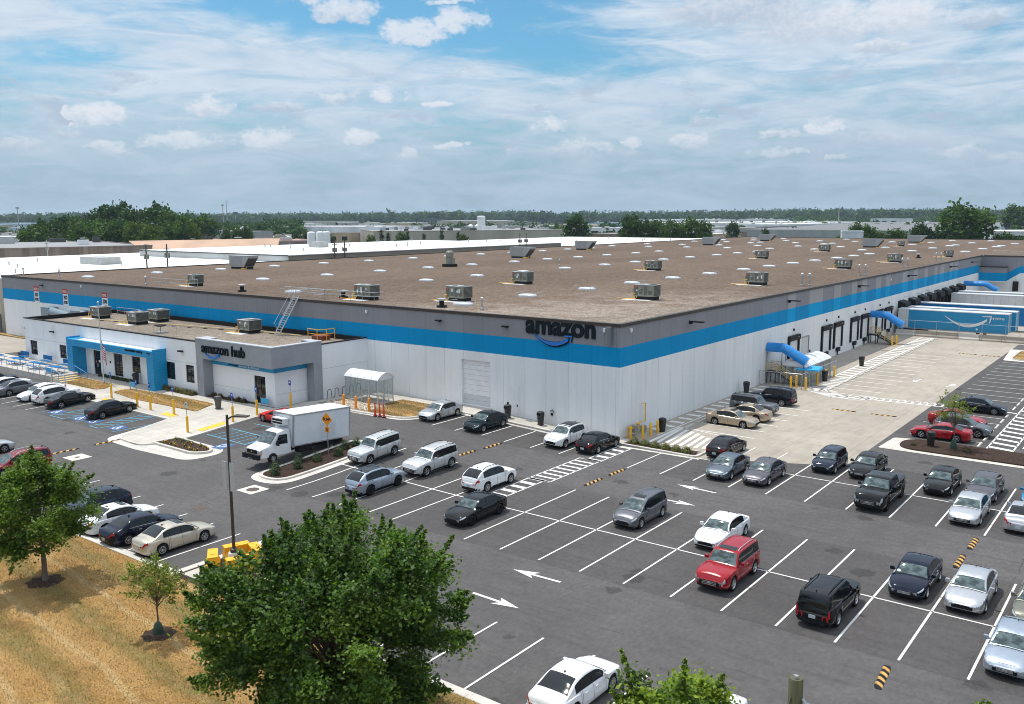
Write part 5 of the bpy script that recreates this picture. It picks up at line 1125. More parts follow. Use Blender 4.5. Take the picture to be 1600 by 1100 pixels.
stair('stair', .05, 73.4, 8, 'steel stair with tan railings beneath the second blue awning by the docks')
tube('awning', [(.02, 74.4, 4.1), (2.2, 74.4, 4.1), (4.5, 74.6, 2.7)], .72, 'blue half-round awning over the second stair, between the docks')
tube('awning', [(.02, 141.5, 4.6), (4.0, 141.5, 4.6), (6.2, 141.7, 3.4)], .75, 'blue awning far behind the parked trailers')
shelter('glass_shelter', 2.9, 37.6, .01, pi/2, 8.6, 3.2, 'glass shelter with a curved pale roof inside the fence by the loading wall', hh=2.1)
# chain-link fence round the stair
def mesh_fence(name, pts, hh, lb, gate=False, top=.045, step=2.4, z=0., alpha=.14):
    t = thing(name, lb, 'fence', (0, 0, 0))
    for i in range(len(pts)-1):
        a = Vector((*pts[i], z)); b = Vector((*pts[i+1], z)); n = max(1, round((b-a).length/step))
        for j in range(n+1):
            if j == 0 and i > 0: continue
            p = a+(b-a)*j/n; MB().tube((0, 0, 0), (0, 0, hh+.05), .04, n=6).obj('post', STEEL, t, loc=p)
        MB().tube(a+Vector((0, 0, hh)), b+Vector((0, 0, hh)), top, n=6).tube(a+Vector((0, 0, .1)), b+Vector((0, 0, .1)), .02, n=4).obj('rail', STEEL, t)
        mb = MB(); d = (b-a); Ln = d.length; d.normalize(); sp = .16; k = int(Ln/sp)
        for j in range(-int(hh/sp), k):                      # diagonal wires both ways
            for s_ in (1, -1):
                u0 = j*sp; u1 = u0+hh
                q0, q1 = max(0, u0), min(Ln, u1)
                if q1 <= q0: continue
                z0, z1 = (q0-u0, q1-u0) if s_ == 1 else (hh-(q0-u0), hh-(q1-u0))
                A_ = a+d*q0+Vector((0, 0, max(.05, z0))); B_ = a+d*q1+Vector((0, 0, max(.05, z1))); nn = Vector((0, 0, .006))
                mb.quad(A_-nn, B_-nn, B_+nn, A_+nn)
        mb.obj('wire_mesh', STEEL, t)
mesh_fence('chain_link_fence', [(.2, 30.7), (4.95, 31.05), (4.95, 43.2)], 1.75, 'chain-link fence closing off the stair and shelter at the loading wall')
# jersey barriers with fence at the end of the yard
for i in range(7):
    x = .9+i*3.05
    t = thing('jersey_barrier', 'pale concrete barrier before the trailers, %s from the warehouse wall' % ORDW[i], 'concrete barrier', (x+1.5, 85.6, 0), 0, 'concrete barriers across the yard')
    MB().prism([(-.3, 0), (-.3, .2), (-.14, .4), (-.1, .95), (.1, .95), (.14, .4), (.3, .2), (.3, 0)], -1.5, 1.5, 0, 'x').obj('block', CONC if i % 3 else KERB, t)
for i in range(5):
    x = 22.3+i*3.05
    t = thing('jersey_barrier', 'pale concrete barrier before the trailers, %s from the warehouse wall' % ORDW[i+7], 'concrete barrier', (x+1.5, 85.6, 0), 0, 'concrete barriers across the yard')
    MB().prism([(-.3, 0), (-.3, .2), (-.14, .4), (-.1, .95), (.1, .95), (.14, .4), (.3, .2), (.3, 0)], -1.5, 1.5, 0, 'x').obj('block', KERB, t)
t = thing('cable_fence', 'thin posts with one white cable standing along the concrete barriers', 'fence', (0, 0, 0))
for i in range(9): MB().tube((0, 0, 0), (0, 0, 2.6), .045, n=6).obj('post', STEEL, t, loc=(.6+i*3.2, 85.1, 0))
mb = MB()
for i in range(8): mb.tube((.6+i*3.2, 85.1, 2.55), (3.8+i*3.2, 85.1, 2.55), .03, n=4)
mb.obj('rail', WHT, t)
# ================================================================ cars
def interp(xs, ys, x):
    return float(np.interp(x, xs, ys))
def sinterp(pts, x):
    """monotone-ish smooth interpolation through (x, y) points"""
    if x <= pts[0][0]: return pts[0][1]
    if x >= pts[-1][0]: return pts[-1][1]
    for i in range(len(pts)-1):
        if pts[i][0] <= x <= pts[i+1][0]:
            x0, y0 = pts[i]; x1, y1 = pts[i+1]; t = (x-x0)/(x1-x0)
            def sl(k):
                if k <= 0 or k >= len(pts)-1: 
                    j = 0 if k <= 0 else len(pts)-2
                    return (pts[j+1][1]-pts[j][1])/(pts[j+1][0]-pts[j][0])
                a = (pts[k][1]-pts[k-1][1])/(pts[k][0]-pts[k-1][0]); b = (pts[k+1][1]-pts[k][1])/(pts[k+1][0]-pts[k][0])
                return 0 if a*b <= 0 else 2*a*b/(a+b)
            m0, m1 = sl(i)*(x1-x0), sl(i+1)*(x1-x0)
            return (2*t**3-3*t**2+1)*y0+(t**3-2*t**2+t)*m0+(-2*t**3+3*t**2)*y1+(t**3-t**2)*m1
# top = shoulder height along the car (front is +x); gh = roof line; fractions of half length
CT = {
 'sedan': dict(L=4.75, W=1.82, r=.335, wb=2.75, top=[(-1, .78), (-.97, .93), (-.90, .985), (-.6, .985), (0, .935), (.42, .90), (.62, .86), (.85, .76), (.95, .68), (1, .58)],
      gh=[(-.80, .0), (-.70, .10), (-.38, .44), (-.12, .505), (.08, .49), (.20, .42), (.46, .02), (.48, 0)], wins=[(-.50, -.345), (-.335, -.03), (-.015, .33)], ws=(.225, .45), rw=(-.70, -.38), rfz=(-.36, .17)),
 'coupe': dict(L=4.75, W=1.85, r=.345, wb=2.78, top=[(-1, .80), (-.97, .93), (-.9, .98), (-.55, .975), (0, .92), (.4, .88), (.62, .84), (.85, .75), (.95, .66), (1, .56)],
      gh=[(-.82, 0), (-.7, .08), (-.38, .34), (-.14, .43), (.04, .42), (.16, .34), (.44, .02), (.46, 0)], wins=[(-.50, -.28), (-.265, .31)], ws=(.185, .43), rw=(-.72, -.36), rfz=(-.34, .13)),
 'sport': dict(L=4.55, W=1.90, r=.35, wb=2.65, top=[(-1, .72), (-.97, .86), (-.85, .90), (-.5, .90), (0, .80), (.4, .76), (.62, .76), (.85, .66), (.95, .56), (1, .46)],
      gh=[(-.80, 0), (-.6, .1), (-.25, .34), (-.02, .38), (.1, .34), (.40, .02), (.44, 0)], wins=[(-.36, -.18), (-.165, .26)], ws=(.14, .39), rw=(-.72, -.26), rfz=(-.23, .08)),
 'hatch': dict(L=4.1, W=1.74, r=.315, wb=2.55, top=[(-1, .72), (-.975, .93), (-.9, 1.0), (-.5, .97), (0, .94), (.42, .93), (.62, .89), (.85, .80), (.95, .71), (1, .60)],
      gh=[(-.97, 0), (-.90, .28), (-.72, .47), (-.3, .55), (.05, .55), (.22, .45), (.50, .03), (.53, 0)], wins=[(-.74, -.48), (-.465, -.06), (-.04, .35)], ws=(.25, .49), rw=(-.955, -.76), rfz=(-.7, .2)),
 'cross': dict(L=4.6, W=1.86, r=.36, wb=2.7, top=[(-1, .78), (-.975, 1.0), (-.9, 1.08), (-.5, 1.06), (0, 1.03), (.42, 1.02), (.62, .99), (.85, .91), (.95, .82), (1, .68)],
      gh=[(-.97, 0), (-.86, .22), (-.64, .49), (-.3, .60), (.0, .60), (.16, .52), (.44, .03), (.47, 0)], wins=[(-.68, -.49), (-.475, -.11), (-.09, .29)], ws=(.19, .435), rw=(-.94, -.66), rfz=(-.62, .14)),
 'suv': dict(L=4.75, W=1.87, r=.38, wb=2.78, top=[(-1, .80), (-.985, 1.05), (-.95, 1.13), (-.5, 1.12), (0, 1.10), (.44, 1.09), (.64, 1.07), (.86, 1.01), (.95, .92), (1, .74)],
      gh=[(-.985, 0), (-.955, .30), (-.90, .54), (-.5, .63), (.02, .63), (.16, .57), (.38, .04), (.42, 0)], wins=[(-.88, -.60), (-.58, -.22), (-.20, .24)], ws=(.19, .375), rw=(-.975, -.905), rfz=(-.86, .14)),
 'boxy': dict(L=4.5, W=1.80, r=.37, wb=2.65, top=[(-1, .82), (-.99, 1.06), (-.96, 1.12), (-.5, 1.12), (0, 1.10), (.46, 1.10), (.66, 1.09), (.9, 1.05), (.97, .96), (1, .76)],
      gh=[(-.985, 0), (-.965, .34), (-.93, .58), (-.5, .62), (.08, .62), (.18, .58), (.36, .04), (.39, 0)], wins=[(-.90, -.62), (-.60, -.24), (-.21, .23)], ws=(.195, .355), rw=(-.978, -.935), rfz=(-.9, .16)),
 'van': dict(L=4.6, W=1.76, r=.33, wb=2.75, top=[(-1, .76), (-.985, 1.0), (-.94, 1.06), (-.5, 1.03), (0, .99), (.5, .98), (.70, .93), (.88, .83), (.96, .73), (1, .60)],
      gh=[(-.985, 0), (-.95, .32), (-.88, .52), (-.4, .63), (.02, .62), (.2, .50), (.58, .03), (.62, 0)], wins=[(-.86, -.58), (-.56, -.13), (-.11, .36)], ws=(.22, .57), rw=(-.972, -.89), rfz=(-.84, .16)),
 'pickup': dict(L=5.85, W=2.03, r=.42, wb=3.55, top=[(-1, 1.15), (-.995, 1.32), (-.97, 1.36), (-.5, 1.36), (-.25, 1.30), (0, 1.27), (.42, 1.27), (.62, 1.26), (.9, 1.20), (.97, 1.1), (1, .85)],
      gh=[(-.34, 0), (-.325, .3), (-.295, .56), (-.1, .63), (.18, .62), (.26, .54), (.46, .04), (.49, 0)], wins=[(-.27, -.02), (.0, .35)], ws=(.28, .455), rw=(-.335, -.30), rfz=(-.28, .23)),
}
def plan(t, boxy=0):
    a = abs(t); return interp([0, .55, .80, .90, .96, 1.0], [1, 1, .975+.01*boxy, .92+.03*boxy, .83+.06*boxy, .66+.14*boxy], a)
CARM = {}
class Body:
    def __init__(s, k):
        d = CT[k]; s.d = d; s.k = k; s.h = d['L']/2; s.bx = 1 if k in ('boxy', 'pickup', 'suv') else 0; s.clear = .30 if k in ('suv', 'boxy', 'pickup') else (.26 if k == 'cross' else .20)
        c = .02 if k not in ('van',) else .06; s.wx = (d['wb']/2+c, -d['wb']/2+c)
    def W(s, x): return s.d['W']/2*plan(x/s.h, s.bx)
    def S(s, x): return sinterp(s.d['top'], x/s.h)
    def zb(s, x):
        z = s.clear+.10*max(0, abs(x/s.h)-.9)/.1; ra = s.d['r']+.075
        for w in s.wx:
            if abs(x-w) < ra: z = max(z, s.d['r']+sqrt(ra*ra-(x-w)**2)-.01)
        return z
    def R(s, x): return max(0., sinterp(s.d['gh'], x/s.h))
    def sec(s, x, off=0.):
        W = s.W(x)+off; S = s.S(x)+off; zb = s.zb(x); q = S-max(zb, .3); zl = min(zb, S-.12)
        cr = .055*min(1, (1-abs(x/s.h))*8)
        H_ = S-zl
        return [(W*.93, zl), (W*.99, zl+.12*H_), (W*1.0, zl+.42*H_), (W*.985, zl+.62*H_), (W*.965, S-.13*min(1, H_)), (W*.925, S-.035), (W*.84, S+.0), (W*.55, S+cr*.6), (W*.25, S+cr*.93), (0, S+cr)]
    def gsec(s, x, off=0.):
        """greenhouse section, bottom outside to roof centre"""
        S = s.S(x)-.03; r = s.R(x); W = s.W(x)*.90; t = .30 if s.bx == 0 else .20
        hh = r+.03; W1 = W-t*hh*.86
        e = min(.07, r*.4)
        return [(W+off, S), (W-t*hh*.45+off, S+hh*.45), (W1+off, S+hh*.86), (W1-e*.55+off*.7, S+hh*.955+off*.6), (W1-e*1.9, S+hh*1.0+off), (W1*.5, S+hh+.022+off), (0, S+hh+.03+off)]
def patch(mb, fn, x0, x1, k0, k1, nx, nk, m=0, mirror=True, thick=0.):
    for s_ in ((1, -1) if mirror else (1,)):
        v = []; f = []
        for i in range(nx+1):
            x = x0+(x1-x0)*i/nx; P = fn(x)
            for j in range(nk+1):
                k = k0+(k1-k0)*j/nk; a = min(int(k), len(P)-2); u = k-a; y = P[a][0]*(1-u)+P[a+1][0]*u; z = P[a][1]*(1-u)+P[a+1][1]*u
                v.append((x, y*s_, z))
        for i in range(nx):
            for j in range(nk): f.append((i*(nk+1)+j, (i+1)*(nk+1)+j, (i+1)*(nk+1)+j+1, i*(nk+1)+j+1))
        mb.add(v, f, m)
def across(mb, fn, x0, x1, k0, nx, m=0):
    """patch running over the centre line from side point index k0"""
    v = []; f = []; row = None
    for i in range(nx+1):
        P = fn(x0+(x1-x0)*i/nx); a = int(k0); u = k0-a; pts = []
        if u > 0: pts.append((P[a][0]*(1-u)+P[a+1][0]*u, P[a][1]*(1-u)+P[a+1][1]*u)); rest = P[a+1:]
        else: rest = P[a:]
        pts += rest; full = [(-y, z) for y, z in pts]+[(y, z) for y, z in pts[-2::-1]]; row = len(full)
        v += [(x0+(x1-x0)*i/nx, y, z) for y, z in full]
    for i in range(nx):
        for j in range(row-1): f.append((i*row+j, (i+1)*row+j, (i+1)*row+j+1, i*row+j+1))
    mb.add(v, f, m)
def car_meshes(k):
    if k in CARM: return CARM[k]
    B = Body(k); d = B.d; hL = B.h; R_ = {}
    xs = set(np.linspace(-hL, hL, 35)); 
    for e in (.96, .985, .93, .995): xs |= {hL*e, -hL*e}
    for w in B.wx:
        for q in np.linspace(-1, 1, 11): xs.add(w+q*(d['r']+.075))
    xs = sorted(xs); v = []; f = []; n = 19
    for x in xs:
        P = B.sec(x); full = [(y, z) for y, z in P]+[(-y, z) for y, z in P[-2::-1]]; v += [(x, y, z) for y, z in full]
    for i in range(len(xs)-1):
        for j in range(n-1): f.append((i*n+j, (i+1)*n+j, (i+1)*n+j+1, i*n+j+1))
    # rounded end caps
    for e, s_ in ((0, -1), (len(xs)-1, 1)):
        base = e*n; ring = [v[base+j] for j in range(n)]; cz = sum(p[2] for p in ring)/n; k0 = len(v)
        for fr, bul in ((.86, .028), (.5, .05)):
            v += [(p[0]+s_*bul, p[1]*fr, cz+(p[2]-cz)*fr) for p in ring]
        prev = base
        for q in range(2):
            cur = k0+q*n
            for j in range(n-1): f.append((prev+j, cur+j, cur+j+1, prev+j+1))
            f.append((prev+n-1, cur+n-1, cur, prev)); prev = cur
        f.append(tuple(prev+j for j in range(n)))
    mb = MB().add(v, f)
    # greenhouse
    g0, g1 = d['gh'][0][0]*hL, d['gh'][-1][0]*hL; gx = sorted(set(np.linspace(g0, g1, 30)) | {g0+.02, g1-.02, g0+.06}); v = []; f = []; n = 13
    for x in gx:
        P = B.gsec(x); full = P+[(-y, z) for y, z in P[-2::-1]]; v += [(x, y, z) for y, z in full]
    for i in range(len(gx)-1):
        for j in range(n-1): f.append((i*n+j, (i+1)*n+j, (i+1)*n+j+1, i*n+j+1))
    mb.add(v, f); R_['body'] = mb.mesh('body', [WHT], 38)
    # dark under-structure, wheel wells, shut lines, lower trim
    u = MB().box(-hL*.93, -d['W']/2*.80, B.clear-.06, hL*.93, d['W']/2*.80, .62)
    for w in B.wx: u.box(w-d['r']-.06, -d['W']/2*.86, .34, w+d['r']+.06, d['W']/2*.86, d['r']+.36)
    R_['underbody'] = u.mesh('underbody', [BLK])
    t = MB(); o = .008
    cuts = [a for a, b in d['wins'][1:]]+([d['wins'][-1][1]+.03]) + ([d['wins'][0][0]+.12] if k not in ('coupe', 'sport', 'pickup') else [d['wins'][0][0]])
    for c in sorted(set([cc-.008 for cc in cuts])): patch(t, lambda x: B.sec(x, .006), c*hL-.008, c*hL+.008, 1.2, 5.6, 1, 6)
    patch(t, lambda x: B.sec(x, .006), -hL*.5+0, hL*.5, .1, 1.0 if k == 'cross' else (.75 if B.bx else .35), 12, 2)
    if k in ('cross', 'suv', 'boxy'): patch(t, lambda x: B.sec(x, .007), -hL*.995, -hL*.90, .1, 1.1, 4, 2); patch(t, lambda x: B.sec(x, .007), hL*.90, hL*.995, .1, 1.0, 4, 2); t.box(-hL-.062, -d['W']/2*.62, B.clear+.02, -hL-.03, d['W']/2*.62, B.clear+.2)
    across(t, lambda x: B.sec(x, .007), (d['gh'][-1][0]+.0)*hL, (d['gh'][-1][0]+.018)*hL, 6.2, 1)
    for e in (.955,): across(t, lambda x: B.sec(x, .005), hL*e-.008, hL*e+.004, 7, 1)
    R_['shut_line'] = t.mesh('shut_line', [BLK])
    # glass
    g = MB(); across(g, lambda x: B.gsec(x, .012), (d['ws'][0])*hL, d['ws'][1]*hL, 3.6, 8); R_['windshield'] = g.mesh('windshield', [DGL], 60)
    g = MB(); across(g, lambda x: B.gsec(x, .012), d['rw'][0]*hL, d['rw'][1]*hL, 3.75, 6); R_['rear_window'] = g.mesh('rear_window', [DGL], 60)
    sw = []
    for (a, b) in d['wins']:
        for s_ in (1, -1):
            g = MB(); v = []; f = []; nx, nk = 7, 3
            for i in range(nx+1):
                x = (a+(b-a)*i/nx)*hL; P = B.gsec(x, .010)
                zlo, zhi = B.S(x)+.035, None
                for j in range(nk+1):
                    kk = .22+(1.98-.22)*j/nk; q = min(int(kk), 5); uu = kk-q; v.append((x, s_*(P[q][0]*(1-uu)+P[q+1][0]*uu), P[q][1]*(1-uu)+P[q+1][1]*uu))
            for i in range(nx):
                for j in range(nk): f.append((i*(nk+1)+j, (i+1)*(nk+1)+j, (i+1)*(nk+1)+j+1, i*(nk+1)+j+1))
            g.add(v, f); sw.append(g.mesh('side_window', [DGL], 60))
    R_['sw'] = sw
    wf = MB(); patch(wf, lambda x: B.gsec(x, .006), d['wins'][0][0]*hL-.015, d['wins'][-1][1]*hL+.02, .18, 2.02, 16, 3); R_['window_frame'] = wf.mesh('window_frame', [BLK], 60)
    ct = MB(); patch(ct, lambda x: B.gsec(x, .014), d['wins'][0][0]*hL-.02, d['wins'][-1][1]*hL+.03, .16, .27, 14, 1); R_['window_trim'] = ct.mesh('window_trim', [ALU])
    g = MB(); across(g, lambda x: B.gsec(x, .008), d['rfz'][0]*hL, d['rfz'][1]*hL, 3.7, 6); R_['roof_panel'] = g.mesh('roof_panel', [DGL], 60)
    g = MB(); across(g, lambda x: B.gsec(x, .010), (d['rfz'][1]-.2)*hL, (d['rfz'][1]-.02)*hL, 4.5, 3); R_['sunroof'] = g.mesh('sunroof', [DGL], 60)
    # lights
    kz = (3.0, 5.1)
    hl = []; tl = []
    for s_ in (1, -1):
        g = MB(); fx0, fx1 = (.84, .99) if not B.bx else (.955, .999)
        def fr(x): return B.sec(x, .012)
        v = []; f = []; nx, nk = 7, 3
        for i in range(nx+1):
            x = hL*(fx0+(fx1-fx0)*i/nx); P = fr(x); k0, k1 = (3.5+.6*(1-i/nx), 5.2) if not B.bx else (3.0, 4.9)
            for j in range(nk+1):
                kk = k0+(k1-k0)*j/nk; q = int(kk); uu = kk-q; v.append((x, s_*(P[q][0]*(1-uu)+P[q+1][0]*uu), P[q][1]*(1-uu)+P[q+1][1]*uu))
        for i in range(nx):
            for j in range(nk): f.append((i*(nk+1)+j, (i+1)*(nk+1)+j, (i+1)*(nk+1)+j+1, i*(nk+1)+j+1))
        # face part on the nose
        P = fr(hL); zt = B.S(hL)-.03; w_ = P[4][0]; zz0 = zt-(.20 if B.bx else .13); xx = hL+.034
        g.add(v, f); g.add([(hL+.012, s_*w_, zt), (hL+.012, s_*w_, zz0), (xx+.01, s_*w_*.70, zz0+.02), (xx+.01, s_*w_*.70, zt+.0)], [(0, 1, 2, 3)])
        hl.append(g.mesh('headlight', [mat('headlight', (.55, .58, .60), .08, .6)], 60))
        g = MB(); v = []; f = []; bx0, bx1 = (-.91, -.998) if not B.bx else (-.975, -.999)
        for i in range(nx+1):
            x = hL*(bx0+(bx1-bx0)*i/nx); P = fr(x); k0, k1 = (3.6, 5.1) if not B.bx else (2.2, 5.0)
            for j in range(nk+1):
                kk = k0+(k1-k0)*j/nk; q = int(kk); uu = kk-q; v.append((x, s_*(P[q][0]*(1-uu)+P[q+1][0]*uu), P[q][1]*(1-uu)+P[q+1][1]*uu))
        for i in range(nx):
            for j in range(nk): f.append((i*(nk+1)+j, (i+1)*(nk+1)+j, (i+1)*(nk+1)+j+1, i*(nk+1)+j+1))
        P = fr(-hL); zt = B.S(-hL)-.03; w_ = P[4][0]; zz0 = zt-(.24 if B.bx else .12)
        g.add(v, f); g.add([(-hL-.012, s_*w_, zt), (-hL-.012, s_*w_, zz0), (-hL-.045, s_*w_*.62, zz0+.02), (-hL-.045, s_*w_*.62, zt)], [(0, 1, 2, 3)])
        tl.append(g.mesh('taillight', [mat('taillight', (.42, .012, .012), .12)], 60))
    R_['hl'] = hl; R_['tl'] = tl
    w_ = B.sec(hL)[4][0]; zt = B.S(hL); zl = B.zb(hL)+.04; zm = (zt+zl)/2
    gt = .26 if B.bx else .17; g = MB().box(hL+.0, -w_*.58, zt-gt-.03, hL+.06, w_*.58, zt-.035).box(hL+.0, -w_*.80, zl+.02, hL+.056, w_*.80, zl+.17 if not B.bx else zl+.22); R_['grille'] = g.mesh('grille', [BLK])
    g = MB()
    for i in range(3): g.box(hL+.062, -w_*.54, zt-gt+i*(gt-.03)/3, hL+.075, w_*.54, zt-gt+.028+i*(gt-.03)/3)
    g.box(hL+.062, -.09, zt-gt*.75, hL+.082, .09, zt-gt*.35)
    R_['grille_bar'] = g.mesh('grille_bar', [ALU])
    R_['number_plate'] = MB().box(-hL-.07, -.16, zm-.02, -hL-.052, .16, zm+.14).mesh('number_plate', [mat('plate', (.45, .5, .55), .4)])
    mi = []
    for s_ in (1, -1):
        x = (d['wins'][-1][1]-.02)*hL; y = B.W(x)*.93; z = B.S(x)+.07; g = MB()
        g.box(x-.05, s_*y-.0, z-.03, x+.05, s_*(y+.10), z+.02); v = []
        g.box(x-.06, s_*(y+.06), z-.05, x+.09, s_*(y+.25), z+.11); mi.append(g.mesh('mirror', [WHT], 80))
    R_['mi'] = mi
    hd = []
    hx = [b-.045 for a, b in d['wins'][-2:]] if k not in ('coupe', 'sport') else [d['wins'][-1][0]+.05]
    hx = [a+.05 for a, b in d['wins'][-2:]] if k not in ('coupe', 'sport') else hx
    for s_ in (1, -1):
        g = MB()
        for q in hx: x = q*hL; y = B.sec(x)[4][0]; g.box(x-.0, s_*(y-.01), B.S(x)-.17, x+.18, s_*(y+.035), B.S(x)-.135)
        hd.append(g.mesh('door_handle', [WHT]))
    R_['hd'] = hd
    g = MB()
    for s_ in (1, -1):
        xr = [d['rfz'][0]*hL+.05, d['rfz'][1]*hL-.1]; pts = []
        for i in range(7): x = xr[0]+(xr[1]-xr[0])*i/6; P = B.gsec(x); pts.append((x, s_*(P[4][0]-.02), P[4][1]+(.07 if 0 < i < 6 else .01)))
        g.path(pts, .022, 5)
    R_['roof_rail'] = g.mesh('roof_rail', [ALU])
    g = MB(); x = d['rfz'][0]*hL+.12; z = B.gsec(x)[-1][1]; g.add([(x-.1, 0, z), (x+.08, -.02, z), (x+.08, .02, z), (x-.1, 0, z+.09)], [(0, 1, 2), (0, 3, 1), (0, 2, 3), (1, 3, 2)]); R_['aerial'] = g.mesh('aerial', [BLK])
    # wheel: tyre and rim
    r = d['r']; wd = .11
    R_['wheel'] = MB().lathe([(r*.66, -wd*.95), (r*.9, -wd), (r*.985, -wd*.75), (r, 0), (r*.985, wd*.75), (r*.9, wd), (r*.66, wd*.95)], n=26, axis='y').lathe([(0, -wd*.4), (r*.68, -wd*.5)], n=26, axis='y').mesh('wheel', [BLK], 60)
    for kind, ns in (('a', 5), ('b', 10), ('d', 6)):
        g = MB().lathe([(r*.67, wd*.93), (r*.62, wd*.98), (r*.60, wd*.6), (r*.55, wd*.35)], n=26, axis='y').lathe([(0, wd*.88), (r*.13, wd*.86), (r*.15, wd*.6)], n=12, axis='y')
        g.lathe([(0, wd*.25), (r*.6, wd*.25)], n=20, axis='y', m=1)
        for i in range(ns):
            a = 2*pi*i/ns; da = (.24 if ns == 5 else .11 if ns == 10 else .2); p = []
            for rr, aa in ((r*.12, da*2.2), (r*.61, da)):
                for sg in (-1, 1): p.append((rr*cos(a+sg*aa*.6), rr*sin(a+sg*aa*.6)))
            g.add([(p[0][0], wd*.86, p[0][1]), (p[1][0], wd*.86, p[1][1]), (p[3][0], wd*.80, p[3][1]), (p[2][0], wd*.80, p[2][1])], [(0, 1, 2, 3)])
        R_['rim_'+kind] = g.mesh('rim', [ALU, BLK], 40)
    CARM[k] = R_; return R_
PAINT = {}
def paint(n, c, metal=.0, rough=.32):
    if n not in PAINT:
        def f(N, b, tc):
            if max(c) < .06: b.inputs['Specular IOR Level'].default_value = .42
            elif metal == 0 or max(c) > .2: b.inputs['Specular IOR Level'].default_value = .3
            fl_ = N.noise(tc, 260, 2, .7); c1 = tuple(min(1, x*1.0) for x in c); dirt = N.noise(tc, 2.2, 4, .6)
            cc = N.mix(N.ramp(fl_, .3, .7, 0, .5 if metal else .0), c1, tuple(min(1, x*1.25) for x in c)); cc = N.mix(N.ramp(dirt, .5, .8, 0, .10 if max(c) > .2 else .025), cc, (.25, .22, .19)); N.l(cc, b.inputs['Base Color'])
            r_ = .07 if max(c) < .06 else (.2 if max(c) < .4 and metal < .3 else rough); N.l(N.ramp(dirt, .3, .8, r_*.8, r_*1.5), b.inputs['Roughness'])
        PAINT[n] = mat('paint_'+n, c, rough, metal, coat=.4 if max(c) > .06 else 0, build=f)
    return PAINT[n]
PC = dict(pearl=((.55, .56, .56), .45), white=((.72, .73, .74), 0), silver=((.50, .51, .53), .75), bluesilver=((.38, .43, .50), .75), grey=((.13, .135, .15), .6), greyblue=((.10, .125, .155), .6), purplegrey=((.085, .08, .095), .5), black=((.005, .005, .006), 0), blackblue=((.006, .010, .018), .2),
     navy=((.004, .008, .024), .2), navygrey=((.022, .030, .050), .4), gold=((.42, .345, .25), .6), champagne=((.50, .455, .37), .5), red=((.30, .002, .008), .05), maroon=((.20, .006, .018), .3), brightred=((.62, .01, .008), 0), olive=((.16, .16, .125), .5), cyan=((.01, .20, .38), .4), darkgreen=((.012, .022, .026), .3))
def car(kind, col, x, y, heading, label, name=None, rim='a', darkrim=False, rails=False, sun=False, broof=False, chrome=False, cat=None, group='parked cars', tilt=True):
    M_ = car_meshes(kind); c, me = PC[col]; pm = paint(col, c, me); B = Body(kind)
    name = name or {'sedan': 'parked_sedan', 'coupe': 'parked_coupe', 'sport': 'sports_car', 'hatch': 'parked_hatchback', 'cross': 'parked_crossover', 'suv': 'parked_suv', 'boxy': 'parked_suv', 'van': 'parked_minivan', 'pickup': 'pickup_truck'}[kind]
    cat = cat or {'pickup': 'pickup truck', 'suv': 'SUV', 'boxy': 'SUV', 'cross': 'SUV', 'van': 'minivan'}.get(kind, 'car')
    t = thing(name, label, cat, (x, y, h(x, y)+.012), heading, group)
    dx, dy = cos(heading), sin(heading); s1 = (h(x+dx, y+dy)-h(x-dx, y-dy))/2; s2 = (h(x-dy, y+dx)-h(x+dy, y-dx))/2
    nz = Vector((-(s1*dx-s2*dy), -(s1*dy+s2*dx), 1)).normalized(); X = Vector((dx, dy, s1)).normalized(); Y = nz.cross(X)
    t.rotation_euler = Matrix((X, Y, nz)).transposed().to_euler()
    def pt(nm, me_, m=None, par=t):
        o = link(nm, me_, par)
        if m is not None: o.material_slots[0].link = 'OBJECT'; o.material_slots[0].material = m
        return o
    pt('body', M_['body'], pm); pt('underbody', M_['underbody']); pt('shut_line', M_['shut_line']); pt('windshield', M_['windshield'], DGLW); pt('rear_window', M_['rear_window'])
    for g in M_['sw']: pt('side_window', g)
    pt('window_frame', M_['window_frame'])
    if chrome: pt('window_trim', M_['window_trim'])
    for g in M_['hl']: pt('headlight', g)
    for g in M_['tl']: pt('taillight', g)
    for g in M_['mi']: pt('mirror', g, pm)
    for g in M_['hd']: pt('door_handle', g, ALU if chrome else pm)
    pt('grille', M_['grille']); pt('number_plate', M_['number_plate'])
    if chrome or B.bx: pt('grille_bar', M_['grille_bar'])
    if rails: pt('roof_rail', M_['roof_rail'], BLK if rails == 2 else None)
    if broof: pt('roof_panel', M_['roof_panel'])
    if sun: pt('sunroof', M_['sunroof'])
    pt('aerial', M_['aerial'])
    for wx in B.wx:
        for s_ in (1, -1):
            wo = link('wheel', M_['wheel'], t, (wx, s_*(B.d['W']/2-.115), B.d['r'])); 
            ro = link('rim', M_['rim_'+rim], wo)
            if s_ < 0: ro.rotation_euler = (0, 0, pi)
            if darkrim: ro.material_slots[0].link = 'OBJECT'; ro.material_slots[0].material = BLK
    return t
def b_ws(N, b, tc):
    n = N.noise(N.sc(tc, (1, 1, 2)), 2.6, 4, .6); N.l(N.mix(N.ramp(n, .38, .62), (.012, .028, .030), (.085, .125, .125)), b.inputs['Base Color'])
DGLW = mat('windshield_glass', (0, 0, 0), .04, spec=.9, build=b_ws)
UPY, DNY, RX, LX = pi/2, -pi/2, 0., pi
def cy(xr, yf, yr, kind, nose):   # right-hand wheel positions -> centre (right side faces +x)
    c = Body(kind); return xr-(CT[kind]['W']/2-.02), (yf+yr)/2-(c.wx[0]+c.wx[1])/2*nose
def P_(kind, col, xr, yf, yr, nose, label, **k):
    x, y = cy(xr, yf, yr, kind, nose); return car(kind, col, x, y, UPY if nose > 0 else DNY, label, **k)
P_('sedan', 'silver', -15.3, -6.2, -3.7, -1, 'silver sedan at the left end of the row along the front wall, by the grass', rim='a')
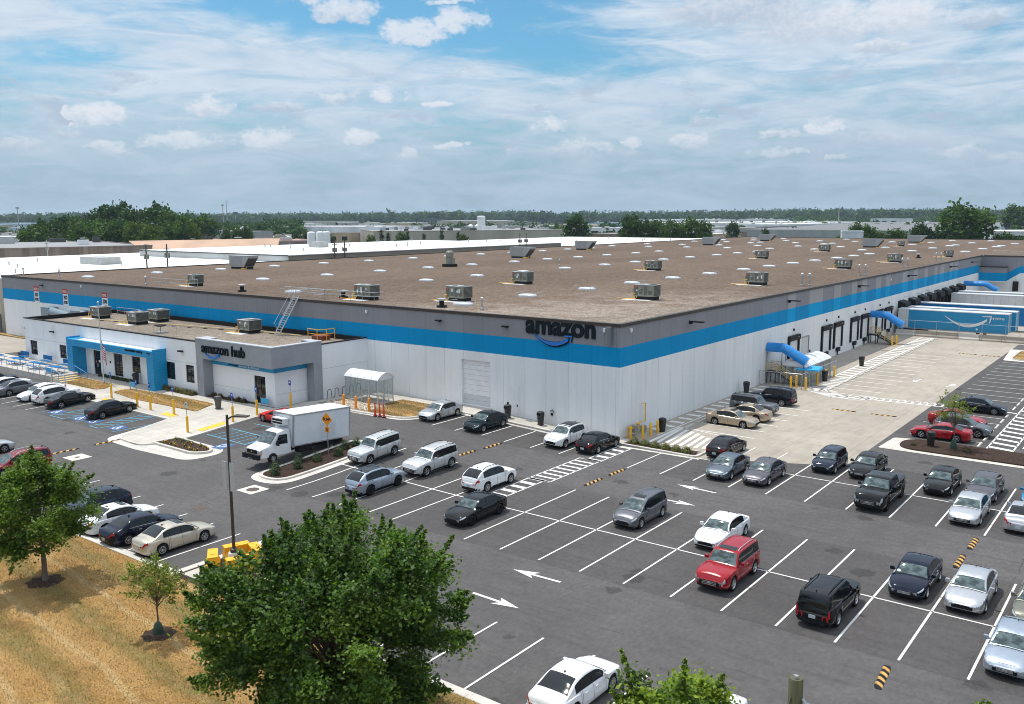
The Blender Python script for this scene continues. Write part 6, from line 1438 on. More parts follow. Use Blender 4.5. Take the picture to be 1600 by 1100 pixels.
P_('sedan', 'darkgreen', -9.9, -6.23, -3.73, -1, 'dark blue-black sedan by the front wall before the white door')
P_('cross', 'white', -1.92, -5.38, -2.7, -1, 'white crossover with a black roof by the building corner', broof=True, rim='d')
P_('sedan', 'black', 1.13, -2.35, -5.2, 1, 'black sedan with its tail to the lot, at the building corner', chrome=True, rim='b')
P_('boxy', 'pearl', -10.9, -18.9, -16.4, -1, 'silver boxy SUV with roof rails beside the mulch island', rails=2, rim='a')
P_('suv', 'pearl', -5.5, -18.4, -15.7, -1, 'pale silver SUV with black side strips, second from the mulch island', rails=2, rim='a')
P_('cross', 'bluesilver', -5.7, -21.15, -24.0, 1, 'pale silver crossover with glass roof and black wheels, tail to the big tree', broof=True, darkrim=True, rim='a')
P_('cross', 'white', .35, -15.9, -18.5, 1, 'white crossover seen from behind beside the striped crossing', rails=2, rim='b')
P_('sedan', 'black', 3.9, -24.53, -21.6, -1, 'black sedan with black wheels just right of the big tree', darkrim=True, rim='a')
P_('van', 'grey', 12.6, -18.65, -15.86, -1, 'dark grey minivan with a sunroof alone in the middle of the lot', sun=True, rim='a')
P_('sedan', 'white', 18.25, -18.7, -16.05, -1, 'white sedan with a black grille right behind the red SUV', rim='a')
P_('suv', 'red', 20.98, -24.0, -21.3, -1, 'bright red SUV with chrome grille and sunroof in the near row', rails=1, sun=True, chrome=True, rim='a')
P_('suv', 'black', 26.56, -21.9, -25.1, 1, 'black SUV with roof rack, its tail toward the viewer', rails=2, rim='a')
P_('sedan', 'navy', 29.15, -19.19, -16.27, -1, 'dark navy luxury sedan with chrome grille left of the silver one', chrome=True, rim='b')
P_('sedan', 'silver', 31.8, -19.23, -16.35, -1, 'silver sedan with a split twin grille right of the navy one', rim='a')
P_('sedan', 'olive', 34.7, -19.2, -16.3, -1, 'olive grey sedan cut off by the right edge behind the blue-silver one', rim='a')
P_('sedan', 'bluesilver', 34.5, -24.9, -22.0, -1, 'large blue-silver sedan at the bottom right edge', chrome=True, rim='b')
P_('sedan', 'black', 10.3, 2.55, -.25, 1, 'black sedan with chrome window line backed up to the concrete yard corner', chrome=True, rim='b')
P_('sedan', 'greyblue', 12.8, -5.48, -3.0, -1, 'blue-grey sedan with a chrome nose in front of the black one', rim='b', chrome=True)
P_('sedan', 'purplegrey', 15.55, -5.33, -2.7, -1, 'dark violet-grey sedan next to the blue-grey one', chrome=True, rim='b')
P_('hatch', 'navygrey', 18.36, .38, 3.1, -1, 'navy hatchback alone at the edge of the concrete', rim='a')
P_('sedan', 'black', 21.13, .85, 3.45, -1, 'black sedan half hidden behind the pickup truck', rim='b', chrome=True)
P_('pickup', 'black', 23.85, -6.06, -2.72, -1, 'black pickup truck with covered bed and chrome grille', chrome=True, rim='d', darkrim=True)
P_('sedan', 'black', 26.44, -.23, 2.74, -1, 'black sedan with large headlights right of the pickup truck', rim='b')
P_('sedan', 'purplegrey', 29.12, .03, 2.86, -1, 'dark grey sedan behind the silver one at the right', rim='a')
P_('sedan', 'silver', 29.2, -5.6, -2.85, -1, 'silver sedan in front of the dark grey one at the right', rim='a', chrome=True)
P_('hatch', 'cyan', 32.3, .1, 2.7, -1, 'bright blue hatchback cut off by the right edge', rim='a')
P_('sedan', 'silver', 32.2, -5.3, -2.5, 1, 'pale silver sedan at the right edge in front of the bright blue one', rim='a')
# loading side, noses along x; visible side faces -y
def X_(kind, col, yn, xf, xr, nose, label, **k):
    c = Body(kind); return car(kind, col, (xf+xr)/2-(c.wx[0]+c.wx[1])/2*nose, yn+(CT[kind]['W']/2-.02), RX if nose > 0 else LX, label, **k)
X_('sedan', 'gold', 9.95, 7.05, 4.3, 1, 'gold sedan with sunroof nearest on the concrete beside the wall', sun=True, rim='a')
X_('sedan', 'gold', 12.95, 4.3, 7.06, -1, 'pale gold sedan with its tail out, behind the nearer gold one', rim='b')
X_('boxy', 'grey', 16.1, 6.6, 3.9, 1, 'dark grey boxy SUV with black roof rails behind the gold sedans', rails=2, rim='a')
X_('suv', 'blackblue', 21.2, 3.6, 6.4, -1, 'black SUV tail out, farthest of the group by the loading wall', rails=1, rim='b')
X_('sedan', 'blackblue', 29.3, 24.25, 21.45, 1, 'black hatchback-like sedan alone in the right-hand bays', rim='b', chrome=True)
X_('sedan', 'red', 22.0, 23.6, 20.9, 1, 'red sedan behind the grey wagon and the sapling', rim='a')
X_('cross', 'grey', 18.5, 24.76, 21.95, 1, 'dark grey wagon between the two red cars', rails=1, rim='a')
X_('coupe', 'red', 15.75, 20.75, 23.65, -1, 'red coupe right behind the mulch island and trash can', rim='a', chrome=True)
# accessible row
P_('coupe', 'black', -51.5, -20.0, -22.6, 1, 'black muscle coupe on the accessible bays, left of two black cars', rim='a')
P_('sedan', 'black', -43.5, -20.05, -22.6, 1, 'black sedan on the accessible bays nearest the sign bollards', rim='b')
P_('cross', 'white', -54.6, -19.9, -22.5, 1, 'white crossover seen from behind, left of the black coupe', rim='a')
P_('sedan', 'white', -57.6, -22.6, -20.0, -1, 'white sedan nose out between the grey sedan and the white crossover', rim='a')
P_('sedan', 'grey', -62.4, -20.2, -22.87, 1, 'grey sedan near the left picture edge below the terrace', rim='a')
P_('sedan', 'white', -65.2, -20.0, -22.7, 1, 'white sedan with sunroof behind the grey one at the left edge', rim='a', sun=True)
P_('cross', 'navy', -68.4, -20.0, -22.7, 1, 'dark blue SUV at the far left edge below the terrace', rim='a')
P_('sport', 'brightred', -27.0, 0, 0, 1, 'x') if False else car('sport', 'brightred', -27.0, -14.75, LX, 'bright red sports car with dark roof stripe half hidden by the box truck', broof=False, sun=True, rim='a')
# lower left row
P_('sedan', 'champagne', -7.15, -36.12, -38.85, 1, 'champagne sedan with sunroof at the end of the lower left row', sun=True, rim='b')
P_('sedan', 'navy', -10.2, -36.4, -39.17, 1, 'dark navy sedan with chrome window line between champagne and white ones', chrome=True, rim='b')
P_('sedan', 'white', -13.0, -36.3, -39.0, 1, 'white sedan with sunroof beside the left tree crown', sun=True, rim='a')
P_('cross', 'navygrey', -16.3, -38.9, -36.2, -1, 'dark blue SUV half behind the left tree crown', rim='a')
P_('van', 'maroon', -30.7, -37.3, -34.5, -1, 'maroon minivan at the left edge beside the left tree', rim='a', rails=1)
P_('sedan', 'bluesilver', -38.0, -35.8, -38.5, -1, 'silver car just showing at the left picture edge', rim='a') if False else None
P_('sedan', 'silver', -38.4, -33.9, -36.6, 1, 'silver sedan just peeping in at the left picture edge', rim='a')
P_('sedan', 'white', 21.05, -36.2, -38.9, 1, 'white sedan with dark rear glass at the bottom edge, tail toward the viewer', rim='b')
P_('sedan', 'white', 26.3, -35.5, -38.25, 1, 'white car mostly hidden behind the small bright tree at the bottom', rim='b')
# ---------------------------------------------------------------- box truck (front is +x locally)
t = thing('box_truck', 'white box truck with refrigeration unit parked along the mulch island', 'box truck', (-17.75, -20.3, h(-17.7, -20.5)-.02), DNY); t.rotation_euler = (radians(2.0), radians(-0), 0); t.rotation_euler = (0, radians(-3.2), DNY)
TW = paint('white', *PC['white'])
bx = MB().box(-4.3, -1.22, 1.05, 1.55, 1.22, 3.55); bx.obj('cargo_box', mat('box_panel', (.62, .66, .70), .45, var=.05, scale=.8), t)
tr = MB()
for z in (1.05, 3.47): tr.box(-4.32, -1.25, z, 1.57, -1.221, z+.09).box(-4.32, 1.221, z, 1.57, 1.25, z+.09)
for x in (-4.34, 1.49): tr.box(x, -1.262, 1.0, x+.1, -1.251, 3.6).box(x, 1.251, 1.0, x+.1, 1.262, 3.6)
tr.box(1.551, -1.22, 1.0, 1.6, -1.1, 3.6).box(1.551, 1.1, 1.0, 1.6, 1.22, 3.6).box(1.551, -1.1, 3.45, 1.6, 1.1, 3.6); tr.obj('box_trim', STEEL, t)
MB().box(-4.3, -1.2, 3.552, 1.52, 1.2, 3.59).obj('box_roof', WHT, t)
MB().box(-2.75, 1.2215, 1.3, -1.1, 1.226, 2.55).box(-2.75, 1.2265, 1.35, -2.72, 1.229, 2.5).obj('side_door', mat('box_panel2', (.56, .60, .64), .45), t)
MB().box(1.603, -.7, 2.75, 2.15, .7, 3.25).box(2.153, -.6, 2.82, 2.18, .6, 3.18, 1).box(2.17, -.62, 2.98, 2.2, .62, 3.02).obj('cooling_unit', [WHT, BLK], t)
cb = MB()   # cab as a lofted van nose
prof = [(1.62, .62, 2.45, 1.02), (2.2, .60, 2.42, 1.02), (2.75, .58, 2.28, 1.0), (3.05, .55, 1.95, .99), (3.45, .52, 1.50, .985), (3.9, .50, 1.36, .96), (4.3, .50, 1.26, .90), (4.5, .50, 1.12, .78)]
v = []; f = []
for x, z0, z1, w_ in prof:
    cabw = w_; tw = cabw-(.22 if z1 > 1.9 else .06)
    v += [(x, -cabw, z0), (x, -cabw, min(1.3, z1-.1)), (x, -tw, z1-.05), (x, -tw*.6, z1+.02), (x, tw*.6, z1+.02), (x, tw, z1-.05), (x, cabw, min(1.3, z1-.1)), (x, cabw, z0)]
for i in range(len(prof)-1):
    for j in range(7): f.append((i*8+j, (i+1)*8+j, (i+1)*8+j+1, i*8+j+1))
f += [tuple(range(8)), tuple(range(len(prof)*8-8, len(prof)*8))[::-1]]
cb.add(v, f); cb.obj('cab', TW, t, 30)
MB().add([(2.80, -.74, 2.26), (2.80, .74, 2.26), (3.47, .86, 1.54), (3.47, -.86, 1.54), (2.83, -.74, 2.28), (2.83, .74, 2.28), (3.52, .86, 1.56), (3.52, -.86, 1.56)], [(0, 1, 2, 3), (7, 6, 5, 4), (0, 4, 5, 1), (2, 6, 7, 3), (1, 5, 6, 2), (3, 7, 4, 0)]).obj('windshield', DGLW, t)
for s_ in (1, -1): MB().add([(1.95, s_*.93, 2.1), (2.7, s_*.92, 2.1), (3.1, s_*1.0, 1.42), (1.95, s_*1.03, 1.38), ], [(0, 1, 2, 3)]).obj('side_window', DGL, t)
for s_ in (1, -1): MB().box(2.95, s_*1.05, 1.35, 3.05, s_*1.3, 1.75).obj('mirror', BLK, t)
MB().box(4.46, -.95, .42, 4.72, .95, .78).obj('bumper', BLK, t); MB().box(4.44, -.58, .84, 4.56, .58, 1.12).obj('grille', BLK, t); MB().box(4.565, -.08, .95, 4.58, .08, 1.02).obj('badge', YEL, t)
for s_ in (1, -1): MB().box(4.3, s_*.60, .86, 4.53, s_*.90, 1.1).box(4.3, s_*.9, .78, 4.47, s_*.93, .85, 1).obj('headlight', [mat('headlight', ()), mat('indicator', (.8, .25, .02), .2)], t)
MB().box(-4.2, -.5, .62, 4.2, .5, .95).box(-4.4, -1.1, .5, -4.25, 1.1, .62).box(-.4, .6, .5, .9, 1.15, 1.0).obj('chassis', BLK, t)
MB().box(2.35, -.26, .0, 2.36, .26, .01).obj('number_plate', WHT, t, loc=(2.38, 0, .5))
for wx, dbl in ((3.35, 0), (-2.55, 1)):
    for s_ in (1, -1):
        wo = MB().lathe([(.2, -.13), (.36, -.14), (.40, -.1), (.40, .1), (.36, .14), (.2, .13)], n=24, axis='y').obj('wheel', BLK, t, 60, (wx, s_*.95, .40)); MB().lathe([(0, .10), (.1, .12), (.12, .06), (.22, .05), (.24, .13)], n=18, axis='y').obj('rim', ALU, wo, 50, None).rotation_euler = (0, 0, 0 if s_ > 0 else pi)
# ---------------------------------------------------------------- semi-trailers
BT = mat('trailer_blue', (.012, .245, .46), .4, var=.05, scale=.5); BT2 = mat('trailer_blue_deep', (.010, .16, .40), .4)
PN = mat('trailer_panel', (.60, .61, .61), .4, var=.07, scale=.6); TT = mat('trailer_roof', (.58, .60, .62), .4)
def trailer(x0, x1, y0, y1, lb, body, mark=False, zt=4.1):
    t = thing('semi_trailer', lb, 'trailer', (x0, (y0+y1)/2, 0), 0, 'parked semi trailers'); L_ = x1-x0; w_ = (y1-y0)/2
    b = MB().box(1.6 if mark else .0, -w_, 1.15, L_, w_, zt-.1); b.obj('box', body, t)
    if mark: MB().box(0, -w_+.003, 1.15, 1.597, w_-.003, zt-.11).obj('rear_section', PN, t)
    MB().box(-.02, -w_-.03, zt-.097, L_+.03, w_+.03, zt).box(0, -w_+.05, zt+.003, L_, w_-.05, zt+.03).obj('roof', TT, t)
    s = MB().box(0, -w_-.03, 1.0, L_, -w_+.1, 1.147).box(0, w_-.1, 1.0, L_, w_+.03, 1.147)
    for i in range(int(L_/1.2)): s.box(.3+i*1.2, -w_+.1, 1.0, .4+i*1.2, w_-.1, 1.14)
    s.obj('side_rail', STEEL, t)
    p = MB()
    for i in range(int(L_/1.22)): p.box(1.22*i, -w_-.012, 1.16, 1.22*i+.025, -w_-.002, zt-.1)
    p.obj('panel_joint', mat('panel_joint_dark', (.2, .22, .24), .5) if body is PN else body, t)
    MB().box(L_*.72, -.6, .0, L_*.74, -.45, 1.0).box(L_*.72, .45, .0, L_*.74, .6, 1.0).box(L_*.70, -.75, 0, L_*.76, -.35, .06).obj('landing_leg', BLK, t)
    for wx in (1.6, 2.9):
        for s_ in (1, -1):
            wo = MB().lathe([(.25, -.25), (.46, -.26), (.5, -.2), (.5, .2), (.46, .26), (.25, .25)], n=20, axis='y').obj('wheel', BLK, t, 60, (wx, s_*(w_-.3), .5)); MB().lathe([(0, .2), (.12, .22), (.2, .1), (.3, .26)], n=14, axis='y').obj('rim', ALU, wo, 50).rotation_euler = (0, 0, 0 if s_ > 0 else pi)
    MB().box(.8, -w_+.5, .45, 4.2, w_-.5, .95).obj('bogie', BLK, t)
    for s_ in (1, -1): MB().box(L_+.002, s_*(w_-.05), 1.1, L_+.05, s_*(w_-.15), zt-.1).obj('corner_post', ALU, t)
    return t
t1 = trailer(.75, 16.6, 86.9, 89.5, 'blue semi trailer with a white curved arrow on its side, nearest to the fence', BT, True)
smile(6.6, 1.25, .42, .02).obj('side_arrow', PW, t1, loc=(7.0, -1.312, 3.25))
link('side_lettering', stand(text_mesh('prime', 2.0, .55, .006, .01), [PW]), t1, (13.3, -1.312, 3.05)); MB().prism([(-.2, 0), (0, -.2), (.2, 0), (0, .2)], 0, -.02, 0, 'y').obj('small_mark', PW, t1, loc=(11.6, -1.312, 1.55))
trailer(.75, 17.0, 91.0, 93.6, 'blue semi trailer directly behind the one with the arrow', BT)
trailer(.75, 17.2, 99.6, 102.2, 'deep blue semi trailer third from the fence', BT2)
trailer(1.4, 18, 122.6, 125.2, 'white panelled semi trailer, nearer of the two at the far docks', PN, zt=4.1)
trailer(1.4, 18, 128.6, 131.2, 'white panelled semi trailer, farther of the two at the far docks', PN, zt=4.1)
# ================================================================ vegetation
def leafmat(name, c, trans=.35, var=.35):
    def f(N, b, tc):
        n = N.noise(tc, .9, 4, .6); n2 = N.noise(tc, 14, 2, .6)
        cc = N.mix(N.ramp(n, .3, .7), tuple(x*(1-var) for x in c), tuple(x*(1+var) for x in c)); cc = N.mix(N.ramp(n2, .3, .7), N.mix(1, cc, (.7, .75, .7), 'MULTIPLY'), cc)
        N.l(cc, b.inputs['Base Color']); b.inputs['Roughness'].default_value = .55; b.inputs['Specular IOR Level'].default_value = .08 if name.startswith('far') else .35
        tr = N.n('ShaderNodeBsdfTranslucent'); N.l(N.mix(1, cc, (1.3, 1.5, .6), 'MULTIPLY'), tr.inputs[0])
        mx = N.n('ShaderNodeMixShader'); mx.inputs[0].default_value = trans; out = [n_ for n_ in N.nt.nodes if n_.type == 'OUTPUT_MATERIAL'][0]
        N.l(b.outputs[0], mx.inputs[1]); N.l(tr.outputs[0], mx.inputs[2]); N.l(mx.outputs[0], out.inputs[0])
    return mat(name, c, .55, build=f)
LD = [leafmat('leaf_deep', (.036, .082, .012)), leafmat('leaf_mid', (.075, .145, .018)), leafmat('leaf_light', (.15, .235, .028))]
LB = [leafmat('leaf_bright', (.14, .22, .018)), leafmat('leaf_bright2', (.24, .32, .025)), leafmat('leaf_bright3', (.06, .11, .015))]
LY = [leafmat('leaf_olive', (.24, .27, .04)), leafmat('leaf_olive2', (.14, .18, .03))]
FD = [leafmat('far_leaf_dark', (.030, .066, .018), .2), leafmat('far_leaf_mid', (.05, .10, .022), .2)]
FM = [leafmat('far_leaf', (.052, .105, .022), .2), leafmat('far_leaf2', (.082, .14, .028), .2)]
FL = [leafmat('far_leaf_lime', (.10, .15, .022), .2), leafmat('far_leaf_lime2', (.07, .115, .02), .2)]
def leaves(name, pts, size, mats, parent=None, seed=0, up_=.55, w_=None, long=1.25):
    """one small folded quad per leaf point"""
    rng = np.random.default_rng(seed); n = len(pts)
    nrm = rng.normal(size=(n, 3)); nrm[:, 2] = np.abs(nrm[:, 2])+up_; nrm /= np.linalg.norm(nrm, axis=1)[:, None]
    a = rng.normal(size=(n, 3)); a -= nrm*(a*nrm).sum(1)[:, None]; a /= np.linalg.norm(a, axis=1)[:, None]; b = np.cross(nrm, a)
    s = size*rng.uniform(.6, 1.35, n)[:, None]
    q = np.stack([pts-a*s*long*.5, pts+b*s*.42, pts+a*s*long*.5, pts-b*s*.42], 1).reshape(-1, 3)
    me = bpy.data.meshes.new(name); me.vertices.add(4*n); me.vertices.foreach_set('co', q.ravel())
    me.loops.add(4*n); me.loops.foreach_set('vertex_index', np.arange(4*n)); me.polygons.add(n)
    me.polygons.foreach_set('loop_start', np.arange(n)*4); me.polygons.foreach_set('loop_total', np.full(n, 4))
    for m in mats: me.materials.append(m)
    mi = w_ if w_ is not None else rng.integers(0, len(mats), n); me.polygons.foreach_set('material_index', mi.astype(np.int32))
    me.update(); me.validate(); return link(name, me, parent) if parent is not False else me
def clumps(rng, c, rad, n, lean=(0, 0, 0), low=-.6, inner=.45, lobes=3., cone=0., sq=0):
    """clump centres spread through an uneven crown"""
    out = []; ph = rng.uniform(0, 6, 4)
    while len(out) < n:
        d = rng.normal(size=3); d /= np.linalg.norm(d)
        if d[2] < low: continue
        if sq and d[2] < .15 and rng.uniform() < .35: continue
        if sq: d = d/(np.abs(d)**sq).sum()**(1/sq)*.97
        az_ = np.arctan2(d[1], d[0]); am = .4 if sq else 1; lob = 1+am*.16*np.sin(lobes*az_+ph[0])*np.cos(d[2]*4+ph[1])+am*.12*np.sin(5*az_+ph[2]+d[2]*5)
        r = inner+(1-inner)*rng.uniform()**.55
        k = d*np.array(rad)*r*lob; k[:2] *= 1-cone*max(0, d[2])*r
        out.append((np.array(c)+k, d, r))
    return out
def make_tree(loc, trunk_h, crown_c, rad, n_cl, per, cl_r, leaf, mats, label, cat='tree', seed=1, tr=.16, name='leafy_tree', shoots=.5, low=-.6, limbs=40, group=None, mulch=None, inner=.45, mix=(.3, .45, .25), cone=0., sq=0):
    rng = np.random.default_rng(seed)
    t = thing(name, label, cat, loc, 0, group)
    cl = clumps(rng, crown_c, rad, n_cl, low=low, inner=inner, cone=cone, sq=sq); P = []; MI = []
    for (p, d, r) in cl:
        k = int(per*rng.uniform(.6, 1.4)); R_ = cl_r*rng.uniform(.7, 1.35); g = rng.normal(size=(k, 3))*R_*np.array([.5, .5, .32])
        # each clump droops outward and carries shoots that break the outline
        g[:, 2] -= (g[:, 0]*d[0]+g[:, 1]*d[1])*.15
        P.append(p+g); tone = rng.uniform(); MI.append(np.where(rng.uniform(size=k) < .65, 0 if tone < mix[0] else (1 if tone < mix[0]+mix[1] else 2), rng.integers(0, len(mats), k))%len(mats))
        if r > .8 and rng.uniform() < shoots:
            L_ = cl_r*rng.uniform(1.0, 2.2); dd = d+np.array([0, 0, .55])+rng.normal(size=3)*.25; dd /= np.linalg.norm(dd); k = int(per*.45); u = rng.uniform(0, 1, k)[:, None]
            P.append(p+dd*L_*u+rng.normal(size=(k, 3))*cl_r*.16*(1.25-u)); MI.append(rng.integers(0, len(mats), k))
    P = np.concatenate(P); MI = np.concatenate(MI)
    mb = MB(); cc = np.array(crown_c); th = trunk_h
    mb.path([(0, 0, -.1), (.02, .01, th*.5), (.0, .0, th), (crown_c[0]*.4, crown_c[1]*.4, cc[2]), (crown_c[0]*.8, crown_c[1]*.8, cc[2]+rad[2]*.6)], [tr*1.25, tr, tr*.85, tr*.5, tr*.12], 10)
    for i in range(min(limbs, len(cl))):
        p, d, r = cl[i]; z0 = th*rng.uniform(.8, 1.0)+max(0, (p[2]-th)*.35); s = Vector((0, 0, z0)); e = Vector(p); m1 = s+(e-s)*.45+Vector((0, 0, (e-s).length*.08))
        mb.path([s, m1, e], [tr*.36, tr*.2, tr*.05], 5)
    mb.obj('trunk', BARK, t, 60)
    leaves('crown', P, leaf, mats, t, seed, w_=MI)
    if mulch: 
        m = MB(); n = 20; v = [(0, 0, .10)]+[(mulch*cos(2*pi*i/n)*(1+.12*sin(3*i)), mulch*sin(2*pi*i/n)*(1+.12*cos(2*i)), .0) for i in range(n)]
        m.add(v, [(0, i+1, (i+1) % n+1) for i in range(n)]); m.obj('mulch_ring', MULCH, t)
    return t
# big tree in the foreground
make_tree((14.85, -45.4, .1), 1.3, (0.1, 0, 4.5), (4.25, 4.25, 3.35), 340, 340, .55, .12, LD, 'large dense dark green tree filling the bottom of the picture', seed=11, tr=.2, shoots=.95, low=-.97, limbs=90, inner=.38, sq=3.6, mix=(.34, .38, .28), mulch=1.4)
make_tree((-8.6, -44.8, .1), 1.9, (-.25, 0, 4.0), (2.65, 2.65, 2.9), 130, 270, .52, .12, [LD[1], LD[2], LB[0]], 'rounded green tree with bare trunk and mulch ring on the dry lawn, left', seed=5, tr=.13, shoots=.6, low=-.75, limbs=50, mulch=1.15, inner=.4, mix=(.35, .4, .25), cone=.5)
make_tree((28.3, -45.2, .1), 2.6, (0.1, 0, 5.05), (1.65, 1.65, 1.8), 90, 240, .42, .11, LB, 'small bright lime-green tree cut off by the bottom edge', seed=8, tr=.11, shoots=.7, limbs=30)
make_tree((35.6, -46.2, .1), 6.3, (0, 0, 8.4), (.42, .42, .6), 20, 50, .18, .08, LB, 'tip of a thin young tree peeping in at the bottom right', seed=9, tr=.07, shoots=.8, limbs=16)
s1 = make_tree((1.8, -44.6, .1), 1.2, (0, 0, 2.55), (1.25, 1.25, 1.25), 80, 55, .26, .08, LY, 'thin olive sapling with a green watering bag on the dry lawn', seed=3, tr=.045, shoots=.9, limbs=60, mulch=.95, cat='sapling', name='young_tree', inner=.3)
bag = mat('tree_bag', (.015, .05, .032), .5, var=.3, scale=6)
MB().lathe([(0, .02), (.24, .03), (.22, .3), (.15, .55), (.08, .62), (0, .62)], n=12).obj('watering_bag', bag, s1, 50)
s2 = make_tree((23.9, 13.1, .13), 1.4, (-.1, 0, 3.1), (1.35, 1.35, 1.35), 46, 46, .30, .09, LY, 'sapling with a green watering bag on the mulch island before the red coupe', seed=4, tr=.045, shoots=.8, limbs=46, cat='sapling', name='young_tree', inner=.3)
MB().lathe([(0, .0), (.26, .02), (.24, .4), (.12, .75), (0, .78)], n=12).obj('watering_bag', bag, s2, 50)
# shrubs
def shrub(x, y, r, mats, label, grp, hh=None, z=.13, n=620, leaf=.085, seed=1, name='shrub', cat='shrub'):
    rng = np.random.default_rng(seed); t = thing(name, label, cat, (x, y, h(x, y)+z), 0, grp); hh = hh or r*1.1
    d = rng.normal(size=(n, 3)); d /= np.linalg.norm(d, axis=1)[:, None]; d[:, 2] = np.abs(d[:, 2]); rr = rng.uniform(.45, 1.05, n)[:, None]
    leaves('foliage', d*rr*np.array([r, r, hh])+np.array([0, 0, .03]), leaf, mats, t, seed); m = MB()
    for i in range(4): m.path([(0, 0, -.02), (r*.5*cos(i*1.6), r*.5*sin(i*1.6), hh*.6)], [.015, .006], 4)
    m.obj('stem', BARK, t)
SY = [leafmat('shrub_yellow', (.24, .22, .05)), leafmat('shrub_green', (.09, .12, .03))]; SG_ = [leafmat('shrub_sage', (.07, .11, .035)), leafmat('shrub_dark', (.04, .07, .02))]; SR = [leafmat('shrub_russet', (.12, .05, .035)), leafmat('shrub_brown', (.10, .085, .03))]
for i, (x, y) in enumerate(((1.95, -.75), (2.95, -.78), (3.95, -.85), (4.85, -.8), (5.9, -.9), (6.85, -.9))): shrub(x, y, .47, SY, 'yellow-green round shrub in the corner planter, %s from the left of six' % ['first', 'second', 'third', 'fourth', 'fifth', 'last'][i], 'shrubs in the corner planter', .5, seed=20+i)
for i, (x, y) in enumerate(((-14.9, -24.9), (-15.8, -24.2), (-14.75, -22.9), (-15.8, -21.9), (-14.8, -20.9), (-14.4, -19.1), (-15.2, -17.7), (-15.0, -16.6))): shrub(x, y, .42, SG_, 'sage shrub on the mulch island by the box truck, number %s from near tip' % ['one', 'two', 'three', 'four', 'five', 'six', 'seven', 'eight'][i], 'shrubs on the truck island', .75, seed=40+i)
rng_ = random.Random(5)
for i in range(11): shrub(-50.3+i*.68, -12.85, .36, [SR[1], SY[0]] if i > 1 else SG_, 'olive-brown shrub under the right office windows, %s from the left' % ORDW[i], 'shrubs under the office windows', .55, seed=60+i)
for i in range(9): shrub(-62.3+i*.9, -12.75, .34, SG_, 'low green shrub inside the blue entrance frame, %s from the left' % ORDW[i], 'shrubs in the entrance bed', .35, seed=80+i)
for i, x in enumerate((-41.0, -39.9, -38.2, -36.9, -36.0)): shrub(x, -12.15, .38, SR, 'russet shrub under the grey corner portal, %s from the left' % ORDW[i], 'shrubs under the corner portal', .5, seed=95+i)
YF = [SG_[0], SG_[0], SG_[1], mat('petal_yellow', (.75, .40, .02), .6)]
for i in range(12):
    x, y = -30.2+(i % 6)*.88+rng_.uniform(-.2, .2), -23.5-(i//6)*.85+rng_.uniform(-.15, .15)
    shrub(x, y, .22, YF, 'yellow flowering plant in the tip bed, %s row, %s from the left' % (['back', 'front'][i//6], ORDW[i % 6]), 'yellow flowers in the tip bed', .3, n=90, seed=110+i, name='flower_clump', cat='flowers')
shrub(25.0, 12.75, .38, SR, 'orange-brown low shrub on the mulch island right of the sapling', None, .4, seed=130); shrub(21.0, 12.3, .25, SG_, 'tiny green shrub near the tip of the right mulch island', None, .2, n=120, seed=131); shrub(22.5, 70.8, .9, LB, 'bright round bush on the far grass island', None, .8, seed=133, n=500)
# loose river stones and lawn tufts
rng = np.random.default_rng(2)
mb = MB()
for i in range(420):
    x, y = rng.uniform(-29.6, -23.3), rng.uniform(-7.75, -4.75)
    if -29.0 < x < -24.5 and y > -5.1: continue
    r = rng.uniform(.05, .12); z = h(x, y)+.16; a = rng.uniform(0, 6)
    v = [(x+r*cos(a+k*2*pi/5)*1.2, y+r*sin(a+k*2*pi/5), z) for k in range(5)]+[(x, y, z+r*.7)]; mb.add(v, [(k, (k+1) % 5, 5) for k in range(5)], i % 3)
struct(mb.obj('river_stones', [mat('stone_a', (.55, .47, .36), .9), mat('stone_b', (.38, .30, .22), .9), mat('stone_c', (.62, .58, .52), .9)]), 'stuff')
def tufts(name, n, x0, x1, y0, y1, z, hh, cols, seed, cond=None):
    rng = np.random.default_rng(seed); x = rng.uniform(x0, x1, n); y = rng.uniform(y0, y1, n)
    if cond is not None: k = cond(x, y); x, y = x[k], y[k]
    n = len(x); zz = np.array([h(a, b) for a, b in zip(x, y)])+z; a = rng.uniform(0, 2*pi, n); L_ = hh*rng.uniform(.5, 1.5, n); ln = rng.normal(0, .5, (n, 2))*hh
    b = np.stack([x, y, zz], 1); d = np.stack([np.cos(a), np.sin(a), np.zeros(n)], 1)*hh*.22
    q = np.stack([b-d, b+d, b+np.stack([ln[:, 0], ln[:, 1], L_], 1)], 1).reshape(-1, 3)
    me = bpy.data.meshes.new(name); me.vertices.add(3*n); me.vertices.foreach_set('co', q.ravel()); me.loops.add(3*n); me.loops.foreach_set('vertex_index', np.arange(3*n)); me.polygons.add(n)
    me.polygons.foreach_set('loop_start', np.arange(n)*3); me.polygons.foreach_set('loop_total', np.full(n, 3))
    for m in cols: me.materials.append(m)
    me.polygons.foreach_set('material_index', rng.integers(0, len(cols), n).astype(np.int32)); me.update(); return struct(link(name, me), 'stuff')
GC = [mat('blade_straw', (.36, .25, .11), .9), mat('blade_tan', (.28, .17, .06), .9), mat('blade_olive', (.12, .12, .03), .9), mat('blade_pale', (.42, .31, .15), .9)]
tufts('dry_grass_blades', 120000, -32, 24, -58, -40.35, .11, .07, GC, 7)
tufts('dry_grass_blades', 9000, -24.2, -17.8, -7.8, -1.8, .14, .07, GC, 8, lambda x, y: ~((x > -19) & (y < -6.2)))
tufts('dry_grass_blades', 9000, -64, -37.5, -17.0, -14.3, .18, .07, GC, 9, lambda x, y: (x < -55.2) | (x > -52.5))
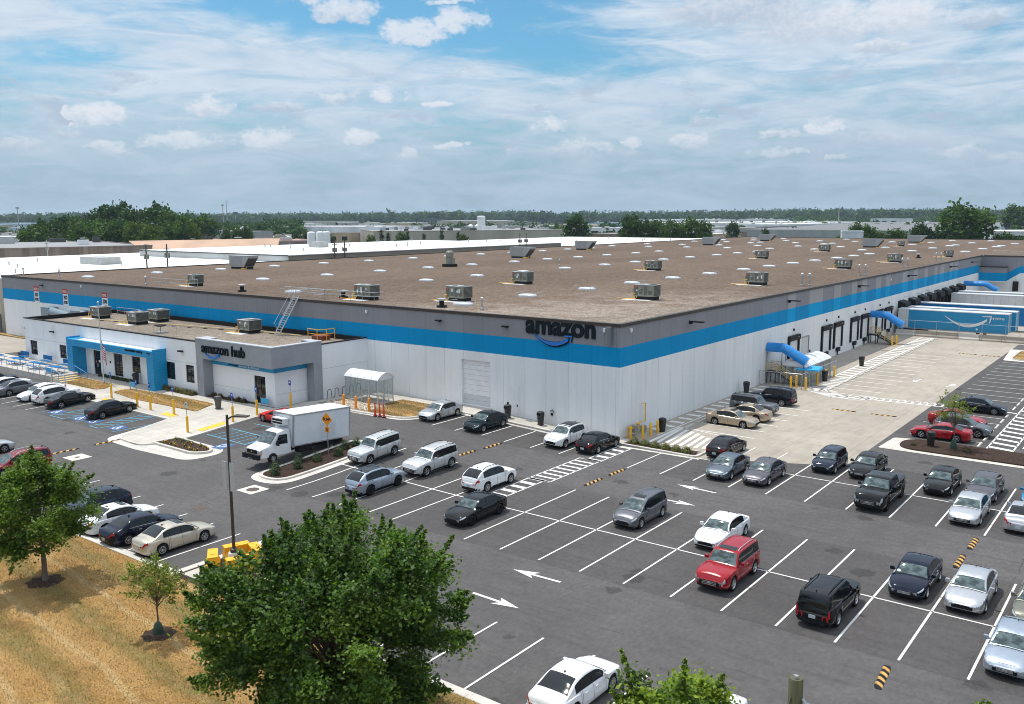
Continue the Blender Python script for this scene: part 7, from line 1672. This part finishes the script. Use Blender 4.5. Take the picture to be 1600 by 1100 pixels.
tufts('mulch_chips', 5000, -16.2, -13.6, -25.4, -15.8, .12, .05, [mat('chip_dark', (.05, .03, .022), .9), mat('chip_tan', (.13, .09, .065), .9)], 10)
tufts('mulch_chips', 4000, -3.9, .5, -40.1, -33.6, .10, .05, [mat('chip_dark', ()), mat('chip_tan', ())], 12)
tufts('mulch_chips', 5000, 20.5, 40, 11.1, 14.5, .13, .05, [mat('chip_dark', ()), mat('chip_tan', ())], 13)
# utility pole at the bottom
t = thing('utility_pole', 'weathered wooden utility pole top with a grey meter box at the bottom edge', 'utility pole', (32.35, -47.6, 0))
MB().lathe([(.17, 0), (.155, 9.2), (.14, 9.25), (0, 9.22)], n=18).obj('pole', mat('old_wood', (.10, .105, .06), .9, var=.4, scale=5, stretch=(1, 1, .12), bump=.5), t, 50)
MB().lathe([(.06, 9.24), (.05, 9.3), (0, 9.3)], n=8).tube((.05, .02, 9.28), (-.06, -.03, 9.3), .015, n=4).obj('cap_bolt', STEEL, t); MB().box(.20, -.12, 8.35, .32, -.0, 8.75).tube((.26, -.06, 8.75), (.18, -.06, 8.85), .03, n=6).obj('meter_box', mat('box_grey', (.42, .45, .48), .45), t)
MB().path([(-.02, -.17, 8.85), (-.10, -.2, 8.5), (-.25, -.25, 7.9)], .012, 4).path([(.1, -.14, 8.45), (.13, -.17, 8.3), (.06, -.17, 8.1)], .02, 4).obj('cable', BROWN, t)
# tree shadow side litter
mb = MB(); rng_ = random.Random(9)
# ================================================================ the district beyond the roof
def building(name, label, x0, y0, x1, y1, hh, depth, wall, roof, cat='building', group=None, wins=0, docks=0, units=0, rim=None, away=None, seed=0):
    """box building: visible front edge p0-p1, running back away from the camera"""
    p = Vector((x0, y0)); q = Vector((x1, y1)); d = (q-p); L_ = d.length; ang = atan2(d.y, d.x); nrm = Vector((-d.y, d.x)).normalized()
    if nrm.dot(p-Vector((CAM.x, CAM.y))) < 0: p, q = q, p; ang += pi
    t = thing(name, label, cat, (p.x, p.y, 0), ang, group)
    MB().box(0, 0, -.5, L_, depth, hh-.5).obj('wall', wall, t)
    MB().quad((.3, .3, hh-.35), (L_-.3, .3, hh-.35), (L_-.3, depth-.3, hh-.35), (.3, depth-.3, hh-.35)).obj('roof', roof, t)
    r = MB().box(-.1, -.1, hh-.497, L_+.1, .3, hh).box(-.1, depth-.3, hh-.497, L_+.1, depth+.1, hh).box(-.1, .303, hh-.497, .3, depth-.303, hh).box(L_-.3, .303, hh-.497, L_+.1, depth-.303, hh); r.obj('parapet', rim or wall, t)
    rg = random.Random(seed+int(abs(x0)))
    if wins:
        for i in range(wins):
            a = L_*(i+.3)/wins; MB().box(a, -.06, hh*.35, a+L_/wins*.5, -.01, hh*.7).obj('window', DGL, t)
    if docks:
        for i in range(docks): a = L_*(i+.3)/docks; MB().box(a, -.3, .2, a+3.2, -.01, 4.2).obj('dock_door', rg.choice([BLK, WHT]), t)
    for i in range(units):
        a, b = rg.uniform(.05, .95)*L_, rg.uniform(.05, .9)*depth; s = rg.uniform(1.2, 3.0); MB().box(a-s, b-s*.6, hh-.34, a+s, b+s*.6, hh+rg.uniform(.9, 2.0), 0).box(a-s*.5, b-s*.4, hh+2.001, a+s*.4, b+s*.3, hh+2.2).obj('roof_unit', rg.choice([UNITL, WHT, LOUV, UNIT]), t)
    return t
FB = lambda n, c, v=.12: mat(n, c, .8, var=v, scale=.12, stretch=(1, 1, .15))
wm_, gr_, be_, br_, tn_, dg_ = FB('far_white', (.62, .65, .68)), FB('far_grey', (.30, .31, .31)), FB('far_beige', (.40, .36, .30)), FB('far_brown', (.22, .165, .12)), FB('far_tan', (.46, .34, .24)), FB('far_dark', (.07, .08, .09))
bl_ = FB('far_pale_blue', (.36, .46, .54)); rg_ = FB('far_roof_grey', (.26, .26, .27)); rl_ = FB('far_roof_light', (.62, .62, .61)); pk_ = FB('far_roof_pink', (.45, .30, .27)); cw_ = mat('concrete_wall_old', (.22, .19, .165), .9, var=.3, scale=.5, stretch=(1, 1, .1))
# white membrane neighbour roofs touching the warehouse
t = thing('neighbour_building', 'long white-roofed building directly behind the left edge of the warehouse', 'building', (0, 0, 0))
MB().box(-196, .6, -.5, -118.2, 286, 9.2).obj('wall', be_, t); MB().box(-196.2, .4, 9.203, -118.1, 286.2, 9.5).obj('roof', WMEM, t)
MB().box(-134, .45, 0, -118.3, .597, 3.4).obj('wall_base', dg_, t)
up = MB()
up.box(-176, 59.5, 9.503, -117.4, 164, 10.9); up.obj('upper_wall', [FB('panel_white_old', (.50, .51, .50))], t); MB().box(-176.2, 59.3, 10.903, -117.2, 164.2, 11.05).obj('upper_roof', WMEM, t)
MB().box(-117.398, 59.6, 9.6, -117.36, 163.9, 10.85).obj('side_cladding', FB('clad_brown', (.21, .18, .15)), t); MB().box(-176.3, 59.2, 10.8, -117.1, 59.297, 11.06).obj('trim', dg_, t)
rg2 = random.Random(4)
for i in range(26): x, y = rg2.uniform(-172, -122), rg2.uniform(66, 280); z = 11.05 if y < 164 else 9.5; MB().lathe([(.16, z), (.16, z+.9), (0, z+.9)], (x, y, 0), 6).obj('roof_pipe', STEEL, t)
for (x, y, a, b) in ((-146, 33, 4.2, 2.2), (-165, 12, 2, 1), (-150, 96, 2.2, 1.6)): MB().box(x-a, y-b, (11.05 if y > 60 else 9.5), x+a, y+b, (11.05 if y > 60 else 9.5)+1.5).obj('roof_unit', UNITL, t)
for i in range(9): x, y = rg2.uniform(-190, -122), rg2.uniform(3, 52); MB().lathe([(.13, 9.5), (.13, 10.3), (0, 10.3)], (x, y, 0), 6).obj('roof_pipe', STEEL, t)
# brown concrete building on the left with peach canopies
t = building('concrete_building', 'long weathered concrete building with roof units behind the white roof at the left', -262, 40, -244, 104, 10, 150, cw_, rg_, units=9, rim=cw_)
MB().box(-3, -13, 4.8, 70, -.2, 5.3).obj('canopy_roof', tn_, t); MB().box(-3, -12.5, -.5, 70, -12, 4.79).obj('canopy_wall', dg_, t)
t = building('peach_roof_building', 'low building with a broad sloping peach coloured roof left of the pink one', -256, 106, -238, 150, 9, 60, br_, rg_, units=5)
MB().add([(0, -9, 7.6), (46, -9, 7.6), (50, .5, 11.2), (-3, .5, 11.2), (0, -9, 7.3), (46, -9, 7.3), (50, .5, 10.9), (-3, .5, 10.9)], [(0, 1, 2, 3), (7, 6, 5, 4), (0, 4, 5, 1), (1, 5, 6, 2), (2, 6, 7, 3), (3, 7, 4, 0)]).obj('sloped_roof', FB('peach_roof', (.50, .33, .23)), t)
building('pink_roof_building', 'low building with a flat pinkish roof and grey units in front of the grove', -289, 152, -268, 196, 9.2, 60, cw_, pk_, units=8, rim=pk_)
BL = [('white_long_building', 'long white metal building in the left middle distance', -550, 389, -439, 400, 12, 60, wm_, rl_, 0, 5, 0),
 ('beige_building', 'long beige flat-roofed building with many rooftop units in the middle distance', -385, 344, -306, 446, 10, 120, be_, rg_, 0, 3, 40),
 ('tan_building', 'small tan building between the white tanks and the beige building', -448, 360, -433, 367, 8, 20, tn_, rg_, 2, 0, 0),
 ('office_block', 'dark glass office block near the horizon with a brown top', -1655, 1650, -1501, 1593, 16, 60, dg_, rg_, 9, 0, 0), ('office_block', 'low dark office block right of the one with the brown top', -1439, 1526, -1379, 1509, 14, 60, dg_, rg_, 4, 0, 0), ('office_tower', 'brown topped slab rising behind the dark office block', -1580, 1700, -1520, 1680, 22, 40, br_, br_, 0, 0, 0),
 ('beige_long_building', 'long pale building with a bright roof line left of the white silo', -961, 1045, -863, 1102, 12, 120, be_, rl_, 0, 6, 0), ('far_warehouse', 'grey warehouse just left of the tall white silo near the horizon', -1104, 1004, -1051, 1012, 8, 50, gr_, rl_, 0, 0, 0),
 ('white_slab_building', 'tiny white slab building at the horizon, left of three', -2116, 2877, -2086, 2866, 16, 40, wm_, rl_, 0, 0, 0), ('white_slab_building', 'tiny white striped building at the horizon, middle of three', -2146, 3000, -2066, 2967, 16, 40, wm_, rl_, 5, 0, 0), ('white_slab_building', 'tiny white slab building at the horizon, right of three', -2040, 2957, -2006, 2943, 16, 40, wm_, rl_, 0, 0, 0),
 ('far_warehouse', 'pale warehouse left of the tiny white slabs', -1628, 2062, -1561, 2037, 14, 60, gr_, rl_, 0, 0, 0), ('white_building', 'small white building with blue doors right of the tall dark tree', -376, 584, -350, 612, 9, 40, wm_, rl_, 3, 0, 2), ('teal_roof_building', 'pale teal roofed building behind the small white one', -658, 1024, -611, 1032, 9, 80, bl_, bl_, 0, 0, 0),
 ('brown_low_building', 'low brown building with a grey roof behind the back roof edge', -252, 458, -228, 571, 7, 60, br_, rg_, 0, 0, 2), ('grey_warehouse', 'big dark grey sloping-roofed warehouse at the right middle distance', -264, 700, -264, 1024, 9, 10, gr_, rg_, 0, 0, 0),
 ('beige_warehouse', 'beige wall building left of the big grey warehouse', -315, 683, -269, 699, 8, 60, be_, rg_, 0, 0, 0), ('white_strip_building', 'very long white-roofed building strip under the treeline', -884, 1695, -647, 2023, 10, 200, wm_, rl_, 0, 9, 22), ('white_strip_building', 'second long white-roofed strip nearer than the first', -478, 1028, -391, 1395, 9, 150, wm_, rl_, 0, 6, 14),
 ('white_strip_building', 'third white-roofed strip beside the big grey warehouse', -326, 898, -306, 1156, 9, 90, wm_, rl_, 0, 4, 8), ('far_building', 'white and grey block right of the bushes under the treeline', -371, 1393, -330, 1390, 13, 70, wm_, rg_, 3, 0, 0), ('far_building', 'white flat building behind the bushes at the right', -202, 814, -167, 935, 9, 70, wm_, rl_, 0, 3, 3),
 ('far_building', 'white flat building behind the big round tree', -250, 1055, -197, 1065, 9, 80, wm_, rl_, 0, 3, 5), ('panel_building', 'grey-white panelled building at the right edge of the skyline', -60, 540, 10, 560, 9, 60, FB('far_panel', (.45, .47, .50)), rl_, 2, 0, 0), ('far_building', 'small white houses group under the treeline at the far right', -319, 2066, -287, 2057, 11, 50, wm_, rl_, 0, 0, 0),
 ('pale_blue_building', 'pale blue flat building at the far left horizon', -1715, 666, -1459, 609, 11, 60, bl_, bl_, 0, 0, 0), ('tan_roof_building', 'low tan roofed building at the far left', -706, 244, -640, 262, 8, 60, gr_, tn_, 0, 3, 7), ('grey_wall_building', 'grey-beige windowed building behind the grove to the right', -755, 455, -690, 480, 10, 60, be_, rg_, 6, 0, 0),
 ('far_warehouse', 'pale low warehouse right of the grove near the horizon', -1481, 1125, -1427, 1307, 10, 60, be_, rl_, 0, 0, 0), ('row_building', 'low grey building with a bright roof line left of the white tanks', -300, 191, -287, 206, 8, 20, gr_, rl_, 5, 0, 0),
 ('small_white_building', 'small white gabled building among the bushes on the right', -84, 330, -76, 333, 12.2, 12, wm_, wm_, 0, 0, 0)]
for (nm, lb, a, b, c, d, hh, dep, wl_, rf_, wn, dk, un) in BL: building(nm, lb, a, b, c, d, hh, dep, wl_, rf_, wins=wn, docks=dk, units=un, rim=rl_ if rf_ is rl_ else None)
# big grey roof rises behind its wall
t = thing('grey_sloped_roof_building', 'huge dark grey roof spreading behind the right part of the gravel roof', 'building', (0, 0, 0)); MB().quad((-262, 640, 7.5), (-90, 655, 7.5), (-105, 1000, 10.5), (-262, 1020, 10.5)).obj('roof', FB('grey_roof', (.16, .165, .17)), t); MB().box(-262, 640, -.5, -90, 654, 7.4).obj('wall', gr_, t)
# parked vehicles and pipes clutter on mid distance ground: tanks, silo, masts
for i, (x, y) in enumerate(((-263.2, 189.3), (-265.5, 196.2), (-266.6, 200.6))):
    t = thing('storage_tank', 'white cylindrical storage tank behind the white roof, %s of three' % ['left', 'middle', 'right'][i], 'tank', (x, y, 0), 0, 'white storage tanks'); MB().lathe([(0, 0), (1.75, 0), (1.75, 12.3), (1.5, 12.7), (.8, 12.95), (0, 13)], n=20).obj('shell', FB('tank_white', (.66, .68, .68), .05), t, 50); MB().lathe([(1.76, 4), (1.8, 4.05), (1.76, 4.1)], n=20).obj('band', gr_, t)
t = thing('silo', 'tall white cylindrical silo rising on the skyline left of centre', 'silo', (-404, 476.8, 0)); MB().lathe([(0, 0), (3.1, 0), (3.1, 19), (2.4, 19.4), (0, 19.5)], n=20).obj('shell', mat('tank_white_clean', (.72, .73, .73), .5), t, 50); MB().box(-3.3, -3.5, 17.6, 3.3, -3.2, 17.9).obj('walkway', gr_, t)
for x, y in ((-410, 471), (-407, 475.5)): 
    t = thing('silo', 'short white tank beside the tall silo, %s one' % ('left' if x == -410 else 'right'), 'silo', (x, y, 0), 0, 'short tanks by the silo'); MB().lathe([(0, 0), (2.1, 0), (2.1, 12), (.6, 13), (0, 13)], n=16).obj('shell', mat('tank_white_clean', ()), t, 50)
for x, y, hh, top, lb in ((-1330, 548, 35, 1, 'thin lattice mast with a crown at the far left horizon'), (-1189, 796, 39, 1, 'shorter of the two masts above the grove'), (-1186, 801, 46, 0, 'taller thin mast above the grove'), (-1178, 811, 28, 2, 'small water tower right of the two masts'), (-411, 1365, 33, 0, 'thin mast on the right horizon')):
    t = thing('radio_mast', lb, 'mast', (x, y, 0)); MB().lathe([(.9 if hh > 30 else .5, 0), (.35, hh)], n=6).obj('mast_body', gr_, t)
    if top: MB().lathe([(0, hh-2.5), (2.2, hh-2.2), (2.2, hh), (0, hh+.3)] if top == 1 else [(0, hh-4.5), (4, hh-3), (4.5, hh-1), (0, hh)], n=10).obj('mast_head', gr_ if top == 1 else dg_, t)
for x, y, hh, lb in ((-196.3, 46.1, 13.6, 'lone pale utility pole on the white roof side at the left'), (-118.9, 27.5, 14.0, 'left of two dark utility poles with transformers at the roof edge'), (-118.9, 31.8, 14.1, 'right of two dark utility poles with transformers at the roof edge'), (-116.6, 72, 13.9, 'left dark pole of the second pair by the white block'), (-116.6, 75, 13.9, 'right dark pole of the second pair by the white block'), (-116.7, 142, 14.2, 'left pole of the farther pair by the white block'), (-116.7, 145, 14.2, 'right pole of the farther pair by the white block')):
    t = thing('utility_pole', lb, 'utility pole', (x, y, 0)); MB().tube((0, 0, 0), (0, 0, hh), .16, .12, 8).obj('pole', BROWN if x > -150 else STEEL, t); MB().box(-.9, -.06, hh-1.0, .9, .06, hh-.85).tube((.45, 0, hh-2.6), (.45, 0, hh-1.7), .28, n=8).tube((-.45, 0, hh-2.6), (-.45, 0, hh-1.7), .28, n=8).obj('transformer', UNIT, t)
# individual trees
FT = [(-351,117,17.8,6.9,'d'),(-366,131,18.2,6.4,'d'),(-373,140,19.9,7.4,'d'),(-352,137,19.3,7.9,'m'),(-385,160,21.1,7.7,'d'),(-400,174,24.7,10.7,'b'),(-397,180,26.3,8.0,'d'),(-369,169,22.2,10.1,'d'),(-316,141,17.6,5.9,'l'),(-389,193,25.6,10.7,'d'),(-296,135,16.6,4.9,'l'),(-368,189,21.3,8.6,'m'),(-398,217,21.1,9.3,'m'),(-410,235,20.5,9.6,'m'),(-316,167,16.9,4.0,'l'),(-318,163,14.8,2.9,'d'),(-316,184,14.5,2.9,'m'),(-312,188,14.2,3.6,'m'),(-310,191,14.7,3.3,'d'),(-329,138,17.9,7.5,'m'),(-330,126,16.2,7.1,'m'),(-340,110,15.6,6.3,'m'),(-324,150,16.0,5.7,'d'),(-326,162,15.9,5.9,'m'),(-302,213,12.2,2.8,'d'),(-299,217,12.8,3.1,'m'),(-298,222,10.7,3.4,'l'),(-295,225,12.2,3.7,'m'),(-297,264,11.8,2.7,'c'),(-294,266,11.1,2.2,'c'),(-289,271,11.4,3.4,'m'),(-287,273,11.1,2.0,'c'),(-300,260,10.2,2.7,'l'),(-281,279,10.0,2.4,'c'),(-274,285,11.6,2.4,'c'),(-268,291,11.3,1.8,'c'),(-266,292,9.9,3.4,'l'),(-201,300,19.9,6.6,'d'),(-175,308,19.4,5.8,'d'),(-169,311,16.7,5.4,'d'),(-175,307,13.4,5.4,'l'),(-164,314,16.4,5.8,'m'),(-162,326,16.9,6.0,'m'),(-159,338,17.7,6.8,'m'),(-149,332,16.2,3.8,'m'),(-144,324,10.7,3.1,'d'),(-120,334,13.0,2.1,'d'),(-201,484,14.7,4.7,'d'),(-41,357,23.8,11.3,'m'),(-84,347,12.5,4.0,'m'),(-78,348,13.9,5.2,'m'),(-71,350,12.5,4.6,'m'),(-66,351,12.8,4.3,'m'),(-58,353,15.3,4.3,'d'),(-54,354,12.8,4.0,'d'),(-49,355,11.2,4.0,'m'),(-83,347,15.0,3.4,'m'),(-61,353,11.4,4.0,'m'),(-88,345,10.5,4.0,'m'),(-89,825,25.8,12.9,'m'),(-29,359,11.0,2.8,'l'), (-26,362,11.5,4,'m'), (-18,364,10.5,4,'m')]
TP = {}
def far_proto(k, v):
    """unit tree: crown radius 1, height 2.2"""
    if (k, v) in TP: return TP[(k, v)]
    rng = np.random.default_rng(v*7+ord(k)); P = []; MI = []; ms = {'d': FD, 'm': FM, 'l': FL, 'b': FD, 'c': FD}[k]
    if k == 'c':
        for i in range(46):
            z = rng.uniform(.25, 2.2); r = (2.3-z)/2.05*rng.uniform(.5, 1.0); a = rng.uniform(0, 2*pi); p = np.array([r*cos(a), r*sin(a), z]); P.append(p+rng.normal(size=(22, 3))*[.16, .16, .07])
            MI.append(np.full(22, 0 if rng.uniform() < .6 else 1))
    else:
        for (p, d, r) in clumps(rng, (0, 0, 1.35), (.86, .86, .78), 78, low=-.85, inner=.5, lobes=3):
            k_ = 30; P.append(p+rng.normal(size=(k_, 3))*[.15, .15, .10]); MI.append(np.full(k_, 0 if rng.uniform() < .55 else 1))
    me = leaves('crown', np.concatenate(P), .125, ms, False, v, up_=.4, w_=np.concatenate(MI)); tr = MB().path([(0, 0, 0), (0.02, 0, .8), (0, 0, 1.6)], [.06, .045, .015], 7)
    for i in range(5): a = i*1.3; tr.path([(0, 0, .7), (.4*cos(a), .4*sin(a), 1.2)], [.03, .01], 5)
    TP[(k, v)] = (me, tr.mesh('trunk', [BARK], 60)); return TP[(k, v)]
kindw = {'d': 'dark green tree', 'm': 'mid green tree', 'l': 'yellow-green tree', 'b': 'tall brownish-topped tree', 'c': 'pointed conifer'}
rr_ = random.Random(3); CNT = {}
def zone(q):
    x, y = q[:2]
    return ('in the left grove', 'grove trees') if x < -305 else (('near the white tanks', 'trees before the grove') if (x < -255 and y < 240) else (('in front of the beige building', 'trees by the beige building') if x < -255 else (('beside the low brown building', 'trees by the brown building') if x < -100 else ('in the hedge behind the right roof', 'trees behind the right roof edge'))))
def pxx(q): v = Vector((q[0], q[1], 10))-CAM; return v.dot(r2)/v.dot(fw)
for i, (x, y, top, rad, k) in enumerate(FT):
    me, tm = far_proto(k, i % 3)
    where = zone(FT[i])
    lb = {37: 'tall dark spreading tree standing alone right of the silo', 48: 'big round mid green tree on the right skyline', 40: 'bright yellow-green round tree left of the low brown building', 59: 'large tree at the far right edge of the skyline', 45: 'dark bush top in front of the low brown building', 46: 'small dark conifer-like tree behind the right air handler', 47: 'dark tree on the pale roofs at centre right'}.get(i, '%s %s' % (kindw[k], where[0]))
    if i not in (37, 40, 45, 46, 47, 48, 59): key = (k, where[0]); n_ = sorted([j for j, q in enumerate(FT) if q[4] == k and j not in (37, 40, 45, 46, 47, 48, 59) and zone(q) == where], key=lambda j: pxx(FT[j])).index(i); lb = '%s %s, %s from left of its kind' % (kindw[k], where[0], ORDW[n_])
    t = thing('tree' if k != 'c' else 'conifer', lb, 'tree', (x, y, 0), rr_.uniform(0, 6), where[1]+' of one kind '+kindw[k] if i not in (37, 48, 40, 59, 45, 46, 47) else None)
    hgt = top/2.2; t.scale = (rad/.95, rad/.95, hgt); link('trunk', tm, t); link('crown', me, t)
# mid-distance and horizon woods: masses nobody could count
def woods(name, spots, leaf, per, mats, seed):
    rng = np.random.default_rng(seed); P = []; MI = []
    for x, y, r, z in spots:
        for q in range(5):
            d = rng.normal(size=3); d /= np.linalg.norm(d); c = np.array([x, y, z-r*.7])+d*[r*.7, r*.7, r*.55]; P.append(c+rng.normal(size=(per//5, 3))*[r*.34, r*.34, r*.25]); MI.append(np.full(per//5, rng.integers(0, len(mats))))
        k2 = per//3; P.append(np.stack([x+rng.normal(0, r*.7, k2), y+rng.normal(0, r*.7, k2), rng.uniform(0, z*.75, k2)], 1)); MI.append(np.zeros(k2, int))
    o = leaves(name, np.concatenate(P), leaf, mats, None, seed, up_=.1, w_=np.concatenate(MI)); return struct(o, 'stuff')
rw = random.Random(12)
def at(px_, dist):
    v = fw*1400.757 + r2*(px_-800) - u2*(338-550); v = Vector((v.x, v.y)).normalized(); return CAM.x+v.x*dist, CAM.y+v.y*dist
sp = []
for ring, (dist, n, r, z) in enumerate(((2300, 300, 12, 21), (2700, 340, 14, 24), (3200, 360, 15, 27.5), (3900, 340, 18, 32))):
    for i in range(n):
        p = -500+2600*(i+rw.random())/n; dd = dist*rw.uniform(.92, 1.08); x, y = at(p, dd); k = 1+.0*p; s = rw.uniform(.86, 1.1)*(1+.07*sin(p*.011)+(p/1600)*.16); sp.append((x, y, r*rw.uniform(.8, 1.3), z*s))
woods('horizon_woods', sp, 6.5, 150, FD+[FM[0]], 21)
sp = []
for i in range(190):
    p = rw.uniform(-150, 1750); dd = rw.uniform(700, 1900); x, y = at(p, dd)
    if rw.random() < .72 or p > 1250: sp.append((x, y, rw.uniform(3.5, 7), rw.uniform(6, 10.5)+(2 if p > 1250 else 0)))
woods('scattered_trees', sp, 2.6, 60, FM+[FD[0]], 22)
sp = []
for i in range(45): p = rw.uniform(340, 960); x, y = at(p, rw.uniform(800, 1200)); sp.append((x, y, rw.uniform(5, 8), rw.uniform(8, 11.5)))
for i in range(120): p = rw.uniform(1230, 1700); x, y = at(p, rw.uniform(1500, 2100)); sp.append((x, y, rw.uniform(8, 12), rw.uniform(13, 20)))
for i in range(80): p = rw.uniform(290, 470); x, y = at(p, rw.uniform(700, 1100)); sp.append((x, y, rw.uniform(6, 8), rw.uniform(11, 16)))
woods('tree_belt', sp, 2.6, 90, [FM[0], FD[1], FD[0]], 23)
# scattered small roofs that fill the district
mb_ = 0
DB = []
for i in range(150):
    p = rw.uniform(-60, 1680); dd = rw.uniform(620, 1700); x, y = at(p, dd)
    if p > 1180 and dd < 900: continue
    w_, dpt = rw.uniform(15, 60), rw.uniform(15, 45)
    hh = rw.uniform(5, 9.5); wi = rw.choice([0, 1, 2, 2, 3, 4, 5]); ri = rw.choice([0, 0, 0, 1, 2]); DB.append((p, x, y, w_, dpt, hh, wi, ri, rw.choice([0, 0, .1, .3])))
DB.sort(); seen = {}
for p, x, y, w_, dpt, hh, wi, ri, rz in DB:
    k = (wi, ri); seen[k] = seen.get(k, 0)+1
    t = thing('distant_building', '%s distant industrial block with a %s roof, %s from the left of its kind' % (['white', 'grey', 'beige', 'pale blue', 'dark', 'tan'][wi], ['light', 'grey', 'white'][ri], ORDW[min(19, seen[k]-1)]), 'building', (x, y, 0), rz, 'distant flat-roofed buildings')
    MB().box(0, 0, -.3, w_, dpt, hh).obj('wall', [wm_, gr_, be_, bl_, dg_, tn_][wi], t); MB().box(-.2, -.2, hh+.003, w_+.2, dpt+.2, hh+.4).obj('roof', [rl_, rg_, wm_][ri], t)
    for q in range(int(w_/14)): MB().box(2+q*13, dpt*.3, hh+.403, 5+q*13, dpt*.3+3, hh+1.8).obj('roof_unit', UNITL, t)
# air
hzb = MB().box(-8200, -320, -2.2, 3200, 7200, 75).obj('haze', None); struct(hzb, 'stuff')
hm = bpy.data.materials.new('haze'); hm.use_nodes = True; nt = hm.node_tree; nt.nodes.clear(); pv = nt.nodes.new('ShaderNodeVolumePrincipled'); pv.inputs['Density'].default_value = .00008; pv.inputs['Color'].default_value = (.68, .84, 1.0, 1); pv.inputs['Anisotropy'].default_value = .3
mo = nt.nodes.new('ShaderNodeOutputMaterial'); nt.links.new(pv.outputs[0], mo.inputs['Volume']); hzb.data.materials.clear(); hzb.data.materials.append(hm)
C.cycles.volume_bounces = 0
